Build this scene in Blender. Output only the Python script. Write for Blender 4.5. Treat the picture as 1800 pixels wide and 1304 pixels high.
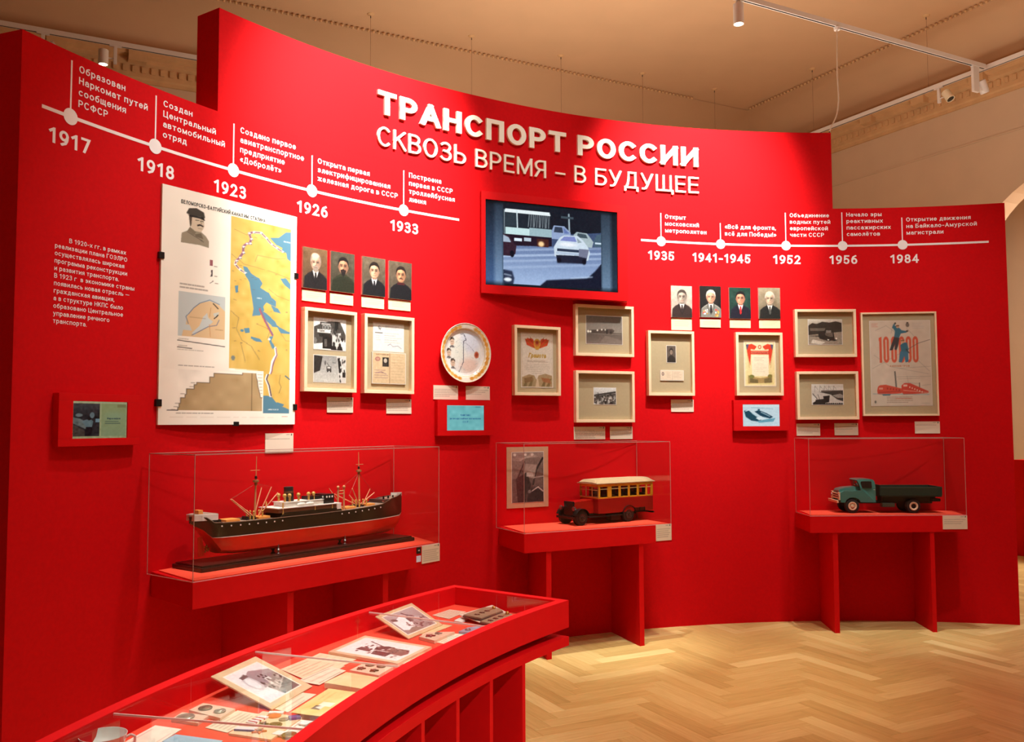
import bpy, bmesh, math, random
import numpy as np
from mathutils import Vector, Matrix

# ------------------------------------------------------------------ camera, light, exposure
SC = bpy.context.scene
COL = SC.collection
for o in list(bpy.data.objects):
    bpy.data.objects.remove(o)
random.seed(7)
rng = np.random.default_rng(11)

cam_d = bpy.data.cameras.new('camera')
cam_d.sensor_width = 36.0
cam_d.lens = 1558.74 / 1800 * 36.0
cam_d.clip_start = 0.05
cam_d.clip_end = 100
cam = bpy.data.objects.new('camera', cam_d)
COL.objects.link(cam)
PIT, ROLL = 0.059418, -0.0036453
_f = Vector((0, math.cos(PIT), math.sin(PIT)))
_u = Vector((0, -math.sin(PIT), math.cos(PIT)))
_r = Vector((1, 0, 0))
_rt = _r * math.cos(ROLL) + _u * math.sin(ROLL)
_up = -_r * math.sin(ROLL) + _u * math.cos(ROLL)
M = Matrix.Identity(4)
for i in range(3):
    M[i][0] = _rt[i]; M[i][1] = _up[i]; M[i][2] = -_f[i]
M[2][3] = 1.55
cam.matrix_world = M
SC.camera = cam

SC.view_settings.view_transform = 'Standard'
SC.view_settings.look = 'None'
SC.view_settings.gamma = 1.0
SC.view_settings.exposure = 0.45
SC.view_settings.use_curve_mapping = False
SC.render.engine = 'CYCLES'
SC.cycles.max_bounces = 8
SC.cycles.transparent_max_bounces = 24
SC.cycles.sample_clamp_indirect = 4.0
SC.cycles.caustics_reflective = False
SC.cycles.caustics_refractive = False

w = bpy.data.worlds.new('world')
SC.world = w
w.use_nodes = True
w.node_tree.nodes['Background'].inputs[0].default_value = (1.0, 0.80, 0.62, 1)
w.node_tree.nodes['Background'].inputs[1].default_value = 0.05

def light_area(loc, size, power, col, rot=(0, 0, 0), sy=None):
    d = bpy.data.lights.new('area_fill', 'AREA')
    d.energy = power; d.color = col; d.size = size
    if sy:
        d.shape = 'RECTANGLE'; d.size_y = sy
    o = bpy.data.objects.new('area_fill', d)
    o.location = loc; o.rotation_euler = rot
    COL.objects.link(o)
    return o

def light_spot(loc, target, power, ang, blend, col, size=0.06):
    d = bpy.data.lights.new('track_and_fill_lamp', 'SPOT')
    d.energy = power; d.color = col; d.spot_size = math.radians(ang)
    d.spot_blend = blend; d.shadow_soft_size = size
    o = bpy.data.objects.new('track_and_fill_lamp', d)
    o.location = loc
    v = Vector(target) - Vector(loc)
    o.rotation_euler = v.to_track_quat('-Z', 'Y').to_euler()
    COL.objects.link(o)
    return o

# the curved wall: a cylinder about CX, CY; u = degrees clockwise from +Y
CX, CY, R = 2.5812, 2.04694, 5.00547
H1 = 3.27
def cylp(u, r, z=0.0):
    a = math.radians(u)
    return Vector((CX + r * math.sin(a), CY + r * math.cos(a), z))

WARM = (1.0, 1.0, 0.96)
WHITE = (1.0, 1.0, 0.97)
# gallery spots on the tracks over the visitors' heads, a good step in front of the wall
for (u, tz, p, ang, dist) in ((-45, 3.7, 1700, 46, 1.75), (-13, 3.6, 1550, 46, 1.75), (-30, 2.8, 120, 56, 1.7),
                              (-55, 2.4, 230, 52, 1.5), (0, 2.2, 70, 60, 1.6),
                              (-53, 1.6, 210, 52, 2.7), (-26, 1.5, 130, 52, 2.7), (5, 1.5, 200, 52, 2.7)):  # lower row added as fill for the table fronts
    light_spot(cylp(u, R - dist, 5.45), cylp(u, R, tz - 0.3), p, ang, 1.0, WARM)
# one narrow spot over each glass case
for (u, r_, p) in ((-52.5, 1.0, 700), (-25.5, 1.0, 620), (2.0, 1.0, 380)):
    light_spot(cylp(u - 5, R - r_, 5.45), cylp(u, R - .28, .9), p, 23, 0.9, WHITE, 0.04)
# spots on the vitrine and the floor
light_spot((0.3, 4.0, 5.4), (-0.45, 3.2, 0.75), 420, 36, 0.8, WHITE)
light_spot((-0.6, 1.9, 5.4), (-0.75, 2.4, 0.75), 300, 36, 0.8, WHITE)
light_spot((3.0, -0.6, 5.4), (0.05, 3.0, 0.55), 950, 24, 0.8, WHITE)  # fill added from the viewer side to brighten the vitrine front
light_spot((1.5, 4.9, 5.4), (1.15, 5.6, 0), 420, 36, 1.0, (1.0, 0.93, 0.74))
# general light: unseen area fills added over the hall and behind the exhibition wall
light_area((1.5, 0.0, 6.3), 5.0, 40, WARM)
light_area((1.0, 9.0, 3.2), 4.0, 110, (1.0, 0.84, 0.66), (math.pi, 0, -0.5), 1.2)
light_area((5.2, 7.6, 2.6), 1.0, 50, (1.0, 0.86, 0.70), (math.pi, 0, 0.4), 2.0)
light_area((8.3, 9.9, 4.8), 1.6, 260, (1.0, 0.88, 0.74))  # added fill, brightens the space beyond the arch
light_area((0.0, 0.5, 4.6), 4.0, 70, (1.0, 0.80, 0.60), (math.pi, 0, 0), 3.0)  # upward fill added above the camera to brighten the ceiling

# ------------------------------------------------------------------ object helpers
def tag(o, label=None, cat=None, group=None, kind=None):
    if label: o['label'] = label
    if cat: o['category'] = cat
    if group: o['group'] = group
    if kind: o['kind'] = kind
    return o

def empty(name, loc=(0, 0, 0), rz=0.0, label=None, cat=None, group=None, kind=None):
    o = bpy.data.objects.new(name, None)
    o.empty_display_size = 0.05
    o.location = loc
    o.rotation_euler = (0, 0, rz)
    COL.objects.link(o)
    return tag(o, label, cat, group, kind)

def mesh_obj(name, verts, faces, mat, parent=None, smooth=False, fmats=None):
    me = bpy.data.meshes.new(name)
    me.from_pydata([tuple(v) for v in verts], [], faces)
    for m in (mat if isinstance(mat, (list, tuple)) else [mat]):
        me.materials.append(m)
    if fmats is not None:
        me.polygons.foreach_set('material_index', fmats)
    if smooth:
        me.polygons.foreach_set('use_smooth', [True] * len(me.polygons))
    me.update()
    o = bpy.data.objects.new(name, me)
    COL.objects.link(o)
    if parent: o.parent = parent
    return o

class MB:
    def __init__(s):
        s.v = []; s.f = []; s.m = []
    def add(s, vs, fs, mi=0):
        n = len(s.v)
        s.v += [Vector(v) for v in vs]
        s.f += [tuple(i + n for i in f) for f in fs]
        s.m += [mi] * len(fs)
        return s
    def box(s, x0, x1, y0, y1, z0, z1, mi=0, M=None):
        vs = [Vector(p) for p in ((x0, y0, z0), (x1, y0, z0), (x1, y1, z0), (x0, y1, z0), (x0, y0, z1), (x1, y0, z1), (x1, y1, z1), (x0, y1, z1))]
        if M is not None: vs = [M @ v for v in vs]
        return s.add(vs, [(0, 3, 2, 1), (4, 5, 6, 7), (0, 1, 5, 4), (1, 2, 6, 5), (2, 3, 7, 6), (3, 0, 4, 7)], mi)
    def bbox(s, x0, x1, y0, y1, z0, z1, b=0.004, mi=0):
        """box with chamfered edges all round"""
        bm = bmesh.new()
        bmesh.ops.create_cube(bm, size=1)
        for v in bm.verts:
            v.co = Vector(((x0 + x1) / 2 + v.co.x * (x1 - x0), (y0 + y1) / 2 + v.co.y * (y1 - y0), (z0 + z1) / 2 + v.co.z * (z1 - z0)))
        bmesh.ops.bevel(bm, geom=bm.edges[:], offset=b, segments=2, affect='EDGES', profile=0.6)
        bm.verts.index_update()
        s.add([v.co.copy() for v in bm.verts], [tuple(v.index for v in f.verts) for f in bm.faces], mi)
        bm.free()
        return s
    def prism(s, poly, z0, z1, mi=0):
        n = len(poly)
        vs = [(p[0], p[1], z0) for p in poly] + [(p[0], p[1], z1) for p in poly]
        fs = [tuple(range(n))[::-1], tuple(range(n, 2 * n))] + [(i, (i + 1) % n, n + (i + 1) % n, n + i) for i in range(n)]
        return s.add(vs, fs, mi)
    def prism_y(s, poly, y0, y1, mi=0):
        """poly in x,z extruded along y"""
        n = len(poly)
        vs = [(p[0], y0, p[1]) for p in poly] + [(p[0], y1, p[1]) for p in poly]
        fs = [tuple(range(n)), tuple(range(n, 2 * n))[::-1]] + [(i, n + i, n + (i + 1) % n, (i + 1) % n) for i in range(n)]
        return s.add(vs, fs, mi)
    def cone(s, p0, p1, r0, r1, n=12, mi=0, caps=True):
        p0 = Vector(p0); p1 = Vector(p1)
        d = (p1 - p0).normalized()
        a = d.orthogonal().normalized(); b = d.cross(a)
        vs = []
        for p, r in ((p0, r0), (p1, r1)):
            for i in range(n):
                t = 2 * math.pi * i / n
                vs.append(p + (a * math.cos(t) + b * math.sin(t)) * r)
        fs = [(i, (i + 1) % n, n + (i + 1) % n, n + i) for i in range(n)]
        if caps: fs += [tuple(range(n))[::-1], tuple(range(n, 2 * n))]
        return s.add(vs, fs, mi)
    def tube(s, pts, r, n=6, mi=0):
        for a, b in zip(pts[:-1], pts[1:]):
            s.cone(a, b, r, r, n, mi)
        return s
    def lathe(s, prof, c, axis=(0, 0, 1), n=24, mi=0, cap=True):
        """prof: (radius, height) list, about axis through c"""
        c = Vector(c); d = Vector(axis).normalized()
        a = d.orthogonal().normalized(); b = d.cross(a)
        vs = []
        for r, h in prof:
            for i in range(n):
                t = 2 * math.pi * i / n
                vs.append(c + d * h + (a * math.cos(t) + b * math.sin(t)) * r)
        fs = []
        for k in range(len(prof) - 1):
            for i in range(n):
                j = (i + 1) % n
                fs.append((k * n + i, k * n + j, (k + 1) * n + j, (k + 1) * n + i))
        fs.append(tuple(range(n))[::-1])
        if cap: fs.append(tuple(range((len(prof) - 1) * n, len(prof) * n)))
        return s.add(vs, fs, mi)
    def ball(s, c, r, n=10, mi=0, sz=1.0):
        k = max(4, n // 2)
        prof = [(max(1e-4, r * math.sin(math.pi * i / k)), -r * sz * math.cos(math.pi * i / k)) for i in range(k + 1)]
        return s.lathe(prof, c, n=n, mi=mi)
    def arc(s, c, r0, r1, u0, u1, z0, z1, seg=40, mi=0, ztop=None):
        """curved slab between radii r0 < r1, angles u0..u1 (deg clockwise from +Y)"""
        vs = []
        for i in range(seg + 1):
            u = math.radians(u0 + (u1 - u0) * i / seg)
            zt = z1 if ztop is None else ztop(math.degrees(u))
            for r, z in ((r0, z0), (r1, z0), (r1, zt), (r0, zt)):
                vs.append((c[0] + r * math.sin(u), c[1] + r * math.cos(u), z))
        fs = []
        for i in range(seg):
            a = i * 4; b = a + 4
            for k in range(4):
                fs.append((a + k, b + k, b + (k + 1) % 4, a + (k + 1) % 4))
        fs += [(0, 1, 2, 3), tuple(seg * 4 + k for k in (3, 2, 1, 0))]
        return s.add(vs, fs, mi)
    def build(s, name, mat, parent=None, smooth=False):
        o = mesh_obj(name, s.v, s.f, mat, parent, False, s.m)
        bm = bmesh.new(); bm.from_mesh(o.data)
        bmesh.ops.recalc_face_normals(bm, faces=bm.faces)
        if smooth:
            for f in bm.faces: f.smooth = True
            for e in bm.edges:
                if len(e.link_faces) == 2 and e.calc_face_angle(0) > math.radians(38): e.smooth = False
        bm.to_mesh(o.data); bm.free()
        return o

def copy_tree(o, parent=None):
    kids = list(o.children)
    c = o.copy(); COL.objects.link(c)
    if parent: c.parent = parent
    for k in kids: copy_tree(k, c)
    return c

# ------------------------------------------------------------------ materials
def lin(c):
    """sRGB 0-255 -> linear"""
    return tuple(((x / 255) / 12.92 if x / 255 <= 0.04045 else ((x / 255 + 0.055) / 1.055) ** 2.4) for x in c)

def mat(name, rgb, rough=0.5, metal=0.0, var=0.06, scale=30.0, bump=0.0, spec=0.5, emit=0.0, linear=False, coat=0.0):
    m = bpy.data.materials.new(name); m.use_nodes = True
    nt = m.node_tree; b = nt.nodes['Principled BSDF']
    c = rgb if linear else lin(rgb)
    tc = nt.nodes.new('ShaderNodeTexCoord'); nz = nt.nodes.new('ShaderNodeTexNoise')
    nz.inputs['Scale'].default_value = scale; nz.inputs['Detail'].default_value = 4
    nt.links.new(tc.outputs['Object'], nz.inputs['Vector'])
    rp = nt.nodes.new('ShaderNodeValToRGB')
    rp.color_ramp.elements[0].position = 0.3; rp.color_ramp.elements[1].position = 0.7
    rp.color_ramp.elements[0].color = (*[x * (1 - var) for x in c], 1)
    rp.color_ramp.elements[1].color = (*[min(1, x * (1 + var)) for x in c], 1)
    nt.links.new(nz.outputs['Fac'], rp.inputs[0]); nt.links.new(rp.outputs[0], b.inputs['Base Color'])
    b.inputs['Roughness'].default_value = rough; b.inputs['Metallic'].default_value = metal
    b.inputs['Specular IOR Level'].default_value = spec
    b.inputs['Coat Weight'].default_value = coat
    if bump:
        bp = nt.nodes.new('ShaderNodeBump'); bp.inputs['Strength'].default_value = bump; bp.inputs['Distance'].default_value = 0.002
        nt.links.new(nz.outputs['Fac'], bp.inputs['Height']); nt.links.new(bp.outputs[0], b.inputs['Normal'])
    if emit:
        nt.links.new(rp.outputs[0], b.inputs['Emission Color']); b.inputs['Emission Strength'].default_value = emit
    return m

def mat_print(name, emit=0.0, rough=0.55, base=1.0):
    """flat print or screen: the colour comes from the mesh's painted colour attribute"""
    m = bpy.data.materials.new(name); m.use_nodes = True
    nt = m.node_tree; b = nt.nodes['Principled BSDF']
    at = nt.nodes.new('ShaderNodeVertexColor'); at.layer_name = 'Col'
    mx = nt.nodes.new('ShaderNodeVectorMath'); mx.operation = 'SCALE'; mx.inputs['Scale'].default_value = base
    nt.links.new(at.outputs[0], mx.inputs[0]); nt.links.new(mx.outputs[0], b.inputs['Base Color'])
    b.inputs['Roughness'].default_value = rough; b.inputs['Specular IOR Level'].default_value = 0.35
    if emit:
        nt.links.new(at.outputs[0], b.inputs['Emission Color']); b.inputs['Emission Strength'].default_value = emit
    return m

def mat_glass(name, tint=(0.985, 0.99, 0.985), f0=0.03):
    """thin clear pane: transparent, with a mirror share that grows toward grazing (Schlick)"""
    m = bpy.data.materials.new(name); m.use_nodes = True
    nt = m.node_tree; nt.nodes.clear(); N = nt.nodes.new; L = nt.links.new
    out = N('ShaderNodeOutputMaterial'); mix = N('ShaderNodeMixShader')
    tr = N('ShaderNodeBsdfTransparent'); gl = N('ShaderNodeBsdfGlossy'); lw = N('ShaderNodeLayerWeight')
    lw.inputs['Blend'].default_value = 0.5
    pw = N('ShaderNodeMath'); pw.operation = 'POWER'; pw.inputs[1].default_value = 5.0
    ma = N('ShaderNodeMath'); ma.operation = 'MULTIPLY_ADD'; ma.inputs[1].default_value = 0.5; ma.inputs[2].default_value = f0
    tr.inputs[0].default_value = (*tint, 1); gl.inputs['Roughness'].default_value = 0.015
    L(lw.outputs['Facing'], pw.inputs[0]); L(pw.outputs[0], ma.inputs[0]); L(ma.outputs[0], mix.inputs[0])
    L(tr.outputs[0], mix.inputs[1]); L(gl.outputs[0], mix.inputs[2]); L(mix.outputs[0], out.inputs[0])
    return m

RED = mat('red_painted_panel', (0.60, 0.0012, 0.0040), 0.75, var=0.05, scale=55, bump=0.25, spec=0.12, linear=True)
REDP = mat('red_painted_furniture', (0.62, 0.0010, 0.0030), 0.65, var=0.03, scale=20, spec=0.15, linear=True)
REDF = mat('red_felt', (0.86, 0.085, 0.045), 0.9, var=0.05, scale=200, bump=0.4, spec=0.1, linear=True)
WHT = mat('white_vinyl', (244, 240, 238), 0.45, var=0.01)
LTR = mat('white_acrylic', (248, 244, 226), 0.35, var=0.01)
MAPLE = mat('pale_maple', (236, 205, 168), 0.45, var=0.05, scale=12)
MATB = mat('grey_beige_mount', (182, 161, 126), 0.85, var=0.03, scale=60)
CREAM = mat('cream_card', (226, 203, 172), 0.7, var=0.02)
EDGEW = mat('white_board_edge', (225, 215, 205), 0.6, var=0.02)
BLK = mat('black_plastic', (14, 12, 12), 0.4, var=0.1)
PLASTER = mat('beige_plaster', (208, 182, 156), 0.85, var=0.03, scale=2.5)
PLASTERD = mat('ochre_plaster_relief', (206, 166, 122), 0.85, var=0.08, scale=6)
CEILM = mat('ceiling_plaster', (206, 168, 132), 0.85, var=0.03, scale=1.5)
TRKW = mat('white_lacquered_metal', (215, 208, 205), 0.4, var=0.01)
DARKM = mat('dark_slot', (30, 27, 26), 0.5)
CAN = mat('cream_lamp_can', (226, 214, 188), 0.4, var=0.01)
GLASS = mat_glass('clear_glass')
GEDGE = mat('glass_edge', (196, 150, 142), 0.15, var=0.02, spec=0.8)
LAMPE = mat('lamp_lens', (255, 244, 214), 0.4, emit=9.0)
PRT = mat_print('printed_paper')
SCRM = mat_print('lit_screen', emit=0.55, rough=0.2, base=0.1)
SCRD = mat_print('dim_lit_screen', emit=0.30, rough=0.2, base=0.1)
TVM = mat_print('television_picture', emit=0.8, rough=0.18, base=0.05)
WOODB = mat('dark_walnut_base', (44, 22, 16), 0.3, var=0.2, scale=25)
BRASS = mat('brass', (196, 160, 80), 0.3, metal=1.0)
STEEL = mat('steel', (170, 170, 172), 0.28, metal=1.0)
# ------------------------------------------------------------------ painted pictures
class Cv:
    """a small painter: shapes on a grid, handed to a mesh as one colour per grid point"""
    def __init__(s, W, H, c):
        s.W, s.H = W, H
        s.a = np.ones((H, W, 3)) * (np.array(c, float) / 255)
        s.yy, s.xx = np.mgrid[0:H, 0:W] + 0.5
    def _bb(s, x0, y0, x1, y1):
        return max(0, int(x0) - 1), max(0, int(y0) - 1), min(s.W, int(x1) + 3), min(s.H, int(y1) + 3)
    def cover(s, pts, out, bb):
        x0, y0, x1, y1 = bb
        if x1 <= x0 or y1 <= y0: return
        SS = 3
        off = (np.arange(SS) + 0.5) / SS
        xs = (np.arange(x0, x1)[:, None] + off).ravel(); ys = (np.arange(y0, y1)[:, None] + off).ravel()
        X, Y = np.meshgrid(xs, ys)
        ins = np.zeros(X.shape, bool)
        n = len(pts)
        for i in range(n):
            ax, ay = pts[i]; bx, by = pts[(i + 1) % n]
            if ay == by: continue
            c = ((ay > Y) != (by > Y)) & (X < (bx - ax) * (Y - ay) / (by - ay) + ax)
            ins ^= c
        k = ins.reshape(y1 - y0, SS, x1 - x0, SS).mean(axis=(1, 3))
        out[y0:y1, x0:x1] += k
    def mix(s, m, c, al=1.0):
        m = np.clip(m, 0, 1)[..., None] * al
        s.a = s.a * (1 - m) + (np.array(c, float) / 255) * m
        return s
    def poly(s, pts, c, al=1.0):
        m = np.zeros((s.H, s.W))
        xs = [p[0] for p in pts]; ys = [p[1] for p in pts]
        s.cover(pts, m, s._bb(min(xs), min(ys), max(xs), max(ys)))
        return s.mix(m, c, al)
    def rect(s, x0, y0, x1, y1, c, al=1.0):
        return s.poly([(x0, y0), (x1, y0), (x1, y1), (x0, y1)], c, al)
    def ell(s, cx, cy, rx, ry, c, al=1.0, soft=1.0, ang=0):
        t = math.radians(ang)
        X = (s.xx - cx) * math.cos(t) + (s.yy - cy) * math.sin(t); Y = -(s.xx - cx) * math.sin(t) + (s.yy - cy) * math.cos(t)
        d = (np.sqrt((X / rx) ** 2 + (Y / ry) ** 2) - 1) * min(rx, ry)
        return s.mix(0.5 - d / soft, c, al)
    def line(s, pts, wd, c, al=1.0):
        m = np.zeros((s.H, s.W))
        for (ax, ay), (bx, by) in zip(pts[:-1], pts[1:]):
            dx, dy = bx - ax, by - ay
            L = dx * dx + dy * dy + 1e-9
            t = np.clip(((s.xx - ax) * dx + (s.yy - ay) * dy) / L, 0, 1)
            d = np.hypot(s.xx - ax - t * dx, s.yy - ay - t * dy)
            m = np.maximum(m, np.clip(wd / 2 + 0.5 - d, 0, min(1, wd + 0.2)))
        return s.mix(m, c, al)
    def noise(s, amp, sc=4, seed=1, box=None):
        g = np.random.default_rng(seed).normal(size=(int(s.H / sc) + 3, int(s.W / sc) + 3))
        Y = np.arange(s.H) / sc; X = np.arange(s.W) / sc
        yi = Y.astype(int); xi = X.astype(int); fy = (Y - yi)[:, None]; fx = (X - xi)[None]
        n = (g[yi][:, xi] * (1 - fy) * (1 - fx) + g[yi + 1][:, xi] * fy * (1 - fx) + g[yi][:, xi + 1] * (1 - fy) * fx + g[yi + 1][:, xi + 1] * fy * fx)
        k = n[..., None] * amp / 255
        if box:
            x0, y0, x1, y1 = [int(v) for v in box]
            s.a[y0:y1, x0:x1] += k[y0:y1, x0:x1]
        else: s.a = s.a + k
        s.a = np.clip(s.a, 0, 1)
        return s
    def blur(s, r=1, box=None):
        a = s.a
        p = np.pad(a, ((r, r), (r, r), (0, 0)), 'edge')
        o = sum(p[i:i + s.H] for i in range(2 * r + 1)) / (2 * r + 1)
        o = sum(o[:, i:i + s.W] for i in range(2 * r + 1)) / (2 * r + 1)
        if box:
            x0, y0, x1, y1 = [int(v) for v in box]
            s.a[y0:y1, x0:x1] = o[y0:y1, x0:x1]
        else: s.a = o
        return s
    def grad(s, x0, y0, x1, y1, ca, cb, vert=True, al=1.0):
        x0, y0, x1, y1 = int(x0), int(y0), int(x1), int(y1)
        t = (np.linspace(0, 1, y1 - y0)[:, None, None] if vert else np.linspace(0, 1, x1 - x0)[None, :, None])
        g = (np.array(ca) * (1 - t) + np.array(cb) * t) / 255 * np.ones((y1 - y0, x1 - x0, 3))
        s.a[y0:y1, x0:x1] = s.a[y0:y1, x0:x1] * (1 - al) + g * al
        return s
    def rows(s, x0, y0, x1, y1, n, c, wd=0.7, al=0.6, seed=3):
        """lines of print too small to read"""
        r = random.Random(seed)
        for i in range(n):
            y = y0 + (y1 - y0) * (i / max(1, n - 1)); x = x0
            end = x1 - (r.random() * 0.35 * (x1 - x0) if (i == n - 1 or r.random() < .25) else 0)
            while x < end:
                w_ = min(r.uniform(0.04, 0.16) * (x1 - x0), end - x)
                s.line([(x, y), (x + w_, y)], wd, c, al)
                x += w_ + 0.03 * (x1 - x0)
        return s
    def text(s, t, x, y, h, c, wfit=None, off=0.16, slant=0.0, al=1.0):
        """baseline at y, cap height h"""
        V, F, cap, W_ = text_arr(t, off)
        k = h / cap; kx = k if wfit is None else wfit / W_
        m = np.zeros((s.H, s.W))
        for f in F:
            P = [(x + V[i][0] * kx + V[i][1] * k * slant, y - V[i][1] * k) for i in f]
            xs = [p[0] for p in P]; ys = [p[1] for p in P]
            s.cover(P, m, s._bb(min(xs), min(ys), max(xs), max(ys)))
        return s.mix(m, c, al)

# ---- lettering: every character is drawn as strokes of one weight (cap height 1, small letters XH)
XH = 0.745
def EL(cx, cy, rx, ry, a0, a1, n=None):
    n = n or max(6, int(abs(a1 - a0) / 18))
    return [(cx + rx * math.cos(math.radians(a0 + (a1 - a0) * i / n)), cy + ry * math.sin(math.radians(a0 + (a1 - a0) * i / n))) for i in range(n + 1)]
def glyph_table():
    G = {}
    def g(ch, w, *st): G[ch] = (w, st)
    g('А', .56, [(0, 0), (.28, 1)], [(.28, 1), (.56, 0)], [(.1, .3), (.46, .3)])
    g('Б', .48, [(.45, 1), (0, 1), (0, 0), (.24, 0)] + EL(.24, .285, .24, .285, -90, 90) + [(0, .57)])
    g('В', .48, [(0, 0), (0, 1), (.23, 1)] + EL(.23, .765, .21, .235, 90, -90) + [(0, .53)], [(.2, .53)] + EL(.24, .265, .24, .265, 90, -90) + [(0, 0)])
    g('Г', .42, [(0, 0), (0, 1), (.42, 1)])
    g('Д', .62, [(0, -.17), (0, 0), (.62, 0), (.62, -.17)], [(.52, 0), (.52, 1), (.18, 1), (.17, .55), (.13, .25), (.07, 0)])
    g('Е', .42, [(.42, 1), (0, 1), (0, 0), (.42, 0)], [(0, .52), (.38, .52)])
    g('Ж', .76, [(.38, 0), (.38, 1)], [(0, 1), (.36, .5)], [(.36, .5), (0, 0)], [(.76, 1), (.4, .5)], [(.4, .5), (.76, 0)])
    g('З', .46, EL(.21, .765, .21, .235, 145, -90) + [(.14, .53)], [(.14, .53)] + EL(.21, .265, .24, .265, 90, -145))
    g('И', .50, [(0, 0), (0, 1)], [(0, .02), (.5, .98)], [(.5, 1), (.5, 0)])
    g('Й', .50, [(0, 0), (0, 1)], [(0, .02), (.5, .98)], [(.5, 1), (.5, 0)], EL(.25, 1.3, .14, .11, 190, 350))
    g('К', .48, [(0, 0), (0, 1)], [(.46, 1), (0, .42)], [(.16, .6), (.49, 0)])
    g('Л', .52, [(.52, 0), (.52, 1), (.17, 1), (.165, .5), (.13, .13), (.06, .0), (0, 0)])
    g('М', .66, [(0, 0), (0, 1)], [(0, 1), (.33, .08)], [(.33, .08), (.66, 1)], [(.66, 1), (.66, 0)])
    g('Н', .50, [(0, 0), (0, 1)], [(.5, 0), (.5, 1)], [(0, .52), (.5, .52)])
    g('О', .56, EL(.28, .5, .28, .5, 0, 360, 24))
    g('П', .50, [(0, 0), (0, 1), (.5, 1), (.5, 0)])
    g('Р', .46, [(0, 0), (0, 1), (.22, 1)] + EL(.22, .72, .24, .28, 90, -90) + [(0, .44)])
    g('С', .52, EL(.28, .5, .28, .5, 48, 312, 18))
    g('Т', .50, [(0, 1), (.5, 1)], [(.25, 1), (.25, 0)])
    g('У', .52, [(0, 1), (.27, .3)], [(.52, 1), (.26, .2), (.2, .06), (.12, 0), (.04, 0)])
    g('Ф', .66, [(.33, 0), (.33, 1)], EL(.33, .52, .33, .34, 0, 360, 24))
    g('Х', .52, [(0, 0), (.52, 1)], [(0, 1), (.52, 0)])
    g('Ц', .56, [(0, 1), (0, 0), (.5, 0), (.59, 0), (.59, -.17)], [(.5, 0), (.5, 1)])
    g('Ч', .46, [(0, 1), (0, .62), (.05, .48), (.15, .43), (.46, .43)], [(.46, 1), (.46, 0)])
    g('Ш', .70, [(0, 1), (0, 0), (.7, 0), (.7, 1)], [(.35, 0), (.35, 1)])
    g('Щ', .76, [(0, 1), (0, 0), (.7, 0), (.79, 0), (.79, -.17)], [(.35, 0), (.35, 1)], [(.7, 0), (.7, 1)])
    g('Ъ', .58, [(0, 1), (.14, 1), (.14, 0), (.34, 0)] + EL(.34, .28, .24, .28, -90, 90) + [(.14, .56)])
    g('Ы', .66, [(0, 1), (0, 0), (.2, 0)] + EL(.2, .28, .22, .28, -90, 90) + [(0, .56)], [(.66, 0), (.66, 1)])
    g('Ь', .46, [(0, 1), (0, 0), (.22, 0)] + EL(.22, .28, .24, .28, -90, 90) + [(0, .56)])
    g('Э', .52, EL(.24, .5, .28, .5, 135, -135, 18), [(.16, .52), (.5, .52)])
    g('Ю', .74, [(0, 0), (0, 1)], [(0, .5), (.2, .5)], EL(.46, .5, .28, .5, 0, 360, 24))
    g('Я', .46, [(.46, 0), (.46, 1), (.24, 1)] + EL(.24, .72, .24, .28, 90, 270) + [(.46, .44)], [(.2, .44), (0, 0)])
    g('0', .42, EL(.21, .5, .21, .5, 0, 360, 24)); g('1', .30, [(.0, .80), (.22, 1), (.22, 0)])
    g('2', .44, EL(.21, .72, .2, .28, 165, -35) + [(.02, 0), (.44, 0)])
    g('3', .42, EL(.19, .765, .2, .235, 145, -90) + [(.13, .53)], [(.13, .53)] + EL(.19, .265, .22, .265, 90, -145))
    g('4', .46, [(.34, 0), (.34, 1), (.0, .28), (.46, .28)]); g('5', .42, [(.4, 1), (.06, 1), (.03, .52), (.1, .6)] + EL(.19, .31, .21, .31, 100, -145))
    g('6', .43, EL(.215, .31, .21, .31, 0, 360, 20), [(.005, .33), (.03, .62), (.12, .86), (.33, 1)]); g('7', .42, [(0, 1), (.42, 1), (.14, 0)])
    g('8', .42, EL(.21, .75, .18, .25, 0, 360, 20), EL(.21, .27, .21, .27, 0, 360, 20)); g('9', .43, EL(.215, .69, .21, .31, 0, 360, 20), [(.425, .67), (.4, .38), (.31, .14), (.1, 0)])
    g('-', .26, [(0, .38), (.26, .38)]); g('–', .40, [(0, .38), (.4, .38)]); g('—', .70, [(0, .38), (.7, .38)])
    g('.', .0, [(0, 0), (0, .001)]); g(',', .0, [(0, .02), (-.06, -.14)]); g('!', .0, [(0, .34), (0, 1)], [(0, 0), (0, .001)])
    g('«', .34, [(.15, .62), (0, .36), (.15, .1)], [(.34, .62), (.19, .36), (.34, .1)]); g('»', .34, [(0, .62), (.15, .36), (0, .1)], [(.19, .62), (.34, .36), (.19, .1)])
    L = {}
    for lo, up in zip('вгджзийклмноптхцчшщъыьэюя', 'ВГДЖЗИЙКЛМНОПТХЦЧШЩЪЫЬЭЮЯ'):
        w_, st = G[up]; k = .80
        L[lo] = (w_ * k, [[(x * k, y) for x, y in s_] for s_ in st])
    def l(ch, w, *st): L[ch] = (w, st)
    l('с', .40, EL(.22, .5, .22, .5, 50, 310, 16))
    l('а', .38, [(.38, 0), (.38, .62)] + EL(.2, .64, .18, .36, 0, 155), [(.38, .58), (.2, .58)] + EL(.17, .29, .17, .29, 90, 270) + [(.26, .03), (.38, .2)])
    l('б', .42, EL(.21, .46, .21, .46, 0, 360, 20), [(0, .5), (.02, .9), (.09, 1.12), (.24, 1.21), (.4, 1.27)])
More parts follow.
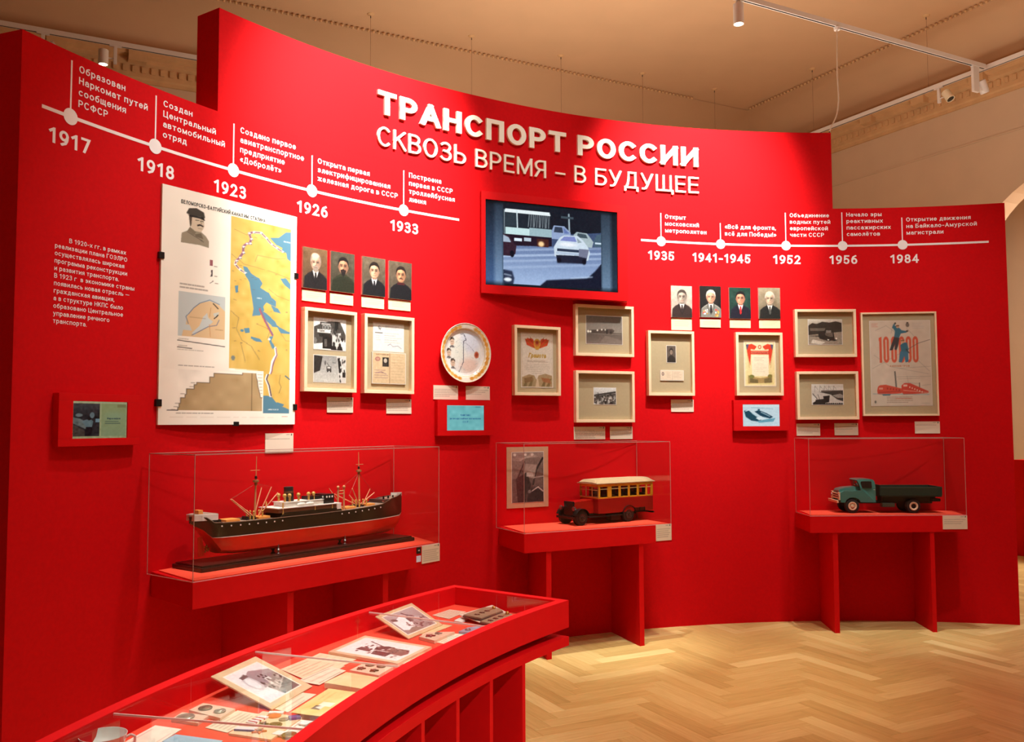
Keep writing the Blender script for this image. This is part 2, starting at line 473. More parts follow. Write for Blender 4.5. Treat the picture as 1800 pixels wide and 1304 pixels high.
    l('е', .42, [(0, .52), (.42, .52)], EL(.21, .5, .21, .5, 4, 318, 18)); l('ё', .42, [(0, .52), (.42, .52)], EL(.21, .5, .21, .5, 4, 318, 18), [(.1, 1.27), (.1, 1.271)], [(.32, 1.27), (.32, 1.271)])
    l('р', .42, [(0, -.3), (0, 1)], EL(.215, .5, .21, .5, 0, 360, 20)); l('у', .40, [(0, 1), (.21, .08)], [(.4, 1), (.18, -.12), (.12, -.24), (.02, -.27)])
    l('ф', .62, [(.31, -.28), (.31, 1.28)], EL(.31, .5, .31, .5, 0, 360, 22)); l('й', .40, [(0, 0), (0, 1)], [(0, .02), (.4, .98)], [(.4, 1), (.4, 0)], EL(.2, 1.27, .12, .10, 190, 350))
    l('х', .40, [(0, 0), (.4, 1)], [(0, 1), (.4, 0)])
    return G, L
GCAP, GLOW = glyph_table()
def stroke_poly(P, t):
    """mitred outline of an open or closed polyline, as quads"""
    P = [Vector((p[0], p[1])) for p in P]
    P = [p for i, p in enumerate(P) if i == 0 or (p - P[i - 1]).length > 1e-5]
    closed = len(P) > 3 and (P[0] - P[-1]).length < 1e-4
    if closed: P = P[:-1]
    n = len(P); h = t / 2
    if not closed:
        d0 = (P[0] - P[1]).normalized(); d1 = (P[-1] - P[-2]).normalized()
        P[0] = P[0] + d0 * h * 1.0; P[-1] = P[-1] + d1 * h * 1.0
    N = []
    for i in range(n):
        a = P[(i - 1) % n] if (closed or i > 0) else None; b = P[(i + 1) % n] if (closed or i < n - 1) else None
        d1 = (P[i] - a).normalized() if a is not None else None; d2 = (b - P[i]).normalized() if b is not None else None
        if d1 is None: m = Vector((-d2.y, d2.x))
        elif d2 is None: m = Vector((-d1.y, d1.x))
        else:
            q = (Vector((-d1.y, d1.x)) + Vector((-d2.y, d2.x)))
            if q.length < .3: m = Vector((-d1.y, d1.x))
            else:
                q.normalize(); m = q / max(.35, q.dot(Vector((-d1.y, d1.x))))
        N.append(m * h)
    out = []
    for i in range(n if closed else n - 1):
        j = (i + 1) % n
        out.append([P[i] + N[i], P[i] - N[i], P[j] - N[j], P[j] + N[j]])
    return out
def clip_y(poly, y, keep_above):
    out = []
    for a, b in zip(poly, poly[1:] + poly[:1]):
        ia = (a[1] >= y) if keep_above else (a[1] <= y); ib = (b[1] >= y) if keep_above else (b[1] <= y)
        if ia: out.append(a)
        if ia != ib:
            k = (y - a[1]) / (b[1] - a[1]); out.append((a[0] + (b[0] - a[0]) * k, y))
    return out
_tc = {}
def glyph_polys(ch, t):
    if (ch, t) in _tc: return _tc[(ch, t)]
    low = ch in GLOW
    w_, st = (GLOW if low else GCAP).get(ch, (.3, ()))
    hh = XH if low else 1.0
    def Y(v): return t / 2 + v * (hh - t) if 0 <= v <= 1 else ((hh - t / 2) + (v - 1) * .95 if v > 1 else t / 2 + v)
    res = []
    for s_ in st:
        ys = [p[1] for p in s_]
        for q in stroke_poly([(p[0] + t / 2, Y(p[1])) for p in s_], t):
            q = [tuple(v) for v in q]
            if min(ys) >= 0: q = clip_y(q, 0, True)
            if max(ys) <= 1 and len(q) > 2: q = clip_y(q, hh, False)
            if len(q) > 2: res.append(q)
    _tc[(ch, t)] = (res, w_ + t)
    return _tc[(ch, t)]
def text_glyphs(s_, t, sp=.15):
    """[(polygons)] per character and the whole width; cap height 1"""
    x = 0.0; out = []
    for ch in s_:
        if ch == ' ': x += .30 + sp * .3; continue
        ps, adv = glyph_polys(ch, t)
        out.append([[(px + x, py) for px, py in q] for q in ps]); x += adv + sp
    return out, x - sp
def text_arr(s_, t=.14):
    gl, W_ = text_glyphs(s_, t)
    V, F = [], []
    for g_ in gl:
        for q in g_:
            n = len(V); V += q; F.append(tuple(range(n, n + len(q))))
    return V, F, 1.0, W_

def picture(name, cv, corners, parent, mt=None):
    """grid mesh over four corners (bottom-left, bottom-right, top-right, top-left) wearing the painted colours"""
    bl, br, tr, tl = [np.array(c, float) for c in corners]
    W_, H_ = cv.W, cv.H
    u = np.linspace(0, 1, W_)[None, :, None]; v = np.linspace(0, 1, H_)[:, None, None]
    P = (tl * (1 - u) + tr * u) * (1 - v) + (bl * (1 - u) + br * u) * v
    P = P.reshape(-1, 3)
    i = np.arange(H_ - 1)[:, None] * W_ + np.arange(W_ - 1)[None]
    F = np.stack([i + W_, i + W_ + 1, i + 1, i], -1).reshape(-1, 4)
    me = bpy.data.meshes.new(name)
    me.vertices.add(len(P)); me.vertices.foreach_set('co', P.ravel().astype(np.float32))
    me.loops.add(F.size); me.loops.foreach_set('vertex_index', F.ravel().astype(np.int32))
    me.polygons.add(len(F)); me.polygons.foreach_set('loop_start', np.arange(0, F.size, 4, dtype=np.int32))
    me.update(calc_edges=True)
    a = np.clip(cv.a, 0, 1).reshape(-1, 3)
    a = np.where(a <= 0.04045, a / 12.92, ((a + 0.055) / 1.055) ** 2.4)
    ca = me.color_attributes.new('Col', 'FLOAT_COLOR', 'POINT')
    ca.data.foreach_set('color', np.c_[a, np.ones(len(a))].ravel().astype(np.float32))
    me.materials.append(mt or PRT)
    o = bpy.data.objects.new(name, me); COL.objects.link(o)
    if parent: o.parent = parent
    return o

def pic_xz(name, cv, x0, x1, z0, z1, y, parent, mt=None):
    return picture(name, cv, ((x0, y, z0), (x1, y, z0), (x1, y, z1), (x0, y, z1)), parent, mt)

# ---- what each picture shows
def portrait(bg, bg2, skin, hair, coat, shirt=None, tie=None, beard=0, must=0, bald=0, medals=0, collar=None, seed=1, W_=54, H_=80, cx=28):
    c = Cv(W_, H_, bg)
    c.grad(0, 0, W_, H_, bg, bg2)
    c.noise(6, 6, seed)
    sk2 = tuple(v * .72 for v in skin)
    c.poly([(cx - 26, H_ + 2), (cx - 24, 58), (cx - 17, 51), (cx - 7, 45), (cx + 7, 45), (cx + 18, 51), (cx + 25, 58), (cx + 27, H_ + 2)], coat)
    ck = tuple(min(255, v * 1.5 + 10) for v in coat)
    c.line([(cx - 22, 57), (cx - 9, 48)], 1.2, ck, .5); c.line([(cx + 10, 48), (cx + 23, 57)], 1.2, ck, .5)
    if shirt:
        c.poly([(cx - 7, 43), (cx, 66), (cx + 7, 43)], shirt)
        if tie: c.poly([(cx - 2, 48), (cx + 2, 48), (cx + 3, 66), (cx, 70), (cx - 2.5, 66)], tie)
        c.line([(cx - 7, 44), (cx - 9, 54), (cx, 72)], 1.2, tuple(v * .5 for v in coat), .9)
        c.line([(cx + 7, 44), (cx + 9, 54), (cx, 72)], 1.2, tuple(v * .5 for v in coat), .9)
    c.rect(cx - 5, 36, cx + 5, 46, sk2)
    if collar: c.poly([(cx - 8, 44), (cx + 8, 44), (cx + 9, 49), (cx - 9, 49)], collar)
    c.ell(cx, 25, 12, 15.5, hair)
    c.ell(cx, 29, 10.6, 14.6, skin, soft=1.5)
    sk3 = tuple(v * .5 for v in skin); hi = tuple(min(255, v * 1.14) for v in skin)
    c.ell(cx + 6.5, 31, 5, 12, sk3, .45, soft=5); c.ell(cx - 8.6, 32, 2.6, 9, sk3, .35, soft=3)
    c.ell(cx - 1.5, 20, 5.5, 3.6, hi, .55, soft=4); c.ell(cx - 4.6, 33, 2.6, 2.4, hi, .4, soft=3)
    c.ell(cx - 4.3, 27, 3.4, 2.2, sk3, .5, soft=2.5); c.ell(cx + 4.3, 27, 3.4, 2.2, sk3, .55, soft=2.5)
    c.ell(cx, 42.5, 5, 1.6, sk3, .45, soft=3)
    c.ell(cx - 10, 30, 1.8, 3.4, sk2); c.ell(cx + 10, 30, 1.8, 3.4, sk2)
    if not bald:
        c.poly([(cx - 11, 24), (cx - 10, 15), (cx - 3, 10), (cx + 6, 10.5), (cx + 11, 17), (cx + 11, 25), (cx + 8, 19), (cx, 16.5), (cx - 7, 18.5)], hair)
    else:
        c.ell(cx - 1, 15, 8, 5, tuple(min(255, v * 1.12) for v in skin), soft=2)
    for sx in (-4.3, 4.3):
        c.line([(cx + sx - 2.4, 25), (cx + sx + 2.4, 24.6)], 1.1, tuple(v * .8 for v in hair) if not bald else sk2, .9)
        c.ell(cx + sx, 27.8, 1.7, 0.9, (40, 26, 22), .9)
    c.line([(cx - .3, 26), (cx - .8, 32)], 1.0, hi, .6); c.line([(cx + 1.2, 27), (cx + 1.8, 33), (cx - 1.2, 33.8)], 1.0, sk3, .8)
    c.line([(cx - 3.2, 37.6), (cx + 3.2, 37.6)], 1.0, (140, 70, 60), .8)
    if must: c.poly([(cx - 5, 37), (cx - 2, 34.4), (cx + 2, 34.4), (cx + 5, 37), (cx, 36.2)], hair)
    if beard:
        c.poly([(cx - 6.5, 36), (cx - 2, 34.6), (cx + 2, 34.6), (cx + 6.5, 36), (cx + 4, 45), (cx, 49), (cx - 4, 45)], hair, .95)
        c.line([(cx - 2.4, 38), (cx + 2.4, 38)], .8, (120, 60, 55), .7)
    if medals:
        r = random.Random(seed)
        for k in range(medals):
            c.ell(cx + r.choice((-1, 1)) * r.uniform(7, 20), r.uniform(58, 76), 1.5, 1.9, r.choice(((230, 190, 90), (220, 70, 60), (235, 235, 235), (190, 150, 60))), .95)
    c.a = c.a ** 1.22
    return c.noise(4, 1.4, seed + 5)

def photo_crowd(W_, H_, seed=5):
    c = Cv(W_, H_, (205, 203, 200)); c.grad(0, 0, W_, H_ * .4, (225, 225, 224), (190, 188, 186))
    r = random.Random(seed)
    c.poly([(0, H_ * .42), (W_, H_ * .2), (W_, H_ * .32), (0, H_ * .5)], (60, 55, 52))
    c.poly([(0, H_ * .5), (W_, H_ * .34), (W_, H_), (0, H_)], (70, 64, 60))
    for k in range(60):
        x = r.uniform(0, W_); y = r.uniform(H_ * .5, H_)
        c.ell(x, y, 1.6, 2.0, r.choice(((225, 220, 214), (30, 26, 25), (150, 140, 132))), .9)
        c.ell(x, y + 4, 2.4, 3.4, r.choice(((24, 21, 20), (90, 84, 80), (200, 196, 190))), .7)
    for k in range(5):
        x = r.uniform(0, W_); c.line([(x, H_ * .3), (x + 2, H_ * .5)], 1, (40, 36, 34))
    return c.noise(8, 1.6, seed)

def photo_tram(W_=74, H_=60):
    c = Cv(W_, H_, (226, 224, 220))
    c.poly([(0, 18), (14, 12), (34, 6), (60, 5), (W_, 30), (W_, 38), (46, 44), (0, 50)], (70, 66, 62))
    c.rect(14, 8, 40, 14, (50, 46, 44)); c.rect(17, 10, 38, 13, (175, 170, 165))
    for x in (20, 27, 34): c.rect(x, 14, x + 5, 22, (190, 188, 184)); c.rect(x + 1, 15, x + 4, 21, (40, 38, 36))
    c.rect(8, 22, 40, 28, (225, 222, 216)); c.text('ПАРК', 12, 27, 4, (40, 36, 34))
    c.rect(12, 30, 42, 36, (36, 33, 31)); c.rect(20, 36, 42, 58, (30, 27, 26)); c.rect(24, 40, 30, 54, (92, 86, 82))
    c.poly([(42, 30), (62, 26), (62, 60), (42, 60)], (205, 202, 198))
    c.rect(48, 5, 56, 20, (30, 28, 27)); c.ell(46, 20, 3, 4, (45, 42, 40))
    r = random.Random(4)
    for k in range(26):
        x = r.uniform(38, 73); y = r.uniform(30, 42) if x > 52 else r.uniform(18, 30)
        c.ell(x, y, 1.5, 3, r.choice(((28, 26, 25), (60, 56, 54), (130, 125, 120))))
    for x, y in ((46, 48), (60, 50)):
        c.ell(x, y, 3, 4, (40, 36, 34)); c.poly([(x - 7, 60), (x - 5, 53), (x, 50), (x + 5, 53), (x + 7, 60)], (34, 30, 29))
    c.ell(3, 44, 4, 6, (120, 116, 112))
    return c.noise(9, 1.5, 3)

def photo_street(W_=74, H_=50):
    c = Cv(W_, H_, (178, 174, 170)); c.grad(0, 0, W_, H_, (150, 148, 145), (200, 196, 190))
    c.poly([(0, 0), (20, 2), (14, 30), (0, 38)], (48, 45, 43)); c.poly([(0, 34), (16, 28), (24, 50), (0, 50)], (190, 186, 180))
    c.poly([(52, 0), (74, 0), (74, 50), (58, 50)], (205, 200, 195))
    c.poly([(54, 4), (60, 3), (66, 30), (58, 32)], (36, 33, 32)); c.rect(66, 30, 74, 40, (48, 45, 44))
    c.rect(29, 20, 40, 29, (70, 66, 64)); c.rect(31, 21, 38, 24, (205, 200, 196)); c.rect(30, 28, 33, 31, (20, 18, 18)); c.rect(37, 28, 40, 31, (20, 18, 18))
    c.line([(30, 14), (35, 20)], 1, (40, 38, 36)); c.ell(26, 14, 2, 4, (92, 88, 86)); c.rect(42, 12, 50, 14, (120, 118, 116))
    r = random.Random(8)
    for k in range(20): c.ell(r.uniform(58, 72), r.uniform(6, 48), 1.4, 2.5, r.choice(((30, 28, 27), (230, 226, 220), (90, 86, 84))))
    return c.noise(9, 1.6, 6)

def doc_letter(W_=72, H_=56):
    c = Cv(W_, H_, (232, 224, 214)); c.ell(14, 10, 4, 5, (120, 120, 130), .3); c.line([(12, 8), (17, 14)], 1, (40, 38, 46)); c.line([(13, 12), (19, 10)], .8, (40, 38, 46))
    c.rect(4, 19, 22, 21, (60, 58, 62), .8); c.rows(28, 6, 68, 12, 3, (90, 88, 100)); c.rows(26, 20, 68, 38, 5, (80, 80, 92), .7, .55)
    c.line([(34, 44), (40, 41), (46, 46), (58, 44), (66, 49)], .8, (60, 60, 110)); c.rows(6, 26, 20, 34, 3, (110, 110, 120))
    return c.noise(3, 3, 4)

def doc_book(W_=78, H_=66):
    c = Cv(W_, H_, (214, 184, 146)); c.rect(39, 0, 41, H_, (150, 112, 84), .6)
    c.ell(12, 14, 6, 4.5, (150, 70, 80), .75); c.ell(12, 14, 4, 2.8, (214, 184, 146), .6)
    c.rect(23, 10, 38, 30, (36, 32, 30)); c.ell(30, 17, 4, 5, (196, 180, 162)); c.poly([(24, 30), (26, 24), (34, 24), (37, 30)], (60, 54, 50))
    c.rows(5, 38, 36, 54, 4, (110, 60, 90), .9, .6); c.rows(44, 8, 74, 58, 9, (120, 90, 70), .6, .35, 9); c.line([(8, 44), (20, 41), (32, 46)], 1, (90, 50, 100), .8)
    c.text('УДОСТОВЕРЕНИЕ', 8, 5.5, 2.6, (110, 70, 50), 30)
    return c.noise(5, 3, 8)

def cert_flags(W_=74, H_=108):
    c = Cv(W_, H_, (226, 212, 196))
    c.line([(1, 1), (W_ - 1, 1), (W_ - 1, H_ - 1), (1, H_ - 1), (1, 1)], .8, (190, 160, 120), .7)
    for s in (-1, 1):
        for k in range(3):
            x = 37 + s * (9 + 6 * k)
            c.poly([(37 + s * 4, 26), (x, 12 - k), (x + s * 7, 9 + 2 * k), (x + s * 3, 26 - k), (37 + s * 6, 30)], (206, 70, 34) if k != 1 else (188, 44, 30))
            c.line([(37 + s * 3, 31), (x + s * 7, 8 + 2 * k)], 1.0, (150, 104, 40))
    c.ell(37, 20, 8, 9, (208, 160, 62)); c.ell(37, 20, 6, 6.6, (200, 110, 50)); c.ell(37, 19, 3, 3.6, (150, 50, 34))
    c.poly([(30, 27), (44, 27), (40, 33), (34, 33)], (206, 150, 60))
    c.text('Грамота', 17, 49, 9, (176, 130, 40), 40, .17, .25)
    c.text('Грамота', 16.4, 48.4, 9, (206, 168, 84), 40, .15, .25)
    c.rows(14, 55, 66, 57, 2, (110, 80, 50), .8, .5); c.rows(10, 62, 66, 72, 4, (130, 110, 90), .6, .5, 5); c.rows(24, 76, 52, 80, 2, (130, 110, 90), .6, .5)
    c.poly([(2, 88), (18, 82), (30, 84), (36, 94), (40, 84), (56, 80), (72, 84), (72, 106), (2, 106)], (176, 150, 112))
    for x0 in (4, 16, 46, 58): c.poly([(x0, 106), (x0 + 9, 90), (x0 + 12, 90), (x0 + 8, 106)], (120, 100, 62), .8)
    c.poly([(6, 90), (26, 86), (28, 95), (8, 100)], (142, 110, 74)); c.poly([(46, 88), (66, 90), (70, 100), (50, 96)], (168, 110, 72))
    c.poly([(33, 106), (36, 90), (39, 90), (42, 106)], (214, 190, 160))
    return c.noise(5, 2, 12)

def cert_red(W_=70, H_=98):
    c = Cv(W_, H_, (234, 214, 170)); c.grad(4, 4, W_ - 4, H_ - 4, (238, 214, 176), (226, 206, 140))
    for s in (-1, 1):
        c.poly([(35 + s * 6, 12), (35 + s * 18, 6), (35 + s * 28, 9), (35 + s * 26, 16), (35 + s * 12, 19)], (214, 62, 36))
        c.poly([(35 + s * 20, 14), (35 + s * 30, 12), (35 + s * 26, 34), (35 + s * 22, 54), (35 + s * 20, 30)], (212, 56, 34))
        c.poly([(35 + s * 24, 7), (35 + s * 31, 8), (35 + s * 28, 20)], (72, 74, 110)); c.line([(35 + s * 31, 5), (35 + s * 24, 58)], .8, (180, 140, 70))
    c.ell(35, 13, 7, 7.5, (236, 218, 180)); c.ell(35, 13, 4, 4.5, (190, 90, 60)); c.ell(35, 13, 2, 2.4, (236, 218, 180))
    c.rect(14, 21, 56, 29, (206, 50, 34)); c.rect(16, 22.5, 54, 27.5, (236, 190, 150), .5); c.text('ПОХВАЛЬНАЯ', 18, 27, 3.2, (150, 30, 24), 34)
    c.rect(17, 31, 54, 76, (240, 224, 196)); c.rows(21, 36, 50, 42, 3, (150, 120, 90), .6, .6); c.rows(21, 50, 50, 66, 5, (150, 120, 90), .6, .4)
    c.poly([(8, 74), (20, 78), (36, 80), (50, 78), (62, 72), (62, 90), (8, 92)], (170, 140, 88)); c.poly([(12, 80), (30, 84), (30, 91), (12, 90)], (110, 96, 60)); c.poly([(44, 82), (60, 78), (60, 90), (44, 91)], (120, 104, 66))
    c.ell(16, 77, 6, 4, (120, 118, 60)); c.ell(57, 76, 5, 4, (130, 120, 60))
    return c.noise(4, 2, 13)

def photo_airport(W_=84, H_=58):
    c = Cv(W_, H_, (120, 108, 98)); c.grad(0, 0, W_, 34, (112, 104, 96), (140, 128, 118)); c.grad(0, 34, W_, H_, (96, 84, 76), (120, 104, 96))
    c.poly([(6, 30), (60, 26), (66, 30), (60, 36), (6, 38)], (78, 66, 60)); c.rect(0, 36, W_, 38, (140, 126, 118), .5)
    for x, y, r_ in ((5, 33, 2.4), (10, 33, 2.2), (26, 30, 1.8), (36, 28.5, 1.6), (44, 28.5, 1.2)): c.ell(x, y, r_, r_, (252, 246, 230), 1, 2)
    for x in (48, 57): c.ell(x, 30, 1, 1.4, (34, 28, 26)); c.rect(x - 1.3, 31, x + 1.3, 37, (34, 28, 26))
    c.poly([(30, 58), (44, 40), (84, 50), (84, 58)], (132, 116, 106), .7)
    return c.noise(4, 2, 3)

def photo_pilot(W_=34, H_=50):
    c = Cv(W_, H_, (96, 84, 76)); c.ell(17, 18, 8, 11, (58, 48, 42)); c.ell(17, 20, 5.5, 7, (150, 128, 112)); c.poly([(9, 15), (17, 5), (25, 15), (22, 13), (12, 13)], (40, 33, 30))
    c.poly([(2, 50), (4, 36), (12, 29), (22, 29), (30, 36), (32, 50)], (44, 38, 35)); c.ell(14.8, 19, 1, .8, (30, 24, 22)); c.ell(19.2, 19, 1, .8, (30, 24, 22)); c.line([(15, 24), (19, 24)], .8, (90, 60, 52))
    return c.noise(5, 1.5, 9)

def doc_ticket(W_=60, H_=26):
    c = Cv(W_, H_, (226, 202, 176)); c.ell(6, 9, 3, 4.5, (50, 38, 60)); c.ell(6, 9, 1.8, 3, (214, 186, 160)); c.rows(16, 6, 28, 18, 5, (150, 120, 100), .5, .5); c.rows(34, 4, 56, 18, 5, (130, 100, 90), .6, .5); c.line([(31, 1), (31, 25)], .6, (170, 140, 120))
    return c.noise(3, 3, 2)

def photo_truckroad(W_=80, H_=58):
    c = Cv(W_, H_, (196, 186, 172)); c.grad(0, 0, W_, 12, (226, 216, 200), (180, 168, 152))
    c.poly([(0, 14), (10, 8), (20, 10), (34, 5), (50, 7), (66, 4), (80, 8), (80, 34), (0, 40)], (52, 44, 36)); c.rect(4, 20, 40, 26, (120, 108, 96), .8)
    c.poly([(0, 36), (80, 28), (80, 58), (0, 58)], (150, 134, 118)); c.poly([(22, 30), (44, 24), (60, 28), (62, 46), (48, 50), (26, 44)], (42, 34, 30))
    c.rect(40, 30, 58, 40, (96, 84, 74)); c.rect(42, 25, 54, 31, (130, 120, 112)); c.ell(47, 46, 2.2, 2.2, (250, 245, 230)); c.ell(66, 44, 1.8, 1.8, (240, 232, 216)); c.poly([(0, 38), (30, 40), (60, 50), (68, 48), (40, 36)], (36, 30, 26)); c.poly([(10, 46), (40, 52), (30, 58), (6, 54)], (206, 194, 178))
    return c.noise(9, 1.6, 14)

def photo_harbour(W_=74, H_=48):
    c = Cv(W_, H_, (202, 194, 186)); c.grad(0, 0, W_, 16, (232, 226, 218), (206, 198, 190))
    for x in (8, 20, 30, 40, 52): c.line([(x, 4), (x - 2, 18)], .8, (120, 112, 104)); c.line([(x, 4), (x + 6, 12)], .7, (130, 122, 114))
    c.rect(22, 14, 74, 18, (110, 100, 92)); c.poly([(18, 18), (74, 14), (74, 40), (60, 36), (44, 24)], (60, 54, 50)); c.poly([(48, 26), (66, 22), (74, 26), (74, 32), (60, 32)], (150, 142, 134))
    c.poly([(26, 28), (42, 26), (40, 42), (30, 44)], (30, 26, 25)); c.poly([(4, 32), (10, 36), (30, 34), (30, 48), (2, 48)], (40, 35, 33)); c.poly([(0, 26), (10, 30), (8, 40), (0, 44)], (224, 218, 210)); c.line([(14, 24), (18, 36)], 1, (30, 26, 25)); c.line([(2, 22), (12, 34)], 1.4, (30, 26, 25))
    r = random.Random(3)
    for x in range(30, 74, 5): c.ell(x, 47, 2.4, 2.6 + r.random(), (28, 24, 23))
    return c.noise(8, 1.4, 15)

def poster_100(W_=124, H_=178):
    c = Cv(W_, H_, (212, 196, 178)); c.noise(3, 8, 2)
    g = (150, 142, 132)
    c.rows(4, 6, 20, 12, 3, (206, 110, 90), .9, .6); c.rows(88, 6, 112, 16, 4, (150, 150, 156), .7, .5)
    for p in (((12, 20), (34, 10), (60, 30)), ((48, 8), (44, 26)), ((76, 16), (90, 32)), ((8, 72), (40, 96), (118, 112)), ((90, 76), (120, 106)), ((60, 100), (124, 96)), ((4, 100), (70, 64))): c.line(list(p), .8, g, .7)
    red = (214, 92, 66)
    # the number
    x = 19
    c.poly([(x - 1, 36), (x + 5, 33), (x + 5, 88), (x, 88), (x, 42), (x - 1, 42)], red)
    for k, x in enumerate((28, 44, 60, 74, 88)):
        if k in (2, 3, 4): x = x
        c.ell(x + 5, 43, 5.8, 10, red); c.ell(x + 5, 78, 5.8, 10, red); c.rect(x - .8, 43, x + 10.8, 78, red)
        c.rect(x + 3.6, 42, x + 6.4, 79, (212, 196, 178)); c.ell(x + 5, 42, 1.4, 3, (212, 196, 178)); c.ell(x + 5, 79, 1.4, 3, (212, 196, 178))
    c.text('КИЛОМЕТРОВ', 40, 97, 4, (190, 130, 100), 40)
    blue = (56, 112, 134); dk = (60, 62, 66)
    c.poly([(47, 14), (52, 10), (60, 14), (66, 20), (76, 22), (76, 25), (64, 27), (60, 36), (50, 34), (52, 22)], blue)
    c.ell(57.5, 12, 3, 3.6, (206, 160, 130)); c.poly([(54, 10), (61, 9), (61, 11.5), (54, 12)], (120, 80, 40)); c.line([(48, 14), (52, 6)], 3, blue); c.ell(53, 5.4, 2, 2, (90, 80, 70)); c.ell(77, 22, 2.4, 2, (90, 80, 70))
    c.poly([(50, 34), (61, 36), (58, 52), (54, 62), (50, 60), (52, 48), (46, 62), (40, 62), (44, 50)], dk)
    c.poly([(62, 52), (68, 46), (76, 46), (79, 60), (76, 68), (64, 66)], blue); c.ell(67, 44, 3, 3.6, (206, 160, 130)); c.poly([(63, 41), (71, 40), (71, 42.5), (64, 43)], (130, 90, 50))
    c.poly([(62, 64), (78, 66), (78, 86), (72, 88), (70, 74), (64, 88), (58, 87), (60, 72)], (66, 122, 150)); c.line([(78, 60), (98, 48), (124, 40)], .9, (90, 84, 80)); c.ell(78, 9, 3.6, 4.6, (120, 106, 96)); c.rect(76, 3, 80, 6, (80, 70, 66)); c.line([(74, 60), (80, 68)], 2, dk)
    # the two locomotives under their wires
    c.poly([(48, 106), (51, 106), (53, 140), (50, 140)], (110, 106, 100)); c.rect(98, 130, 100, 142, (120, 100, 90))
    for p in (((50, 118), (122, 117)), ((56, 122), (100, 121)), ((74, 116), (78, 140)), ((104, 136), (122, 134)), ((70, 130), (98, 132))): c.line(list(p), .7, g, .8)
    c.poly([(14, 138), (18, 135), (30, 134), (62, 142), (62, 152), (30, 155), (13, 154), (12, 146)], (208, 82, 62)); c.poly([(62, 136), (68, 131), (80, 131), (117, 148), (117, 152), (66, 155), (62, 150)], (206, 74, 58))
    c.line([(66, 146), (116, 151)], 1.2, (224, 170, 150)); c.line([(16, 150), (60, 148)], 1.2, (160, 50, 44)); c.rect(66, 134, 74, 138, (230, 190, 170)); c.rect(16, 140, 24, 144, (226, 150, 130))
    for k in range(5): c.rect(32 + k * 6, 140 + k * .8, 35 + k * 6, 144 + k * .8, (170, 56, 48))
    for k in range(6): c.rect(78 + k * 5, 138 + k * 2, 80 + k * 5, 141 + k * 2, (236, 200, 180))
    c.line([(4, 153), (118, 155)], 1.0, (90, 150, 170), .8); c.poly([(22, 154), (40, 154), (38, 157), (24, 157)], (90, 120, 130))
    c.rows(32, 160, 84, 171, 4, (120, 92, 80), 1.0, .7, 6); c.rows(50, 163, 84, 163, 1, (200, 80, 60), 1.0, .8); c.ell(8, 170, 2, 3, (110, 104, 96)); c.rows(102, 173, 120, 173, 1, (140, 130, 120), .6, .6)
    return c

def photo_hangar(W_=66, H_=94):
    c = Cv(W_, H_, (104, 84, 78)); c.grad(0, 0, W_, 30, (150, 128, 120), (110, 90, 84))
    for k in range(8): c.line([(2, 26 - k * 2), (40 + k * 2, 2 + k)], 1, (190, 168, 156), .6)
    for x in (4, 26, 40): c.ell(x + 2, 5, 3, 2.5, (226, 206, 196), .9)
    c.poly([(0, 16), (26, 18), (12, 50), (0, 50)], (130, 108, 100)); c.line([(26, 18), (10, 52)], 2, (48, 38, 36)); c.line([(64, 12), (50, 34), (44, 60)], 4, (44, 34, 33)); c.poly([(28, 22), (52, 24), (46, 50), (24, 46)], (160, 138, 128))
    c.poly([(8, 50), (30, 38), (40, 60), (30, 94), (12, 94)], (58, 46, 44)); c.ell(50, 88, 22, 24, (86, 70, 66)); c.ell(50, 88, 19, 20, (52, 42, 41)); c.line([(36, 76), (54, 66), (64, 74)], 2, (206, 186, 178)); c.ell(36, 74, 3, 3, (240, 228, 220)); c.ell(34, 71, 8, 9, (60, 48, 46), .6); c.rect(30, 38, 44, 46, (200, 182, 174), .8); c.line([(46, 48), (66, 46)], 1.5, (190, 170, 160))
    for k in range(9): c.line([(36 + k * 3, 20 + k), (38 + k * 3, 60)], .6, (180, 160, 150), .35)
    return c.noise(8, 1.8, 16)

def photo_steam(W_=90, H_=60):
    c = Cv(W_, H_, (226, 220, 220)); c.poly([(20, 14), (50, 6), (90, 16), (90, 34), (60, 36), (30, 40)], (150, 132, 136)); c.ell(24, 26, 13, 15, (196, 190, 192)); c.ell(24, 26, 9, 11, (226, 222, 224)); c.poly([(16, 10), (34, 8), (36, 14), (18, 15)], (90, 76, 76))
    for x in (52, 60): c.ell(x, 20, 2, 2, (40, 30, 30)); c.ell(x + 3, 25, 2, 2, (40, 30, 30))
    c.poly([(36, 40), (90, 22), (90, 60), (44, 60)], (150, 138, 130)); c.rect(54, 26, 66, 32, (214, 206, 202))
    r = random.Random(5)
    for k in range(40): c.ell(r.uniform(38, 88), r.uniform(28, 46), r.uniform(1.5, 3.5), r.uniform(1.5, 3), r.choice(((236, 226, 214), (90, 76, 72), (190, 176, 166), (60, 50, 48))), .9)
    c.poly([(44, 60), (52, 50), (90, 38), (90, 60)], (92, 96, 92)); c.ell(50, 54, 6, 5, (130, 132, 128)); c.line([(48, 50), (90, 36)], 1.2, (190, 184, 176))
    return c.noise(6, 1.6, 21)

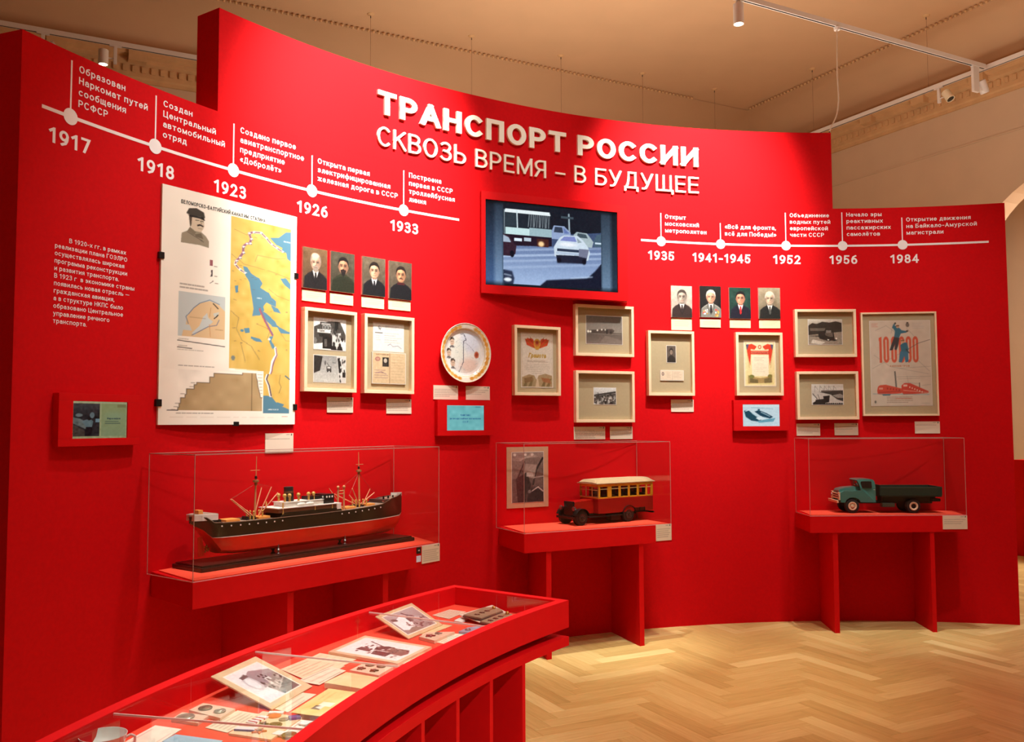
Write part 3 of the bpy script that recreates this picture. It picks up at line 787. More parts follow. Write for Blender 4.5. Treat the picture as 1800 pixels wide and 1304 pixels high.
def photo_tank(W_=110, H_=66):
    c = Cv(W_, H_, (238, 232, 230)); k = (86, 62, 60)
    c.line([(20, 10), (62, 26)], 2.2, (90, 74, 70)); c.poly([(44, 26), (60, 18), (78, 22), (80, 36), (48, 40)], k); c.poly([(66, 22), (100, 20), (108, 34), (104, 46), (70, 44)], (126, 100, 92)); c.poly([(22, 36), (44, 36), (48, 50), (20, 48)], (104, 78, 76)); c.poly([(50, 40), (84, 42), (86, 58), (56, 56)], (92, 66, 66)); c.poly([(84, 46), (106, 46), (104, 64), (84, 62)], (232, 228, 222))
    r = random.Random(2)
    for q in range(46): c.ell(r.uniform(20, 104), r.uniform(22, 58), r.uniform(1, 3.4), r.uniform(1, 2.6), r.choice(((60, 40, 40), (180, 160, 152), (236, 230, 226), (110, 86, 80))), .85)
    for x in (34, 48, 70, 88): c.ell(x, 24 + (x % 5), 2.4, 2.8, (150, 128, 118)); c.ell(x, 20 + (x % 5), 2.2, 1.5, (70, 52, 50))
    return c.noise(6, 1.6, 22)

def photo_launch(W_=88, H_=64):
    c = Cv(W_, H_, (170, 156, 154)); c.grad(0, 0, W_, H_, (176, 162, 162), (150, 132, 128)); c.poly([(4, 22), (40, 10), (46, 30), (34, 62), (4, 50)], (240, 236, 236)); c.ell(12, 18, 8, 4, (90, 74, 70), .9, 1, 20); c.line([(46, 6), (52, 16), (62, 24)], 3.5, (66, 48, 50)); c.poly([(40, 22), (56, 26), (50, 36), (40, 36)], (100, 78, 78))
    r = random.Random(6)
    for q in range(46): c.ell(r.uniform(26, 86), r.uniform(28, 62), r.uniform(1.6, 4), r.uniform(1.2, 3), r.choice(((80, 58, 56), (120, 98, 92), (176, 160, 152), (60, 44, 44))), .85)
    c.poly([(10, 56), (30, 50), (50, 62), (50, 64), (8, 64)], (140, 124, 112)); c.line([(50, 20), (80, 34)], 1.2, (230, 224, 222))
    return c.noise(6, 1.6, 23)

def film_street(W_=250, H_=146):
    c = Cv(W_, H_, (30, 44, 56)); c.grad(0, 0, 32, H_, (38, 50, 64), (120, 150, 186)); c.grad(218, 0, W_, H_, (42, 54, 68), (104, 132, 160))
    c.grad(0, 0, 16, H_, (8, 12, 18), (30, 60, 110), True, .6); c.grad(238, 0, W_, H_, (10, 14, 20), (20, 32, 46), True, .75)
    c.rect(0, 0, W_, 5, (6, 8, 12), .7); c.rect(0, 141, W_, H_, (6, 10, 16), .6); c.blur(3)
    c.rect(32, 4, 218, 142, (22, 27, 38)); c.grad(32, 64, 218, 142, (92, 112, 152), (156, 180, 216))
    c.poly([(34, 62), (218, 40), (218, 70), (34, 74)], (62, 78, 112))
    for y, a in ((78, .5), (88, .7), (97, .5), (108, .4)): c.poly([(32, y + 5), (218, y - 12), (218, y - 8), (32, y + 9)], (176, 196, 226), a)
    # coach
    c.poly([(36, 12), (118, 12), (120, 18), (34, 18)], (220, 232, 236)); c.rect(36, 18, 120, 46, (30, 38, 48)); c.rect(36, 18, 58, 42, (44, 56, 66)); c.line([(57, 14), (58, 46)], 2, (206, 224, 230)); c.poly([(36, 44), (80, 44), (80, 56), (36, 56)], (190, 220, 222)); c.poly([(80, 42), (122, 42), (122, 56), (80, 58)], (150, 178, 186)); c.poly([(36, 56), (122, 56), (122, 72), (44, 76)], (34, 22, 36)); c.rect(94, 60, 116, 74, (70, 36, 32)); c.ell(102, 69, 5.4, 4.6, (240, 206, 150), 1, 3)
    for k in range(11):
        x = 80 + k * 3.7; c.line([(x, 19), (x - 2 + (k % 3), 40)], 1.3, (150, 162, 168), .85)
    c.rect(52, 62, 66, 67, (214, 230, 244)); c.rect(70, 60, 83, 66, (180, 196, 210)); c.line([(34, 14), (34, 66)], 1.5, (130, 150, 160))
    c.line([(155, 12), (156, 44)], 3, (150, 168, 178)); c.rect(140, 16, 164, 20, (60, 74, 84))
    # far cars
    c.poly([(122, 44), (126, 34), (146, 34), (158, 44), (160, 58), (122, 58)], (140, 160, 196)); c.poly([(128, 36), (142, 36), (144, 46), (126, 46)], (50, 60, 80)); c.poly([(144, 36), (156, 46), (146, 47)], (96, 116, 170))
    c.poly([(164, 48), (170, 42), (190, 43), (198, 52), (203, 58), (200, 68), (166, 68)], (160, 178, 184)); c.poly([(172, 44), (188, 45), (192, 52), (170, 52)], (64, 80, 90)); c.poly([(204, 54), (210, 44), (218, 42), (218, 66), (204, 66)], (70, 92, 110)); c.rect(206, 58, 218, 61, (190, 210, 226))
    # near saloon
    c.poly([(126, 72), (132, 62), (138, 54), (146, 50), (172, 49), (182, 56), (192, 68), (196, 78), (192, 92), (150, 96), (127, 88)], (196, 212, 226)); c.poly([(138, 60), (146, 52), (166, 51), (170, 60)], (120, 132, 190)); c.poly([(170, 52), (180, 60), (172, 62)], (140, 156, 164)); c.rect(132, 74, 174, 79, (44, 56, 78)); c.rect(130, 80, 180, 84, (170, 188, 210)); c.poly([(130, 86), (190, 84), (188, 98), (132, 100)], (30, 34, 52)); c.poly([(174, 72), (194, 72), (190, 88), (174, 86)], (110, 116, 140))
    for x in (136, 184): c.ell(x, 95, 4, 5, (18, 20, 32))
    c.ell(152, 66, 16, 3.4, (236, 240, 246), .8, 3)
    # car at the left edge, car bonnet in front
    c.poly([(32, 56), (44, 60), (50, 70), (56, 76), (54, 90), (48, 94), (32, 94)], (52, 32, 46)); c.poly([(32, 58), (42, 62), (46, 70), (32, 70)], (160, 176, 196)); c.ell(48, 90, 4, 6, (16, 18, 30))
    c.poly([(32, 118), (48, 120), (52, 132), (50, 142), (32, 142)], (40, 50, 74)); c.ell(40, 135, 7, 3.4, (226, 236, 244)); c.line([(34, 126), (46, 128)], 1.5, (190, 206, 224))
    c.poly([(218, 96), (206, 110), (190, 124), (150, 128), (112, 132), (100, 142), (218, 142)], (20, 26, 44)); c.line([(158, 126), (200, 121)], 2.2, (180, 200, 226), .8); c.blur(1, (34, 98, 216, 141))
    return c.noise(3, 2, 30)

def scr_office(W_=96, H_=64):
    c = Cv(W_, H_, (186, 190, 140)); c.rect(1, 1, W_ - 1, 4, (206, 206, 160)); c.rect(2, 4, 47, 60, (48, 44, 48)); c.grad(2, 4, 47, 30, (80, 76, 78), (40, 38, 42)); c.ell(12, 24, 6, 3, (120, 130, 130)); c.poly([(2, 28), (14, 30), (30, 40), (24, 48), (2, 38)], (120, 128, 124)); c.poly([(16, 34), (30, 30), (36, 34), (34, 44), (24, 44)], (112, 132, 136)); c.ell(29, 29, 4, 3.6, (26, 24, 28)); c.ell(34, 24, 4, 5, (120, 136, 140)); c.poly([(24, 44), (34, 44), (34, 58), (22, 60)], (32, 26, 34)); c.rect(40, 30, 47, 36, (130, 160, 170)); c.poly([(2, 40), (22, 50), (22, 60), (2, 60)], (78, 66, 60)); c.noise(8, 3, 31)
    c.grad(50, 4, W_ - 2, 60, (160, 170, 112), (142, 164, 124), True, .7); c.ell(74, 26, 16, 8, (160, 186, 150), .5, 8); c.rect(78, 5, 94, 10, (140, 134, 90), .7); c.text('Наркомфин', 60, 31, 3.2, (60, 80, 84), 24); c.rows(57, 34.5, 86, 38, 2, (60, 80, 84), 1.1, .8)
    return c

def scr_title(W_=68, H_=46):
    c = Cv(W_, H_, (120, 196, 200)); c.noise(7, 6, 32); c.rect(0, 0, W_, 1.4, (180, 226, 228)); c.rows(52, 3, 62, 3, 1, (60, 110, 140), 1, .8); c.text('Комплекс', 25, 19.5, 3.6, (52, 104, 150), 18); c.text('антикоррозийных материалов', 6, 25.5, 3, (52, 104, 150), 56); c.text('СССР', 29, 31.5, 3, (52, 104, 150), 10)
    return c

def scr_ships(W_=68, H_=42):
    c = Cv(W_, H_, (206, 228, 236)); c.rect(0, 0, W_, 5, (226, 242, 246)); c.poly([(3, 12), (12, 11), (22, 20), (36, 28), (30, 33), (16, 31), (6, 24)], (34, 78, 96)); c.poly([(22, 14), (30, 11), (44, 17), (56, 24), (50, 27), (34, 23)], (30, 70, 90)); c.line([(6, 13), (12, 11), (18, 16)], 1.5, (226, 242, 248)); c.rect(28, 9, 32, 13, (60, 100, 116)); c.poly([(26, 32), (46, 28), (60, 26), (56, 33), (30, 35)], (110, 168, 186)); c.line([(18, 17), (30, 26)], 1.5, (190, 220, 230)); c.line([(34, 15), (50, 23)], 1.2, (180, 214, 226)); c.poly([(24, 26), (34, 22), (40, 28), (30, 30)], (228, 244, 248)); c.line([(16, 6), (56, 9)], .8, (140, 180, 196))
    return c.noise(4, 2, 33)

def big_map(W_=236, H_=322):
    """canal map sheet"""
    c = Cv(W_, H_, (244, 236, 220)); c.noise(2, 20, 1)
    pass
    # portrait of the man in a cap
    P = (150, 140, 118); D = (58, 50, 42)
    c.poly([(30, 92), (31, 76), (40, 70), (46, 65), (60, 66), (70, 74), (75, 82), (75, 93), (60, 91)], P); c.poly([(44, 66), (52, 74), (62, 70), (66, 80), (54, 78)], (110, 100, 82)); c.line([(40, 72), (52, 78), (66, 84)], 1.2, D, .6)
    c.poly([(42, 44), (66, 44), (67, 58), (62, 68), (50, 68), (43, 58)], (206, 190, 164)); c.poly([(42, 44), (47, 44), (46, 60), (44, 62)], (80, 70, 58)); c.poly([(38, 40), (42, 31), (54, 28), (66, 33), (68, 42), (60, 41), (46, 43)], (64, 58, 50)); c.poly([(40, 42), (66, 41), (68, 47), (58, 44.5), (44, 45)], (30, 27, 25))
    c.line([(53, 49), (58, 48.4)], 1.2, D); c.line([(61, 48.6), (65, 49)], 1.2, D); c.line([(60.5, 49), (62.5, 54)], 1, (130, 112, 90)); c.poly([(55, 57), (60, 54.6), (66, 57), (65, 59), (60, 57.6), (56, 59.6)], (36, 30, 28)); c.line([(57, 62), (63, 62)], .8, D, .5); c.poly([(44, 62), (54, 70), (50, 76), (40, 70)], (124, 114, 94)); 
    # legend
    c.rect(77, 109, 82, 118, (150, 90, 96)); c.rows(84, 118, 90, 118, 1, D); c.poly([(79, 125), (82, 124), (82, 134), (78, 135), (80, 130)], (70, 64, 66)); c.rows(85, 133, 90, 133, 1, D); c.line([(78, 145), (83, 141)], 1, (110, 100, 96)); c.rows(86, 144, 92, 144, 1, D)
    c.rows(30, 152, 78, 157, 2, (60, 54, 50), .9, .8)
    # little sea map
    c.rect(28, 163, 104, 243, (192, 200, 196)); land = (216, 186, 142)
    c.poly([(40, 222), (42, 206), (52, 190), (62, 180), (78, 174), (92, 178), (104, 190), (104, 243), (34, 243), (36, 232), (50, 232), (46, 222)], land)
    c.poly([(68, 204), (74, 196), (76, 206), (84, 212), (76, 222), (60, 232), (54, 240), (50, 236), (62, 222)], (192, 200, 196)); c.poly([(84, 196), (94, 192), (92, 200), (86, 202)], (192, 200, 196), .8)
    c.line([(44, 220), (40, 208), (52, 190), (62, 180), (78, 172), (94, 178)], 1, (70, 96, 130), .9); c.line([(50, 240), (62, 232), (76, 222), (90, 218), (94, 208)], 1, (70, 90, 140), .9)
    c.line([(84, 178), (92, 186)], 1.6, (24, 22, 24)); c.line([(86, 206), (92, 198)], 1.6, (24, 22, 24)); c.rows(46, 208, 74, 208, 1, (120, 90, 60)); c.rows(88, 226, 102, 226, 1, (120, 90, 60)); c.line([(80, 186), (78, 204)], .7, (180, 120, 70)); c.line([(78, 218), (80, 240)], .7, (190, 130, 80))
    c.rows(29, 248, 46, 248, 1, D); c.line([(28, 251), (104, 256)], 1.3, (40, 36, 34)); c.rows(29, 260, 44, 260, 1, D); c.line([(28, 263), (50, 264)], 1.3, (40, 36, 34)); c.rows(28, 267, 72, 270, 1, D, .7)
    c.rows(30, 296, 92, 297, 1, (70, 60, 52), .9, .8)
    # the main map
    Y = (206, 172, 88); B = (84, 128, 148); ox = 112
    c.poly([(ox, 0 + 36), (224, 36), (224, 400), (174, 400), (174, 298), (ox, 297)], Y); c.rect(112, 36, 224, 297, Y); c.rect(174, 290, 224, 306, Y)
    c.noise(7, 9, 4, (112, 36, 224, 300)); c.noise(4, 25, 5, (112, 36, 224, 300))
    # foot of the sheet is drawn by the lower canvas; water first
    c.poly([(183, 62), (200, 58), (214, 44), (224, 42), (224, 104), (217, 100), (215, 88), (206, 84), (207, 78), (196, 74)], B)
    c.poly([(134, 132), (142, 134), (150, 146), (158, 150), (164, 152), (170, 162), (166, 172), (182, 180), (188, 190), (196, 196), (196, 206), (188, 204), (178, 200), (172, 208), (174, 214), (166, 224), (152, 226), (154, 214), (152, 202), (150, 190), (148, 178), (146, 164), (138, 150)], B)
    c.poly([(166, 214), (180, 220), (196, 232), (200, 240), (190, 240), (174, 228)], B); c.poly([(196, 236), (214, 244), (224, 246), (224, 250), (206, 250)], B); c.poly([(204, 146), (214, 142), (224, 154), (224, 166), (212, 158)], B); c.poly([(120, 176), (126, 174), (126, 188), (122, 190)], B); c.poly([(186, 204), (200, 208), (206, 216), (192, 214)], B)
    c.poly([(137, 248), (147, 246), (148, 254), (140, 256)], B); c.poly([(150, 260), (166, 263), (172, 268), (160, 268), (150, 264)], B); c.ell(134, 252, 3, 2, B); c.ell(119, 290, 3.5, 2, (120, 128, 120))
    for p in (((114, 112), (136, 128), (160, 130), (186, 134), (222, 142)), ((156, 118), (160, 104), (196, 104), (214, 100)), ((114, 222), (128, 232), (124, 250), (134, 268), (150, 276), (166, 290)), ((160, 238), (186, 246), (180, 262)), ((132, 274), (140, 292)), ((206, 250), (216, 262), (224, 262)), ((182, 172), (198, 184), (222, 190)), ((118, 60), (140, 66), (150, 58), (176, 60))):
        c.line(list(p), .8, (110, 96, 70), .7)
    r = random.Random(12)
    for k in range(26): x = r.uniform(114, 218); y = r.uniform(60, 290); c.line([(x, y), (x + r.uniform(2, 5), y + r.uniform(-.6, 1))], .8, (100, 90, 76), .7)
    # the canal line with its locks
    W1 = (238, 232, 226); K = (134, 92, 104)
    can = [(208, 86), (196, 80), (186, 74), (176, 64), (166, 56), (152, 58), (144, 62), (148, 72), (146, 82), (140, 84), (134, 92), (134, 104), (128, 116), (122, 124), (120, 132), (128, 140), (138, 146)]
    c.line(can, 4.6, W1, .8); c.line(can, 2.6, K); c.line(can[5:8], 4, K); c.line(can[7:10], 4.4, K); c.line(can[9:13], 4.4, K); c.line(can[12:14], 4, K); c.line(can[:5], 1.6, K, .9)
    for i, q in enumerate(can): c.ell(q[0] + 1, q[1], 2.4, 1.8, W1, .9); c.ell(q[0] + 2.4, q[1] + 1.2, 1.2, 1, (60, 90, 110), .9)
    c.line([(166, 214), (176, 232), (190, 254)], 4.2, (160, 84, 92)); c.line([(167, 214), (177, 232), (191, 254)], 1.4, (90, 104, 140)); c.poly([(184, 258), (192, 256), (188, 264), (196, 276), (190, 278), (184, 266)], B); c.ell(184, 262, 2.4, 2, W1)
    c.line([(196, 276), (198, 284), (190, 292), (187, 300), (182, 322)], 4.4, W1); c.line([(197, 276), (199, 284), (191, 294), (188, 302), (183, 322)], 2, K)
    c.text('БЕЛОЕ', 210, 64.5, 2.6, (240, 240, 236), 13); c.text('ОЗЕРО', 160, 196, 2.4, (236, 236, 230), 9)
    return c

def big_map_foot(W_=236, H_=98):
    """the sheet's lowest band"""
    c = Cv(W_, H_, (244, 236, 220)); c.noise(2, 20, 6); Y = (206, 172, 88); B = (84, 128, 148)
    c.poly([(174, -2), (224, -2), (224, 76), (174, 76)], Y); c.noise(7, 9, 7, (174, 0, 224, 76)); c.poly([(174, 42), (182, 42), (190, 44), (198, 54), (210, 62), (224, 68), (224, 76), (174, 76)], B); c.poly([(200, 54), (214, 58), (212, 62), (202, 60)], B)
    W1 = (238, 232, 226); c.line([(182, 0), (179, 10), (184, 22), (186, 32), (188, 42)], 5, W1); c.line([(183, 0), (180, 10), (185, 22), (187, 32), (189, 42)], 2.4, (80, 62, 70)); c.line([(206, 0), (204, 16), (208, 24), (204, 36)], .8, (110, 96, 70)); c.line([(216, 2), (224, 8)], 2.5, (80, 104, 116)); c.text('ОНЕЖСКОЕ ОЗ', 183, 70, 2.6, (240, 240, 236), 20)
    T = (176, 150, 108)
    st = [(28, 72), (30, 72), (30, 67), (32, 67), (32, 60), (34, 60), (34, 50), (41, 50), (41, 44), (43, 44), (43, 34), (55, 34), (55, 26), (59, 26), (59, 22), (80, 22), (80, 11), (87, 11), (87, 4), (136, 4), (136, -2), (160, -2), (161, 8), (163, 14), (164, 24), (166, 32), (168, 40), (169, 46), (172, 46), (172, 72)]
    c.poly(st, T); c.noise(6, 14, 8, (30, 0, 170, 72)); c.line(st[:-1], 1, (60, 50, 40), .9); c.line([(14, 72), (30, 72)], 1.2, (40, 36, 34)); c.line([(153, -2), (153, 71)], .9, (90, 72, 50))
    for x, y in ((20, 71), (24, 66), (26, 60), (34, 43), (48, 30), (50, 23)): c.line([(x, y), (x + 6, y)], .7, (90, 80, 70))
    for k in range(7): c.line([(163 + k, 2 + k * 6), (172, 2 + k * 6)], .7, (110, 96, 80))
    c.rows(28, 77, 92, 77, 1, (60, 52, 46), .9, .8); c.rows(18, 84, 210, 83, 1, (170, 150, 130), .6, .5); c.rows(210, 82, 222, 82, 1, (180, 80, 70), .8, .7)
    return c
def whole_map():
    a = big_map().a; H_, W_ = a.shape[:2]
    y = np.arange(H_)
    L = np.interp(y, [0, 30, 98, 119, 184, 263, 315, 330], [0, 28, 93, 109, 163, 243, 296, 312])
    Rr = np.interp(y, [0, 25, 28.5, 55.5, 178, 245, 270, 295, 316, 330], [0, 25, 36, 62, 196, 254, 276, 290, 297, 310])
    li = np.clip(np.round(L).astype(int), 0, H_ - 1); ri = np.clip(np.round(Rr).astype(int), 0, H_ - 1)
    b = a.copy(); b[:, :108] = a[li, :108]; b[:, 108:] = a[ri, 108:]
    b = np.concatenate([b, big_map_foot().a], 0)
    c = Cv(2, 2, (0, 0, 0)); c.a = b; c.H, c.W = b.shape[:2]
    return c

# ------------------------------------------------------------------ the room
DA = Vector((0.887, 0.4617, 0)).normalized()       # along the back wall, to the right
DB = Vector((-0.4617, 0.887, 0)).normalized()      # along the side wall, away
AW, BW = 10.53, 11.35                              # side wall / back wall distance
A0, B0 = -7.5, -6.0
ZC = 6.56
def ab(a, b, z=0.0):
    return DA * a + DB * b + Vector((0, 0, z))
ROT = math.atan2(DA.y, DA.x)

def struct(name, mb, m, parent=None, smooth=False):
    o = mb.build(name, m, parent, smooth)
    if parent is None: o['kind'] = 'structure'
    return o

def ab_mesh(mb):
    """local x = along DA, y = along DB"""
    Mx = Matrix.Rotation(ROT, 4, 'Z')
    mb.v = [Mx @ v for v in mb.v]
    return mb

# floor: sub floor and oak herringbone blocks
def wood_mat():
    m = bpy.data.materials.new('oak_parquet'); m.use_nodes = True
    nt = m.node_tree; b = nt.nodes['Principled BSDF']; N = nt.nodes.new; L = nt.links.new
    uv = N('ShaderNodeUVMap'); oi = N('ShaderNodeObjectInfo')
    mp = N('ShaderNodeMapping'); mp.inputs['Scale'].default_value = (2.2, 30, 1)
    cb = N('ShaderNodeCombineXYZ'); mul = N('ShaderNodeMath'); mul.operation = 'MULTIPLY'; mul.inputs[1].default_value = 37
    L(oi.outputs['Random'], mul.inputs[0]); L(mul.outputs[0], cb.inputs[0]); L(mul.outputs[0], cb.inputs[1])
    L(uv.outputs[0], mp.inputs['Vector']); L(cb.outputs[0], mp.inputs['Location'])
    n1 = N('ShaderNodeTexNoise'); n1.inputs['Scale'].default_value = 1.6; n1.inputs['Detail'].default_value = 6; n1.inputs['Distortion'].default_value = 1.2
    L(mp.outputs[0], n1.inputs['Vector'])
    at = N('ShaderNodeVertexColor'); at.layer_name = 'Col'
    ad = N('ShaderNodeMath'); ad.operation = 'MULTIPLY_ADD'; ad.inputs[1].default_value = 0.55
    L(n1.outputs['Fac'], ad.inputs[0])
    sep = N('ShaderNodeSeparateColor'); L(at.outputs[0], sep.inputs[0]); L(sep.outputs[0], ad.inputs[2])
    rp = N('ShaderNodeValToRGB'); e = rp.color_ramp.elements
    e[0].position = 0.25; e[0].color = (*lin((176, 144, 82)), 1); e[1].position = 1.0; e[1].color = (*lin((238, 216, 150)), 1)
    k = rp.color_ramp.elements.new(0.6); k.color = (*lin((212, 180, 112)), 1)
    L(ad.outputs[0], rp.inputs[0]); L(rp.outputs[0], b.inputs['Base Color'])
    b.inputs['Roughness'].default_value = 0.42; b.inputs['Specular IOR Level'].default_value = 0.35
    return m
OAK = wood_mat()
mb = MB().box(A0, AW + 3, B0, BW + 0.3, -0.05, -0.0125)
floor = struct('floor', ab_mesh(mb), mat('dark_joint', (96, 66, 40), 0.8))
PL, PW, NN = 0.6, 0.1, 6
org = Vector((2.07, 4.94, 0)); OA, OB = org.dot(DA), org.dot(DB)
def in_view(p):
    v = Vector((p.x, p.y, -1.55)); d = v.dot(_f)
    if d < .5: return False
    x = 900 + 1558.74 * v.dot(_rt) / d; y = 652 - 1558.74 * v.dot(_up) / d
    rr = math.hypot(p.x - CX, p.y - CY); az = math.degrees(math.atan2(p.x - CX, p.y - CY))
    hidden = rr > R + 0.06 and p.x < 3.98 and az < 16
    return x > 880 and -60 < x < 1870 and y < 1380 and not hidden
cells = []
for i in range(-90, 130):
    for j in range(-80, 130):
        k = (i - j) % (2 * NN)
        if k == 0:
            a0, b0, la, lb = OA + i * PW, OB + j * PW, PL, PW
        elif k == NN:       # the lowest cell of a block lying the other way
            a0, b0, la, lb = OA + i * PW, OB + (j - NN + 1) * PW, PW, PL
        else: continue
        if a0 < A0 or a0 + la > AW + 2.5 or b0 < B0 or b0 + lb > BW: continue
        c = ab(a0 + la / 2, b0 + lb / 2)
        cells.append((in_view(c), math.hypot(c.x, c.y), a0, b0, la, lb))
g_ = 0.0012
def plank_data(la, lb, tone, nm):
    x, y = la - g_, lb - g_
    b_ = 0.0012
    bx = [(0, 0, 0), (x, 0, 0), (x, y, 0), (0, y, 0), (0, 0, .0115), (x, 0, .0115), (x, y, .0115), (0, y, .0115), (b_, b_, .0125), (x - b_, b_, .0125), (x - b_, y - b_, .0125), (b_, y - b_, .0125)]
    fs = [(0, 1, 5, 4), (1, 2, 6, 5), (2, 3, 7, 6), (3, 0, 4, 7), (4, 5, 9, 8), (5, 6, 10, 9), (6, 7, 11, 10), (7, 4, 8, 11), (8, 9, 10, 11)]
    me = bpy.data.meshes.new(nm); me.from_pydata([(p[0], p[1], p[2] - .0125) for p in bx], [], fs)
    uvl = me.uv_layers.new(name='UVMap')
    off = rng.uniform(0, 50)
    for p in me.polygons:
        for li in p.loop_indices:
            v = me.vertices[me.loops[li].vertex_index].co
            uvl.data[li].uv = (v.x + off, v.y + off) if la > lb else (v.y + off, v.x + off)
    ca = me.color_attributes.new('Col', 'FLOAT_COLOR', 'POINT')
    ca.data.foreach_set('color', [tone, tone, tone, 1] * len(me.vertices))
    me.materials.append(OAK)
    return me
PV = {(o_, t): plank_data(PL if o_ else PW, PW if o_ else PL, tt, 'plank') for o_ in (0, 1) for t, tt in enumerate((.2, .26, .32, .38, .44, .5, .62))}
vis = sorted([c for c in cells if c[0]], key=lambda c: c[1])
for c in vis[:300]:
    me = PV[(1 if c[4] > c[5] else 0, random.choice((0, 1, 1, 2, 2, 2, 3, 3, 4, 4, 5, 6)))]
    o = bpy.data.objects.new('plank', me); COL.objects.link(o); o.parent = floor
    o.location = ab(c[2], c[3], random.uniform(-.0002, .0002)); o.rotation_euler = (0, 0, ROT)
rest = vis[300:] + [c for c in cells if not c[0]]
V, F, UVs, T = [], [], [], []
for c in rest:
    n = len(V); o_ = rng.uniform(0, 60); t_ = float(rng.choice((.2, .26, .32, .38, .44, .5, .62)))
    for (x, y, z) in ((0, 0, -.0125), (c[4] - g_, 0, -.0125), (c[4] - g_, c[5] - g_, -.0125), (0, c[5] - g_, -.0125), (0, 0, 0), (c[4] - g_, 0, 0), (c[4] - g_, c[5] - g_, 0), (0, c[5] - g_, 0)):
        V.append(ab(c[2] + x, c[3] + y, z)); T += [t_, t_, t_, 1]; UVs.append((x + o_, y + o_) if c[4] > c[5] else (y + o_, x + o_))
    F += [(n + 4, n + 5, n + 6, n + 7), (n, n + 1, n + 5, n + 4), (n + 1, n + 2, n + 6, n + 5), (n + 2, n + 3, n + 7, n + 6), (n + 3, n, n + 4, n + 7)]
o = mesh_obj('planks', V, F, OAK, floor); tag(o, kind='stuff')
uvl = o.data.uv_layers.new(name='UVMap')
li = np.zeros(len(o.data.loops), int); o.data.loops.foreach_get('vertex_index', li)
uvl.data.foreach_set('uv', np.array(UVs)[li].ravel())
o.data.color_attributes.new('Col', 'FLOAT_COLOR', 'POINT').data.foreach_set('color', T)

# walls, ceiling, cove
TH = 0.3
struct('wall_back', ab_mesh(MB().box(A0 - TH, AW + TH, BW, BW + TH, -.05, 7)), PLASTER)
struct('wall_front', ab_mesh(MB().box(A0 - TH, AW + TH, B0 - TH, B0, -.05, 7)), PLASTER)
struct('wall_left', ab_mesh(MB().box(A0 - TH, A0, B0, BW, -.05, 7)), PLASTER)
# side wall with an arched opening toward the next room
mb = MB()
sP = BW - 4.54                                        # DB coordinate of the reference point on the side wall
yj1 = sP + 0.60; RA = 1.4; yc = yj1 - RA; yj0 = yc - RA; zs = 3.21
mb.box(AW, AW + TH, yj1, BW, -.05, 7); mb.box(AW, AW + TH, B0, yj0, -.05, 7)
n = 28
for i in range(n):
    t0, t1 = math.pi * i / n, math.pi * (i + 1) / n
    ya, yb = yc + RA * math.cos(t0), yc + RA * math.cos(t1); za, zb = zs + RA * math.sin(t0), zs + RA * math.sin(t1)
    mb.add([(AW, ya, za), (AW, yb, zb), (AW, yb, 7), (AW, ya, 7), (AW + TH, ya, za), (AW + TH, yb, zb), (AW + TH, yb, 7), (AW + TH, ya, 7)],
           [(0, 1, 2, 3), (4, 7, 6, 5), (0, 4, 5, 1), (2, 6, 7, 3)])
struct('wall_right', ab_mesh(mb), PLASTER)
mb = MB().box(AW + TH + 2.2, AW + TH + 2.4, yj0 - 2, yj1 + 2, -.05, 7)
struct('wall_beyond', ab_mesh(mb), PLASTER)
struct('ceiling', ab_mesh(MB().box(A0 - TH, AW + 3, B0 - TH, BW + TH, ZC, ZC + .2)), CEILM)
# cove between wall and ceiling, back and side
def cove(name, L0, L1, place):
    prof = []
    for i in range(13):
        t = math.pi / 2 * i / 12
        prof.append((0.0 + 0.72 * (1 - math.cos(t)), 6.04 + 0.515 * math.sin(t)))
    vs = []
    for l in (L0, L1):
        for d, z in prof: vs.append(place(l, d, z))
    k = len(prof)
    fs = [(i, i + 1, k + i + 1, k + i) for i in range(k - 1)]
    o = mesh_obj(name, vs, fs, CEILM, None, True); o['kind'] = 'structure'
    return o
cove('trim_1', A0, AW, lambda l, d, z: ab(l, BW - .001 - d, z))
cove('trim_2', B0, BW, lambda l, d, z: ab(AW - .001 - d, l, z))
# cornices with dentils and small brackets
def cornice(name, L0, L1, place, vis0, vis1):
    prof = [(0, 5.66), (.03, 5.66), (.03, 5.70), (.05, 5.72), (.05, 5.86), (.10, 5.88), (.10, 5.93), (.17, 5.95), (.17, 6.00), (.20, 6.03), (0, 6.06)]
    vs = [place(l, d, z) for l in (L0, L1) for d, z in prof]
    k = len(prof)
    fs = [(i, (i + 1) % k, k + (i + 1) % k, k + i) for i in range(k)] + [tuple(range(k))[::-1], tuple(range(k, 2 * k))]
    o = mesh_obj(name, vs, fs, PLASTERD, None); o['kind'] = 'structure'
    def piece(nm, l, w_, d0, d1, z0, z1):
        vs = [place(l + a * w_ / 2, d, z) for z in (z0, z1) for a, d in ((-1, d0), (1, d0), (1, d1), (-1, d1))]
        mesh_obj(nm, vs, [(0, 3, 2, 1), (4, 5, 6, 7), (0, 1, 5, 4), (1, 2, 6, 5), (2, 3, 7, 6), (3, 0, 4, 7)], PLASTERD, o)
    l = vis0
    while l < vis1:
        piece('dentil', l, .045, .04, .07, 5.77, 5.84); l += .105
    l = vis0 + .3
    while l < vis1:
        piece('bracket', l, .2, .09, .20, 5.86, 5.99); l += .86
    return o
cornice('trim_3', A0, AW, lambda l, d, z: ab(l, BW - d, z), -1.2, 2.4)
cornice('trim_4', B0, BW, lambda l, d, z: ab(AW - d, l, z), 5.9, 10.2)
mb = MB().box(AW - .014, AW, B0, BW, 5.15, 5.168); struct('trim_5', ab_mesh(mb), PLASTER)
mb = MB().box(AW - .025, AW, yj1, BW - .03, 0, .22); struct('baseboard_right', ab_mesh(mb), mat('brown_baseboard', (120, 84, 60), .6))
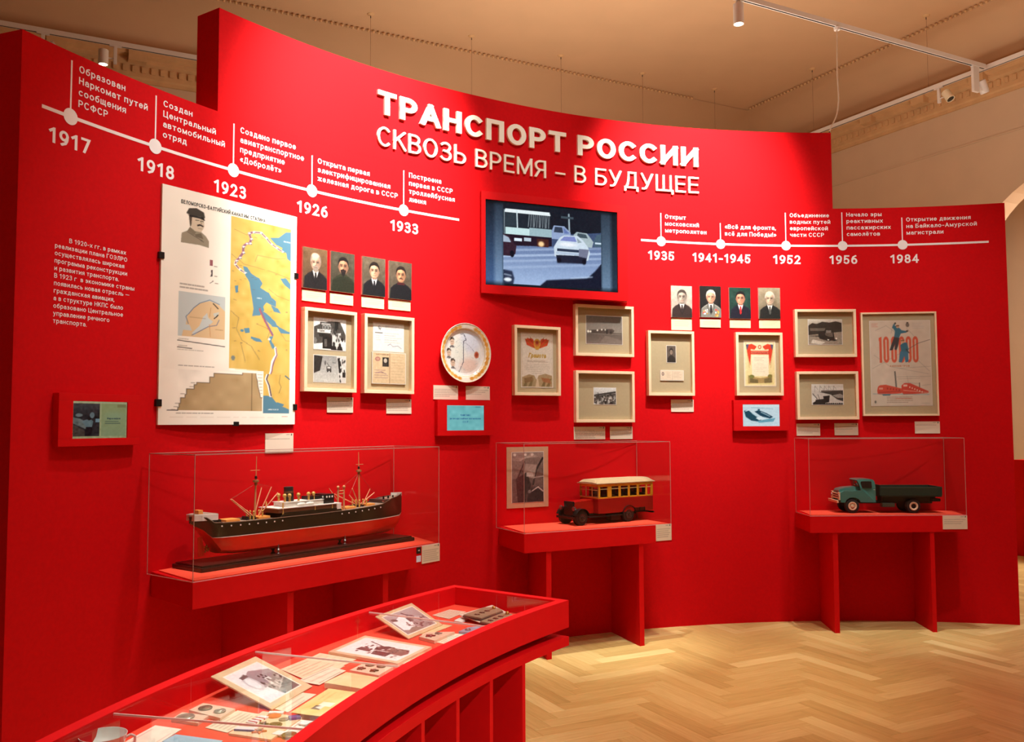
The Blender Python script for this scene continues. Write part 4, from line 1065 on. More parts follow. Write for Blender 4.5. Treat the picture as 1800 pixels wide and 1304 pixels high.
mb = MB().box(A0, AW, BW - .025, BW, 0, .22); struct('baseboard_back', ab_mesh(mb), mat('brown_baseboard_b', (120, 84, 60), .6))
# bead moulding round the ceiling
mb = MB()
def bead(p): mb.ball(p, .022, 6)
for k in range(150): bead(ab(-1.5 + k * .068, BW - .78, ZC - .0245))
for k in range(110): bead(ab(AW - .78, BW - .85 - k * .068, ZC - .0245))
o = mb.build('bead_moulding', PLASTERD); tag(o, 'row of small plaster beads bordering the ceiling', 'moulding', kind='stuff')

# ------------------------------------------------------------------ the curved exhibition wall
EW = empty('exhibition_wall', (CX, CY, 0), 0, 'tall curved red exhibition wall with white timeline and raised title', 'display wall')
def cyl_local(u, r, z):
    a = math.radians(u); return Vector((r * math.sin(a), r * math.cos(a), z))
mb = MB(); mb.arc((0, 0), R, R + .26, -70.0, 15.0, 0, H1, 110)
mb.build('lower_wall', RED, EW, False)
def ztop(u): return float(np.interp(u, [-56.8, -46.8, -33, -10], [3.862, 3.874, 3.886, 3.896]))
mb = MB(); mb.arc((0, 0), R + .012, R + .20, -56.8, 0.13, H1 + .0005, 3.9, 80, ztop=ztop)
mb.build('upper_wall', RED, EW)

def wall_text(name, lines, u0, zt, zb, width_deg=None, off=0.15, m=WHT, lift=.0012, parent=EW, pitch=1.62, indent=None, wline=None, r0=R):
    """lines of lettering laid on the cylinder; zt = top of the first capitals, zb = last baseline"""
    n = len(lines)
    k = (zt - zb) / (1 + (n - 1) * pitch)
    ws = [text_arr(l, off)[3] for l in lines]
    kx = k
    if width_deg is not None:
        W_ = ws[wline] if wline is not None else max(ws)
        kx = math.radians(width_deg) * r0 / W_
    V, F = [], []
    for i, l in enumerate(lines):
        v, f, _, _ = text_arr(l, off)
        z0 = zt - k - i * pitch * k
        b = len(V)
        dx = (indent or {}).get(i, 0)
        for fi, q in enumerate(f):
            for j in q:
                x, y = v[j]
                V.append(cyl_local(u0 + math.degrees((x * kx + dx) / r0), r0 - lift - .00001 * (fi % 40), z0 + y * k))
        F += [tuple(j + b for j in q) for q in f]
    return mesh_obj(name, V, F, m, parent)

def title(line, u0, zt0, zb, u1, t, thick):
    """one solid raised letter after another"""
    gl, W_ = text_glyphs(line, t, .125)
    kx = math.radians(u1 - u0) * R / W_
    for g_ in gl:
        V, F = [], []
        for ci, q in enumerate(g_):
            def pos(p, lift): return cyl_local(u0 + math.degrees(p[0] * kx / R), R + .012 - lift, zb + p[1] * (zt0 - zb))
            m = len(V); n = len(q)
            V += [pos(p, thick + ci * .00003) for p in q] + [pos(p, 0.0) for p in q]
            F += [tuple(range(m, m + n))[::-1]] + [(m + i, m + (i + 1) % n, m + n + (i + 1) % n, m + n + i) for i in range(n)]
        mesh_obj('letter', V, F, LTR, EW)
title('ТРАНСПОРТ РОССИИ', -43.6, 3.732, 3.578, -12.66, 0.195, .018)
title('СКВОЗЬ ВРЕМЯ – В БУДУЩЕЕ', -43.6, 3.496, 3.366, -12.64, 0.108, .014)

tl = [  # u of dot, top of its tick, caption u, top, last baseline, right end, lines, year, year u0, u1
    (-67.02, 3.232, -66.55, 3.224, 3.027, -62.0, ['Образован', 'Наркомат путей', 'сообщения', 'РСФСР'], '1917', -68.29, -65.74),
    (-61.42, 3.231, -60.9, 3.223, 3.028, -56.33, ['Создан', 'Центральный', 'автомобильный', 'отряд'], '1918', -62.6, -60.05),
    (-55.65, 3.232, -55.14, 3.226, 3.026, -49.98, ['Создано первое', 'авиатранспортное', 'предприятие', '«Добролёт»'], '1923', -57.1, -54.63),
    (-49.28, 3.185, -48.8, 3.179, 3.038, -41.75, ['Открыта первая', 'электрифицированная', 'железная дорога в СССР'], '1926', -50.5, -47.92),
    (-41.2, 3.236, -40.72, 3.230, 3.033, -36.47, ['Построена', 'первая в СССР', 'троллейбусная', 'линия'], '1933', -42.4, -39.86),
    (-16.41, 3.19, -16.0, 3.182, 3.040, -11.97, ['Открыт', 'московский', 'метрополитен'], '1935', -17.7, -15.15),
    (-10.62, 3.135, -10.18, 3.127, 3.037, -5.27, ['«Всё для фронта,', 'всё для Победы!»'], '1941-1945', -13.36, -7.77),
    (-4.37, 3.234, -3.96, 3.231, 3.040, -0.19, ['Объединение', 'водных путей', 'европейской', 'части СССР'], '1952', -5.6, -3.03),
    (0.89, 3.238, 1.3, 3.236, 3.046, 5.27, ['Начало эры', 'реактивных', 'пассажирских', 'самолётов'], '1956', -.34, 2.2),
    (6.27, 3.188, 6.65, 3.187, 3.048, 12.67, ['Открытие движения', 'на Байкало-Амурской', 'магистрали'], '1984', 5.16, 7.65)]
for d in tl:
    mb = MB()
    n = 28; vs = [cyl_local(d[0], R - .0022, 2.967)] + [cyl_local(d[0] + math.degrees(.0385 * math.cos(2 * math.pi * i / n) / R), R - .0022, 2.967 + .0385 * math.sin(2 * math.pi * i / n)) for i in range(n)]
    mesh_obj('timeline_dot', vs, [(0, 1 + (i + 1) % n, 1 + i) for i in range(n)], WHT, EW)
    mb.arc((0, 0), R - .0012, R, d[0] - .045, d[0] + .045, 2.967, d[1], 1); mb.build('tick_line', WHT, EW)
    wall_text('caption_text', d[6], d[2], d[3], d[4], d[5] - d[2], off=.148)
    wall_text('year_number', [d[7]], d[8], 2.890, 2.819, d[9] - d[8], off=.17)
for a, b in ((-68.75, -36.05), (-18.38, 13.6)):
    mb = MB(); mb.arc((0, 0), R - .0015, R, a, b, 2.959, 2.975, 60); mb.build('timeline_bar', WHT, EW)
wall_text('paragraph_text', ['В 1920-х гг. в рамках', 'реализации плана ГОЭЛРО', 'осуществлялась широкая', 'программа реконструкции', 'и развития транспорта.', 'В 1923 г  в экономике страны', 'появилась новая отрасль —', 'гражданская авиация,', 'а в структуре НКПС было', 'образовано Центральное', 'управление речного', 'транспорта.'],
          -67.75, 2.403, 2.008, 5.1, off=.13, indent={0: .075}, wline=5)

# ------------------------------------------------------------------ things hung on the wall
def hung(name, u, z, w_, label, cat, group=None, depth=0.0):
    """Empty on the wall: x right, y into the wall, z up; the back plane is the chord that spans the thing"""
    r = R * math.cos(math.asin(min(.9, w_ / 2 / R))) - .0008
    return empty(name, cylp(u, r, z), -math.radians(u), label, cat, group)

def framed(u, z, w_, h, label, sheets, fw=.021, dep=.045, group='wooden frames on the curved wall', mount=MATB, name='picture_frame'):
    """sheets: (canvas, u offset m, z offset m, width, height, thickness)"""
    t = hung(name, u, z, w_, label, 'picture frame', group)
    for nm, x0, x1, z0, z1 in (('frame_rail', -w_ / 2, w_ / 2, h / 2 - fw, h / 2), ('frame_rail', -w_ / 2, w_ / 2, -h / 2, -h / 2 + fw), ('frame_stile', -w_ / 2, -w_ / 2 + fw, -h / 2 + fw, h / 2 - fw), ('frame_stile', w_ / 2 - fw, w_ / 2, -h / 2 + fw, h / 2 - fw)):
        MB().bbox(x0, x1, -dep, 0, z0, z1, .0015).build(nm, MAPLE, t)
    MB().box(-w_ / 2 + fw, w_ / 2 - fw, -.014, -.002, -h / 2 + fw, h / 2 - fw).build('mount_board', mount, t)
    for k, (cv, dx, dz, sw, sh, th, nm) in enumerate(sheets):
        c = MB().box(dx - sw / 2 - .004, dx + sw / 2 + .004, -.0145 - th, -.0141, dz - sh / 2 - .004, dz + sh / 2 + .004).build(nm, EDGEW, t)
        pic_xz('print', cv, dx - sw / 2, dx + sw / 2, dz - sh / 2, dz + sh / 2, -.0151 - th, c)
    MB().box(-w_ / 2 + fw, w_ / 2 - fw, -dep + .008, -dep + .0105, -h / 2 + fw, h / 2 - fw).build('glazing', GLASS, t)
    return t
def rel(u, z, u1, z1): return (math.radians(u1 - u) * R, z1 - z)

def fr(u, z, w_, h, label, sh, **k):
    L = []
    for cv, su, sz, sw, shh, th, nm in sh:
        dx, dz = rel(u, z, su, sz); L.append((cv, dx, dz, sw, shh, th, nm))
    return framed(u, z, w_, h, label, L, **k)
fr(-47.9, 1.997, .386, .502, 'light wooden frame holding two black and white street photographs, beside the map', [(photo_tram(), -47.79, 2.10, .235, .19, .001, 'photograph'), (photo_street(), -47.77, 1.887, .235, .16, .001, 'photograph')])
fr(-42.76, 1.997, .386, .502, 'light wooden frame holding a white letter above an open tan booklet', [(doc_letter(), -42.66, 2.11, .235, .178, .001, 'letter'), (doc_book(), -42.66, 1.910, .255, .195, .009, 'booklet')])
fr(-28.86, 2.004, .386, .503, 'light wooden frame with an award sheet topped by red flags, right of the plate', [(cert_flags(), -28.76, 2.008, .262, .39, .001, 'certificate')])
fr(-22.30, 2.245, .495, .385, 'landscape wooden frame with a dim photograph of an airfield, under the television', [(photo_airport(), -22.21, 2.253, .305, .21, .001, 'photograph')])
fr(-22.30, 1.750, .495, .385, 'landscape wooden frame with one tiny photograph of a crowd', [(photo_crowd(48, 34, 5), -22.21, 1.755, .185, .122, .001, 'photograph')])
fr(-15.81, 2.011, .388, .500, 'upright wooden frame with a tiny portrait photograph over a paper ticket', [(photo_pilot(), -15.68, 2.084, .075, .128, .001, 'photograph'), (doc_ticket(), -15.66, 1.918, .19, .072, .006, 'ticket')])
fr(-7.31, 2.013, .385, .498, 'upright wooden frame with a cream award sheet and red banners, above a lit screen', [(cert_red(), -7.16, 2.017, .255, .355, .001, 'certificate')])
fr(-1.06, 2.259, .489, .380, 'landscape wooden frame with a photograph of a lorry by dark trees', [(photo_truckroad(), -1.0, 2.269, .268, .197, .001, 'photograph')])
fr(-1.01, 1.764, .491, .380, 'landscape wooden frame with a photograph of ships in a harbour', [(photo_harbour(), -.92, 1.772, .247, .158, .001, 'photograph')])
fr(5.58, 2.012, .578, .822, 'large thin wooden frame with a poster of red figures and two red locomotives', [(poster_100(), 5.71, 2.018, .458, .67, .001, 'poster')], fw=.014, dep=.03)

# portraits with their name cards
def portrait_board(u, z, w_, h, cv, label, grp):
    t = hung('portrait_board', u, z, w_, label, 'portrait', grp)
    MB().box(-w_ / 2, w_ / 2, -.014, 0, -h / 2, h / 2).build('board', EDGEW, t)
    pic_xz('print', cv, -w_ / 2, w_ / 2, -h / 2, h / 2, -.0146, t)
def name_card(u, z, w_, h, label, grp, n=3, seed=1):
    t = hung('name_card', u, z, w_, label, 'card', grp)
    MB().box(-w_ / 2, w_ / 2, -.005, 0, -h / 2, h / 2).build('board', CREAM, t)
    W_, H_ = int(w_ * 250), int(h * 250)
    c = Cv(W_, H_, (230, 204, 164)); c.rows(W_ * .18, H_ * .3, W_ * .84, H_ * .62, n, (150, 130, 112), .7, .55, seed)
    pic_xz('print', c, -w_ / 2, w_ / 2, -h / 2, h / 2, -.0055, t)
GL, GR = 'portraits left of the television', 'portraits right of the television'
skin = (204, 158, 128)
pp = [(-49.06, 2.491, portrait((128, 100, 70), (92, 70, 50), (206, 170, 146), (150, 138, 126), (34, 30, 32), (226, 220, 212), (30, 28, 30), beard=1, must=1, bald=1, seed=1), 'painted portrait of a grey bearded person in a dark coat', GL),
      (-46.70, 2.494, portrait((92, 84, 68), (72, 66, 52), (196, 146, 116), (32, 24, 22), (44, 48, 30), beard=1, must=1, collar=(58, 62, 40), seed=2), 'painted portrait of a person with dark goatee in an olive tunic', GL),
      (-43.97, 2.494, portrait((118, 104, 84), (84, 74, 62), (214, 172, 142), (40, 26, 20), (24, 24, 30), (232, 230, 230), (20, 20, 30), seed=3), 'painted portrait of a clean-shaven person in black suit and black tie', GL),
      (-41.58, 2.491, portrait((112, 98, 80), (80, 72, 60), (206, 154, 118), (46, 32, 26), (22, 22, 28), None, None, must=1, collar=(80, 30, 34), seed=4), 'painted portrait of a moustached person in a dark tunic with red collar tabs', GL),
      (-14.58, 2.496, portrait((196, 186, 172), (170, 156, 144), (190, 172, 156), (84, 72, 64), (62, 44, 40), (222, 216, 208), (60, 44, 42), seed=5), 'sepia portrait of a person in brown uniform with ribbon bars', GR),
      (-11.77, 2.503, portrait((30, 26, 24), (26, 22, 20), (222, 172, 142), (196, 190, 182), (132, 130, 122), (216, 214, 206), (34, 30, 34), medals=26, seed=6), 'portrait of a white-haired person in grey uniform covered with medals', GR),
      (-8.92, 2.497, portrait((34, 74, 62), (26, 60, 54), (222, 160, 130), (26, 20, 20), (26, 24, 44), (232, 226, 226), (176, 40, 44), seed=7), 'portrait of a black-haired person on green with a red tie', GR),
      (-6.12, 2.499, portrait((166, 152, 128), (118, 108, 88), (212, 184, 158), (206, 196, 184), (34, 34, 30), (222, 218, 208), (90, 90, 84), bald=1, seed=8), 'portrait of an elderly fair-haired person in dark suit on a pale background', GR)]
for u, z, cv, lb, g in pp: portrait_board(u, z, .178, .247, cv, lb, g)
cd = [(-49.06, 2.323, .066), (-46.70, 2.325, .063), (-43.97, 2.326, .066), (-41.59, 2.328, .063), (-14.56, 2.319, .09), (-11.77, 2.332, .063), (-8.90, 2.333, .065), (-6.09, 2.334, .067)]
who = ['the grey bearded portrait', 'the olive tunic portrait', 'the portrait with black tie', 'the portrait with red collar tabs', 'the sepia uniform portrait, the tallest such card', 'the portrait covered with medals', 'the green portrait with red tie', 'the elderly portrait on pale background']
for i, ((u, z, h), wh) in enumerate(zip(cd, who)): name_card(u, z, .174, h, 'narrow cream name card under ' + wh, 'name cards under the portraits', 3, i)

# caption cards
def caption_card(u, z, w_, h, label, n=4, seed=1, r_in=0.0, loc=None, rz=None, col=(226, 205, 184), grp='caption cards on the wall'):
    if loc is None: t = hung('caption_card', u, z, w_, label, 'card', grp)
    else: t = empty('caption_card', loc, rz, label, 'card', grp)
    MB().box(-w_ / 2, w_ / 2, -.004, 0, -h / 2, h / 2).build('board', CREAM, t)
    W_, H_ = int(w_ * 260), int(h * 260)
    c = Cv(W_, H_, col); c.rows(3, H_ * .3, W_ - 4, H_ * .3 + (H_ * .55) * n / 6, n, (130, 112, 100), .8, .7, seed)
    c.rows(W_ - 13, 2.6, W_ - 7, 2.6, 1, (130, 112, 100), .7, .7); c.rect(W_ - 5, 1.4, W_ - 3, 4, (70, 60, 60))
    pic_xz('print', c, -w_ / 2, w_ / 2, -h / 2, h / 2, -.0045, t)
    return t
cc = [(-51.76, 1.445, .196, .11, 'plain cream caption card below the large map sheet', 1), (-46.75, 1.670, .195, .095, 'caption card below the frame with two street photographs', 5), (-41.59, 1.666, .195, .095, 'caption card below the frame with letter and booklet', 5),
      (-37.32, 1.764, .198, .095, 'caption card under the plate, left one of the pair', 5), (-34.32, 1.764, .196, .095, 'caption card under the plate, right one of the pair', 3),
      (-23.63, 1.479, .264, .094, 'wider caption card beneath the tiny crowd photograph frame', 6), (-20.55, 1.478, .19, .094, 'narrower caption card beneath the tiny crowd photograph frame', 4), (-14.59, 1.685, .19, .095, 'caption card below the frame with portrait and ticket', 5),
      (-2.69, 1.495, .189, .096, 'left caption card beneath the harbour photograph frame', 5), (.78, 1.497, .186, .095, 'right caption card beneath the harbour photograph frame', 2), (7.92, 1.509, .187, .094, 'nearly blank caption card under the large locomotive poster', 1)]
for i, (u, z, w_, h, lb, n) in enumerate(cc): caption_card(u, z, w_, h, lb, n, i + 3)

# the map sheet with its clips
mt = hung('map_sheet', -55.784, 2.167, .901, 'tall cream map sheet of a canal with a capped man portrait', 'map')
MB().box(-.4505, .4505, -.012, 0, -.616, .616).build('board', EDGEW, mt)
pic_xz('print', whole_map(), -.4505, .4505, -.616, .616, -.0125, mt)
V, F, _, W_ = text_arr('БЕЛОМОРСКО-БАЛТИЙСКИЙ КАНАЛ ИМ. СТАЛИНА', .17)
mesh_obj('title_text', [(-.34 + x / W_ * .553, -.0135, .538 + y * .020) for x, y in V], F, mat('black_ink', (40, 36, 36), .6), mt)
for x, z, w_, h in ((-.449, .246, .03, .034), (.449, .262, .03, .034), (-.449, -.505, .032, .036), (.449, -.515, .03, .036), (.03, -.612, .034, .024)):
    MB().bbox(x - w_ / 2, x + w_ / 2, -.018, -.0005 if abs(x) < .4 else -.0005, z - h / 2, z + h / 2, .002).build('clip', BLK, mt)

# screens in red boxes
def screen_box(u, z, cv, m, label):
    t = hung('digital_screen', u, z, .45, label, 'screen', 'small digital screens in red boxes')
    d = .04; W_, H_ = .225, .12; a, b = .151, .085
    mb = MB()
    for q in ((-W_, W_, b, H_), (-W_, W_, -H_, -b), (-W_, -a, -b, b), (a, W_, -b, b)):
        mb.bbox(q[0], q[1], -d, 0, q[2], q[3], .001)
    mb.box(-a, a, -d + .014, -.001, -b, b)
    mb.build('housing', REDP, t)
    MB().box(-a, a, -d + .007, -d + .0135, -b, b).build('display_panel', BLK, t)
    pic_xz('display', cv, -a, a, -b, b, -d + .0065, t, m)
screen_box(-65.05, 1.575, scr_office(), SCRD, 'small dim screen with a dark photograph beside an olive text field')
screen_box(-35.74, 1.591, scr_title(), SCRM, 'small turquoise screen with blue title text under the plate')
screen_box(-7.24, 1.609, scr_ships(), SCRM, 'small bright white screen showing two dark ships')

# television: the red box leaves the wall at its left end and stands proud at its right end
TVA = Vector((-.21288, 6.17587, 2.832)); TVR = .39970; TVL = 1.1817
tv = empty('television', TVA, TVR, 'wide television in a red box showing cars and a coach on film', 'television')
Mi = Matrix.Rotation(-TVR, 4, 'Z')
back = [Mi @ (cylp(-33.9 + (33.9 - 19.8) * i / 12, R - .0012) - Vector((TVA.x, TVA.y, 0))) for i in range(13)]
z0, z1, sx0, sx1, sz0, sz1 = -.364, .362, .033, 1.098, -.304, .306
mb = MB()
for q in ((0, TVL, sz1, z1), (0, TVL, z0, sz0), (0, sx0, sz0, sz1), (sx1, TVL, sz0, sz1)):
    mb.box(q[0], q[1], 0, .0142, q[2], q[3])
mb.prism([(.0, .0142), (TVL, .0142)] + [(p.x, max(.0145, p.y)) for p in back[::-1]], z0, z1)
mb.build('housing', REDP, tv)
MB().box(sx0, sx1, .008, .0138, sz0, sz1).build('screen_panel', BLK, tv)
pic_xz('picture', film_street(), sx0 + .004, sx1 - .004, sz0 + .004, sz1 - .004, .0075, tv, TVM)

# the plate
pl = hung('commemorative_plate', -35.69, 2.038, .40, 'round porcelain plate with gold rim and an aerial route map', 'plate')
PR = .204
c = Cv(130, 130, (232, 226, 214))
c.ell(65, 65, 64, 64, (240, 226, 196)); c.ell(65, 65, 62.5, 62.5, (232, 224, 210))
for k in range(34):
    t = 2 * math.pi * k / 34
    if 1.35 < (t % (2 * math.pi)) < 1.8: continue
    if not (4.45 < t < 5.0):
        c.ell(65 + 57.5 * math.cos(t), 65 + 57.5 * math.sin(t), 5.6, 4, (206, 136, 44) if k % 3 else (222, 168, 80), .9, 1, math.degrees(t) + 90)
c.ell(65, 65, 52, 52, (206, 176, 120)); c.ell(65, 65, 51, 51, (222, 218, 214)); c.ell(80, 40, 26, 24, (196, 204, 222), .7, 14); c.ell(78, 92, 22, 16, (222, 186, 170), .7, 12); c.ell(48, 60, 20, 24, (216, 222, 206), .5, 14)
r_ = random.Random(4)
for k in range(26):
    x, y = r_.uniform(38, 104), r_.uniform(30, 104); c.line([(x, y), (x + r_.uniform(-9, 9), y + r_.uniform(-5, 5))], .7, (150, 160, 160), .6)
c.line([(56, 24), (64, 23), (70, 36), (63, 40), (63, 84), (52, 106)], 1.3, (40, 40, 60)); c.line([(64, 40), (80, 50), (96, 66)], .7, (110, 110, 130), .7)
c.ell(97, 68, 6, 7.5, (178, 96, 66)); c.ell(97, 68, 3.4, 4.4, (150, 70, 54))
for x, y in ((34, 42), (26, 66), (36, 88)):
    c.ell(x, y, 5.6, 8, (206, 180, 158)); c.poly([(x - 6, y - 3), (x - 5, y - 9), (x, y - 11), (x + 5, y - 8), (x + 5.6, y - 3), (x + 1, y - 7)], (70, 56, 50)); c.line([(x - 3, y - 1), (x - 1, y - 1)], .8, (60, 46, 42)); c.line([(x + 1, y - 1), (x + 3, y - 1)], .8, (60, 46, 42)); c.line([(x - 2, y + 4), (x + 2, y + 4)], .7, (150, 90, 80)); c.poly([(x - 7, y + 12), (x - 3, y + 7), (x + 3, y + 7), (x + 7, y + 12)], (110, 104, 104))
c.noise(4, 2, 40)
rings = [0, .02, .05, .08, .11, .135, .148, .156, .162, .168, .18, .192, .2, PR]
def depth_at(r): return float(np.interp(r, [0, .14, .155, .17, .2, PR + .001], [-.012, -.012, -.018, -.030, -.0385, -.0415]))
V, F = [], []; n = 120; rr_ = list(np.linspace(0.0, PR, 66))
for r in rr_:
    for i in range(n):
        t = 2 * math.pi * i / n; V.append((r * math.cos(t), depth_at(r), r * math.sin(t)))
for k in range(len(rr_) - 1):
    for i in range(n): F.append((k * n + i, (k + 1) * n + i, (k + 1) * n + (i + 1) % n, k * n + (i + 1) % n))
me = bpy.data.meshes.new('glazed_face'); me.from_pydata(V, [], F)
A_ = np.clip(c.a, 0, 1); A_ = np.where(A_ <= .04045, A_ / 12.92, ((A_ + .055) / 1.055) ** 2.4)
cols = []
for v in V:
    x = min(129, max(0, int(65 + v[0] / PR * 64.5))); y = min(129, max(0, int(65 - v[2] / PR * 64.5))); cols += [*A_[y, x], 1]
me.color_attributes.new('Col', 'FLOAT_COLOR', 'POINT').data.foreach_set('color', cols)
me.polygons.foreach_set('use_smooth', [True] * len(me.polygons))
me.materials.append(mat_print('glazed_porcelain', rough=.12)); o = bpy.data.objects.new('glazed_face', me); COL.objects.link(o); o.parent = pl
MB().lathe([(.001, .0), (.12, 0), (.135, .004), (.165, .016), (PR - .002, .0345), (PR + .001, .0395), (PR - .001, .0412)], (0, -.0005, 0), (0, -1, 0), 64, cap=False).build('plate_back', mat('white_porcelain', (240, 232, 216), .15), pl, True)
# ------------------------------------------------------------------ wall tables and glass cases
def wall_table(fl, frr, bl_u, br_u, z1, z0, legs, zc, label_t, label_c):
    """table top with straight front from fl to frr and a back that follows the curved wall; legs: (front point, back u)"""
    t = empty('wall_table', (fl[0], fl[1], 0), 0, label_t, 'table', 'red tables against the curved wall')
    O_ = Vector((fl[0], fl[1], 0))
    arcp = [cylp(bl_u + (br_u - bl_u) * i / 14, R - .0012) - O_ for i in range(15)]
    a = Vector((fl[0], fl[1], 0)) - O_; b = Vector((frr[0], frr[1], 0)) - O_
    MB().prism([a, b] + arcp[::-1], z0, z1).build('table_top', REDP, t)
    ax = (b - a).normalized(); ny = Vector((-ax.y, ax.x, 0))
    def inset(k, zz0, zz1, nm, m):
        MB().prism([a + ax * k + ny * k, b - ax * k + ny * k] + [cylp(bl_u + .3 + (br_u - bl_u - .6) * i / 14, R - k) - O_ for i in range(15)][::-1], zz0, zz1).build(nm, m, t)
    inset(.022, z1, z1 + .006, 'felt_pad', REDF)
    for (f0, f1, bk) in legs:
        F0 = Vector((*f0, 0)) - O_; F1 = Vector((*f1, 0)) - O_
        d = (cylp(bk, R - .0012) - O_) - F0; d.z = 0
        B0_ = F0 + d; B1_ = F1 + d
        # keep the back corner clear of the wall
        for P_ in (B1_,):
            rr = (P_ + O_ - Vector((CX, CY, 0))); rr.z = 0
            if rr.length > R - .001: B1_ = Vector((CX, CY, 0)) + rr.normalized() * (R - .001) - O_; B1_.z = 0
        MB().prism([F0, F1, B1_, B0_], 0, z0 - .0003).build('leg', REDP, t)
    # glass case
    g = empty('glass_case', (fl[0], fl[1], z1 + .0005), math.atan2(ax.y, ax.x), label_c, 'display case', 'glass cases on the wall tables')
    W_ = (b - a).length
    Mi = Matrix.Rotation(-math.atan2(ax.y, ax.x), 4, 'Z')
    bl = Mi @ arcp[0]; br = Mi @ arcp[-1]
    D = min(bl.y, br.y) - .004
    Hh = zc - z1
    tk = .005; e = .001
    def pane(nm, x0, x1, y0, y1, zz0, zz1):
        MB().box(x0, x1, y0, y1, zz0, zz1).build(nm, GLASS, g)
    y0_ = .004; x0_ = .002; x1_ = W_ - .002
    yb = D
    pane('glass_pane', x0_, x1_, y0_, y0_ + tk, 0, Hh - tk - e)
    pane('glass_pane', x0_, x0_ + tk, y0_ + tk + e, yb, 0, Hh - tk - e); pane('glass_pane', x1_ - tk, x1_, y0_ + tk + e, yb, 0, Hh - tk - e)
    pane('glass_pane', x0_, x1_, y0_, yb, Hh - tk, Hh)
    ew = .0024
    mb = MB()
    for x in (x0_, x1_ - ew):
        mb.box(x, x + ew, y0_ - .0005, y0_ + ew, 0.002, Hh); mb.box(x, x + ew, yb - ew, yb, 0.002, Hh); mb.box(x - .0002, x + ew, y0_, yb, Hh - .002, Hh + .0015)
    mb.box(x0_, x1_, y0_ - .0005, y0_ + ew, Hh - .002, Hh + .0015); mb.box(x0_, x1_, yb - ew, yb, Hh - .002, Hh + .0015)
    mb.build('glass_edges', GEDGE, g)
    mb = MB(); mb.box(x0_, x1_, y0_ - .001, y0_ + .003, 0, .003); mb.box(x0_ - .0005, x0_ + .003, y0_, yb, 0, .003)
    mb.build('bottom_edge', mat('pale_glass_edge', (226, 170, 170), .2), g)
    return t, g
# legs given by their two front bottom corners and the wall angle of their back
wall_table((-1.477, 4.144), (-.446, 5.481), -61.1, -40.4, .821, .700, [((-1.152, 4.595), (-1.128, 4.625), -56.0), ((-.7425, 5.135), (-.717, 5.165), -47.2)], 1.410, 'longest red wall table, carrying the ship model case', 'long glass case over the ship model')
wall_table((.076, 5.847), (1.140, 6.402), -32.35, -18.9, .829, .705, [((.222, 5.931), (.256, 5.949), -29.6), ((.885, 6.277), (.919, 6.295), -21.65)], 1.417, 'middle red wall table with two panel legs, carrying the bus case', 'glass case over the red and yellow bus model')
wall_table((2.205, 6.625), (3.391, 6.665), -4.05, 10.0, .856, .735, [((2.374, 6.639), (2.412, 6.640), -1.97), ((3.106, 6.660), (3.138, 6.661), 6.36)], 1.431, 'rightmost red wall table, carrying the green lorry case', 'glass case over the green lorry model')
def front_card(a, b, t, z, w_, h, label, n, **k):
    a = Vector((*a, 0)); b = Vector((*b, 0)); d = (b - a).normalized(); ny = Vector((-d.y, d.x, 0))
    p = a + d * t - ny * .0006; p.z = z
    return caption_card(0, 0, w_, h, label, n, 9, loc=p, rz=math.atan2(d.y, d.x), grp='caption cards on the tables', **k)
front_card((-1.477, 4.144), (-.446, 5.481), 1.605, .770, .155, .105, 'cream caption card on the front of the ship table', 6)
front_card((.076, 5.847), (1.140, 6.402), 1.125, .775, .135, .115, 'cream caption card on the front of the bus table', 5)
front_card((2.205, 6.625), (3.391, 6.665), 1.09, .805, .185, .10, 'cream caption card on the front of the lorry table', 3)
a = Vector((-1.477, 4.144, 0)); d_ = Vector((1.031, 1.337, 0)).normalized(); ny = Vector((-d_.y, d_.x, 0))
for z, m, lb, t_ in ((.800, BLK, 'tiny black number tag on the ship table front', 1), (.750, mat('pale_blue_card', (206, 210, 232), .6), 'tiny pale blue square card under the black number tag', 0)):
    p = a + d_ * 1.500 - ny * .0006; p.z = z
    t = empty('number_tag', p, math.atan2(d_.y, d_.x), lb, 'tag'); MB().box(-.018, .018, -.003, 0, -.018, .018).build('plate', m, t)
    if t_:
        V, F, cap, W_ = text_arr('48', .17); mesh_obj('number', [((x / W_ - .5) * .014, -.0034, (y / cap - .5) * .009) for x, y in V], F, WHT, t)

# matted photograph leaning behind the bus
t = hung('matted_photograph', -29.63, 1.168, .346, 'matted brown photograph of a workshop, on the wall behind the bus case glass', 'photograph')
MB().box(-.173, .173, -.004, 0, -.216, .216).build('mount_board', mat('tan_mount', (196, 150, 116), .8), t)
MB().box(-.134, .134, -.0055, -.0042, -.181, .181).build('bevel', EDGEW, t)
pic_xz('print', photo_hangar(), -.131, .131, -.178, .178, -.0062, t)

# ------------------------------------------------------------------ ship model
sb = empty('model_ship', (-1.52, 4.381, .8275), math.atan2(.79125, .61149), 'long cargo ship model with black and red hull on a dark base', 'ship model')
MB().bbox(0, 1.492, 0, .262, 0, .022, .006).bbox(.012, 1.48, .012, .25, .022, .03, .003).build('base_board', WOODB, sb)
YC = .131
SX = [0.012, .035, .07, .11, .16, .24, .36, .5, .75, 1.0, 1.15, 1.27, 1.36, 1.43, 1.475, 1.505]
bd = [.004, .045, .062, .070, .076, .081, .084, .085, .085, .085, .083, .074, .058, .038, .018, .002]
bw = [.002, .012, .034, .052, .066, .077, .083, .085, .085, .085, .081, .066, .045, .024, .009, .001]
zd = [.262, .258, .254, .226, .222, .220, .219, .219, .219, .222, .228, .235, .262, .270, .277, .284]
zk = [.228, .212, .190, .150, .068, .058, .055, .055, .055, .055, .055, .056, .060, .075, .11, .165]
zw = .152
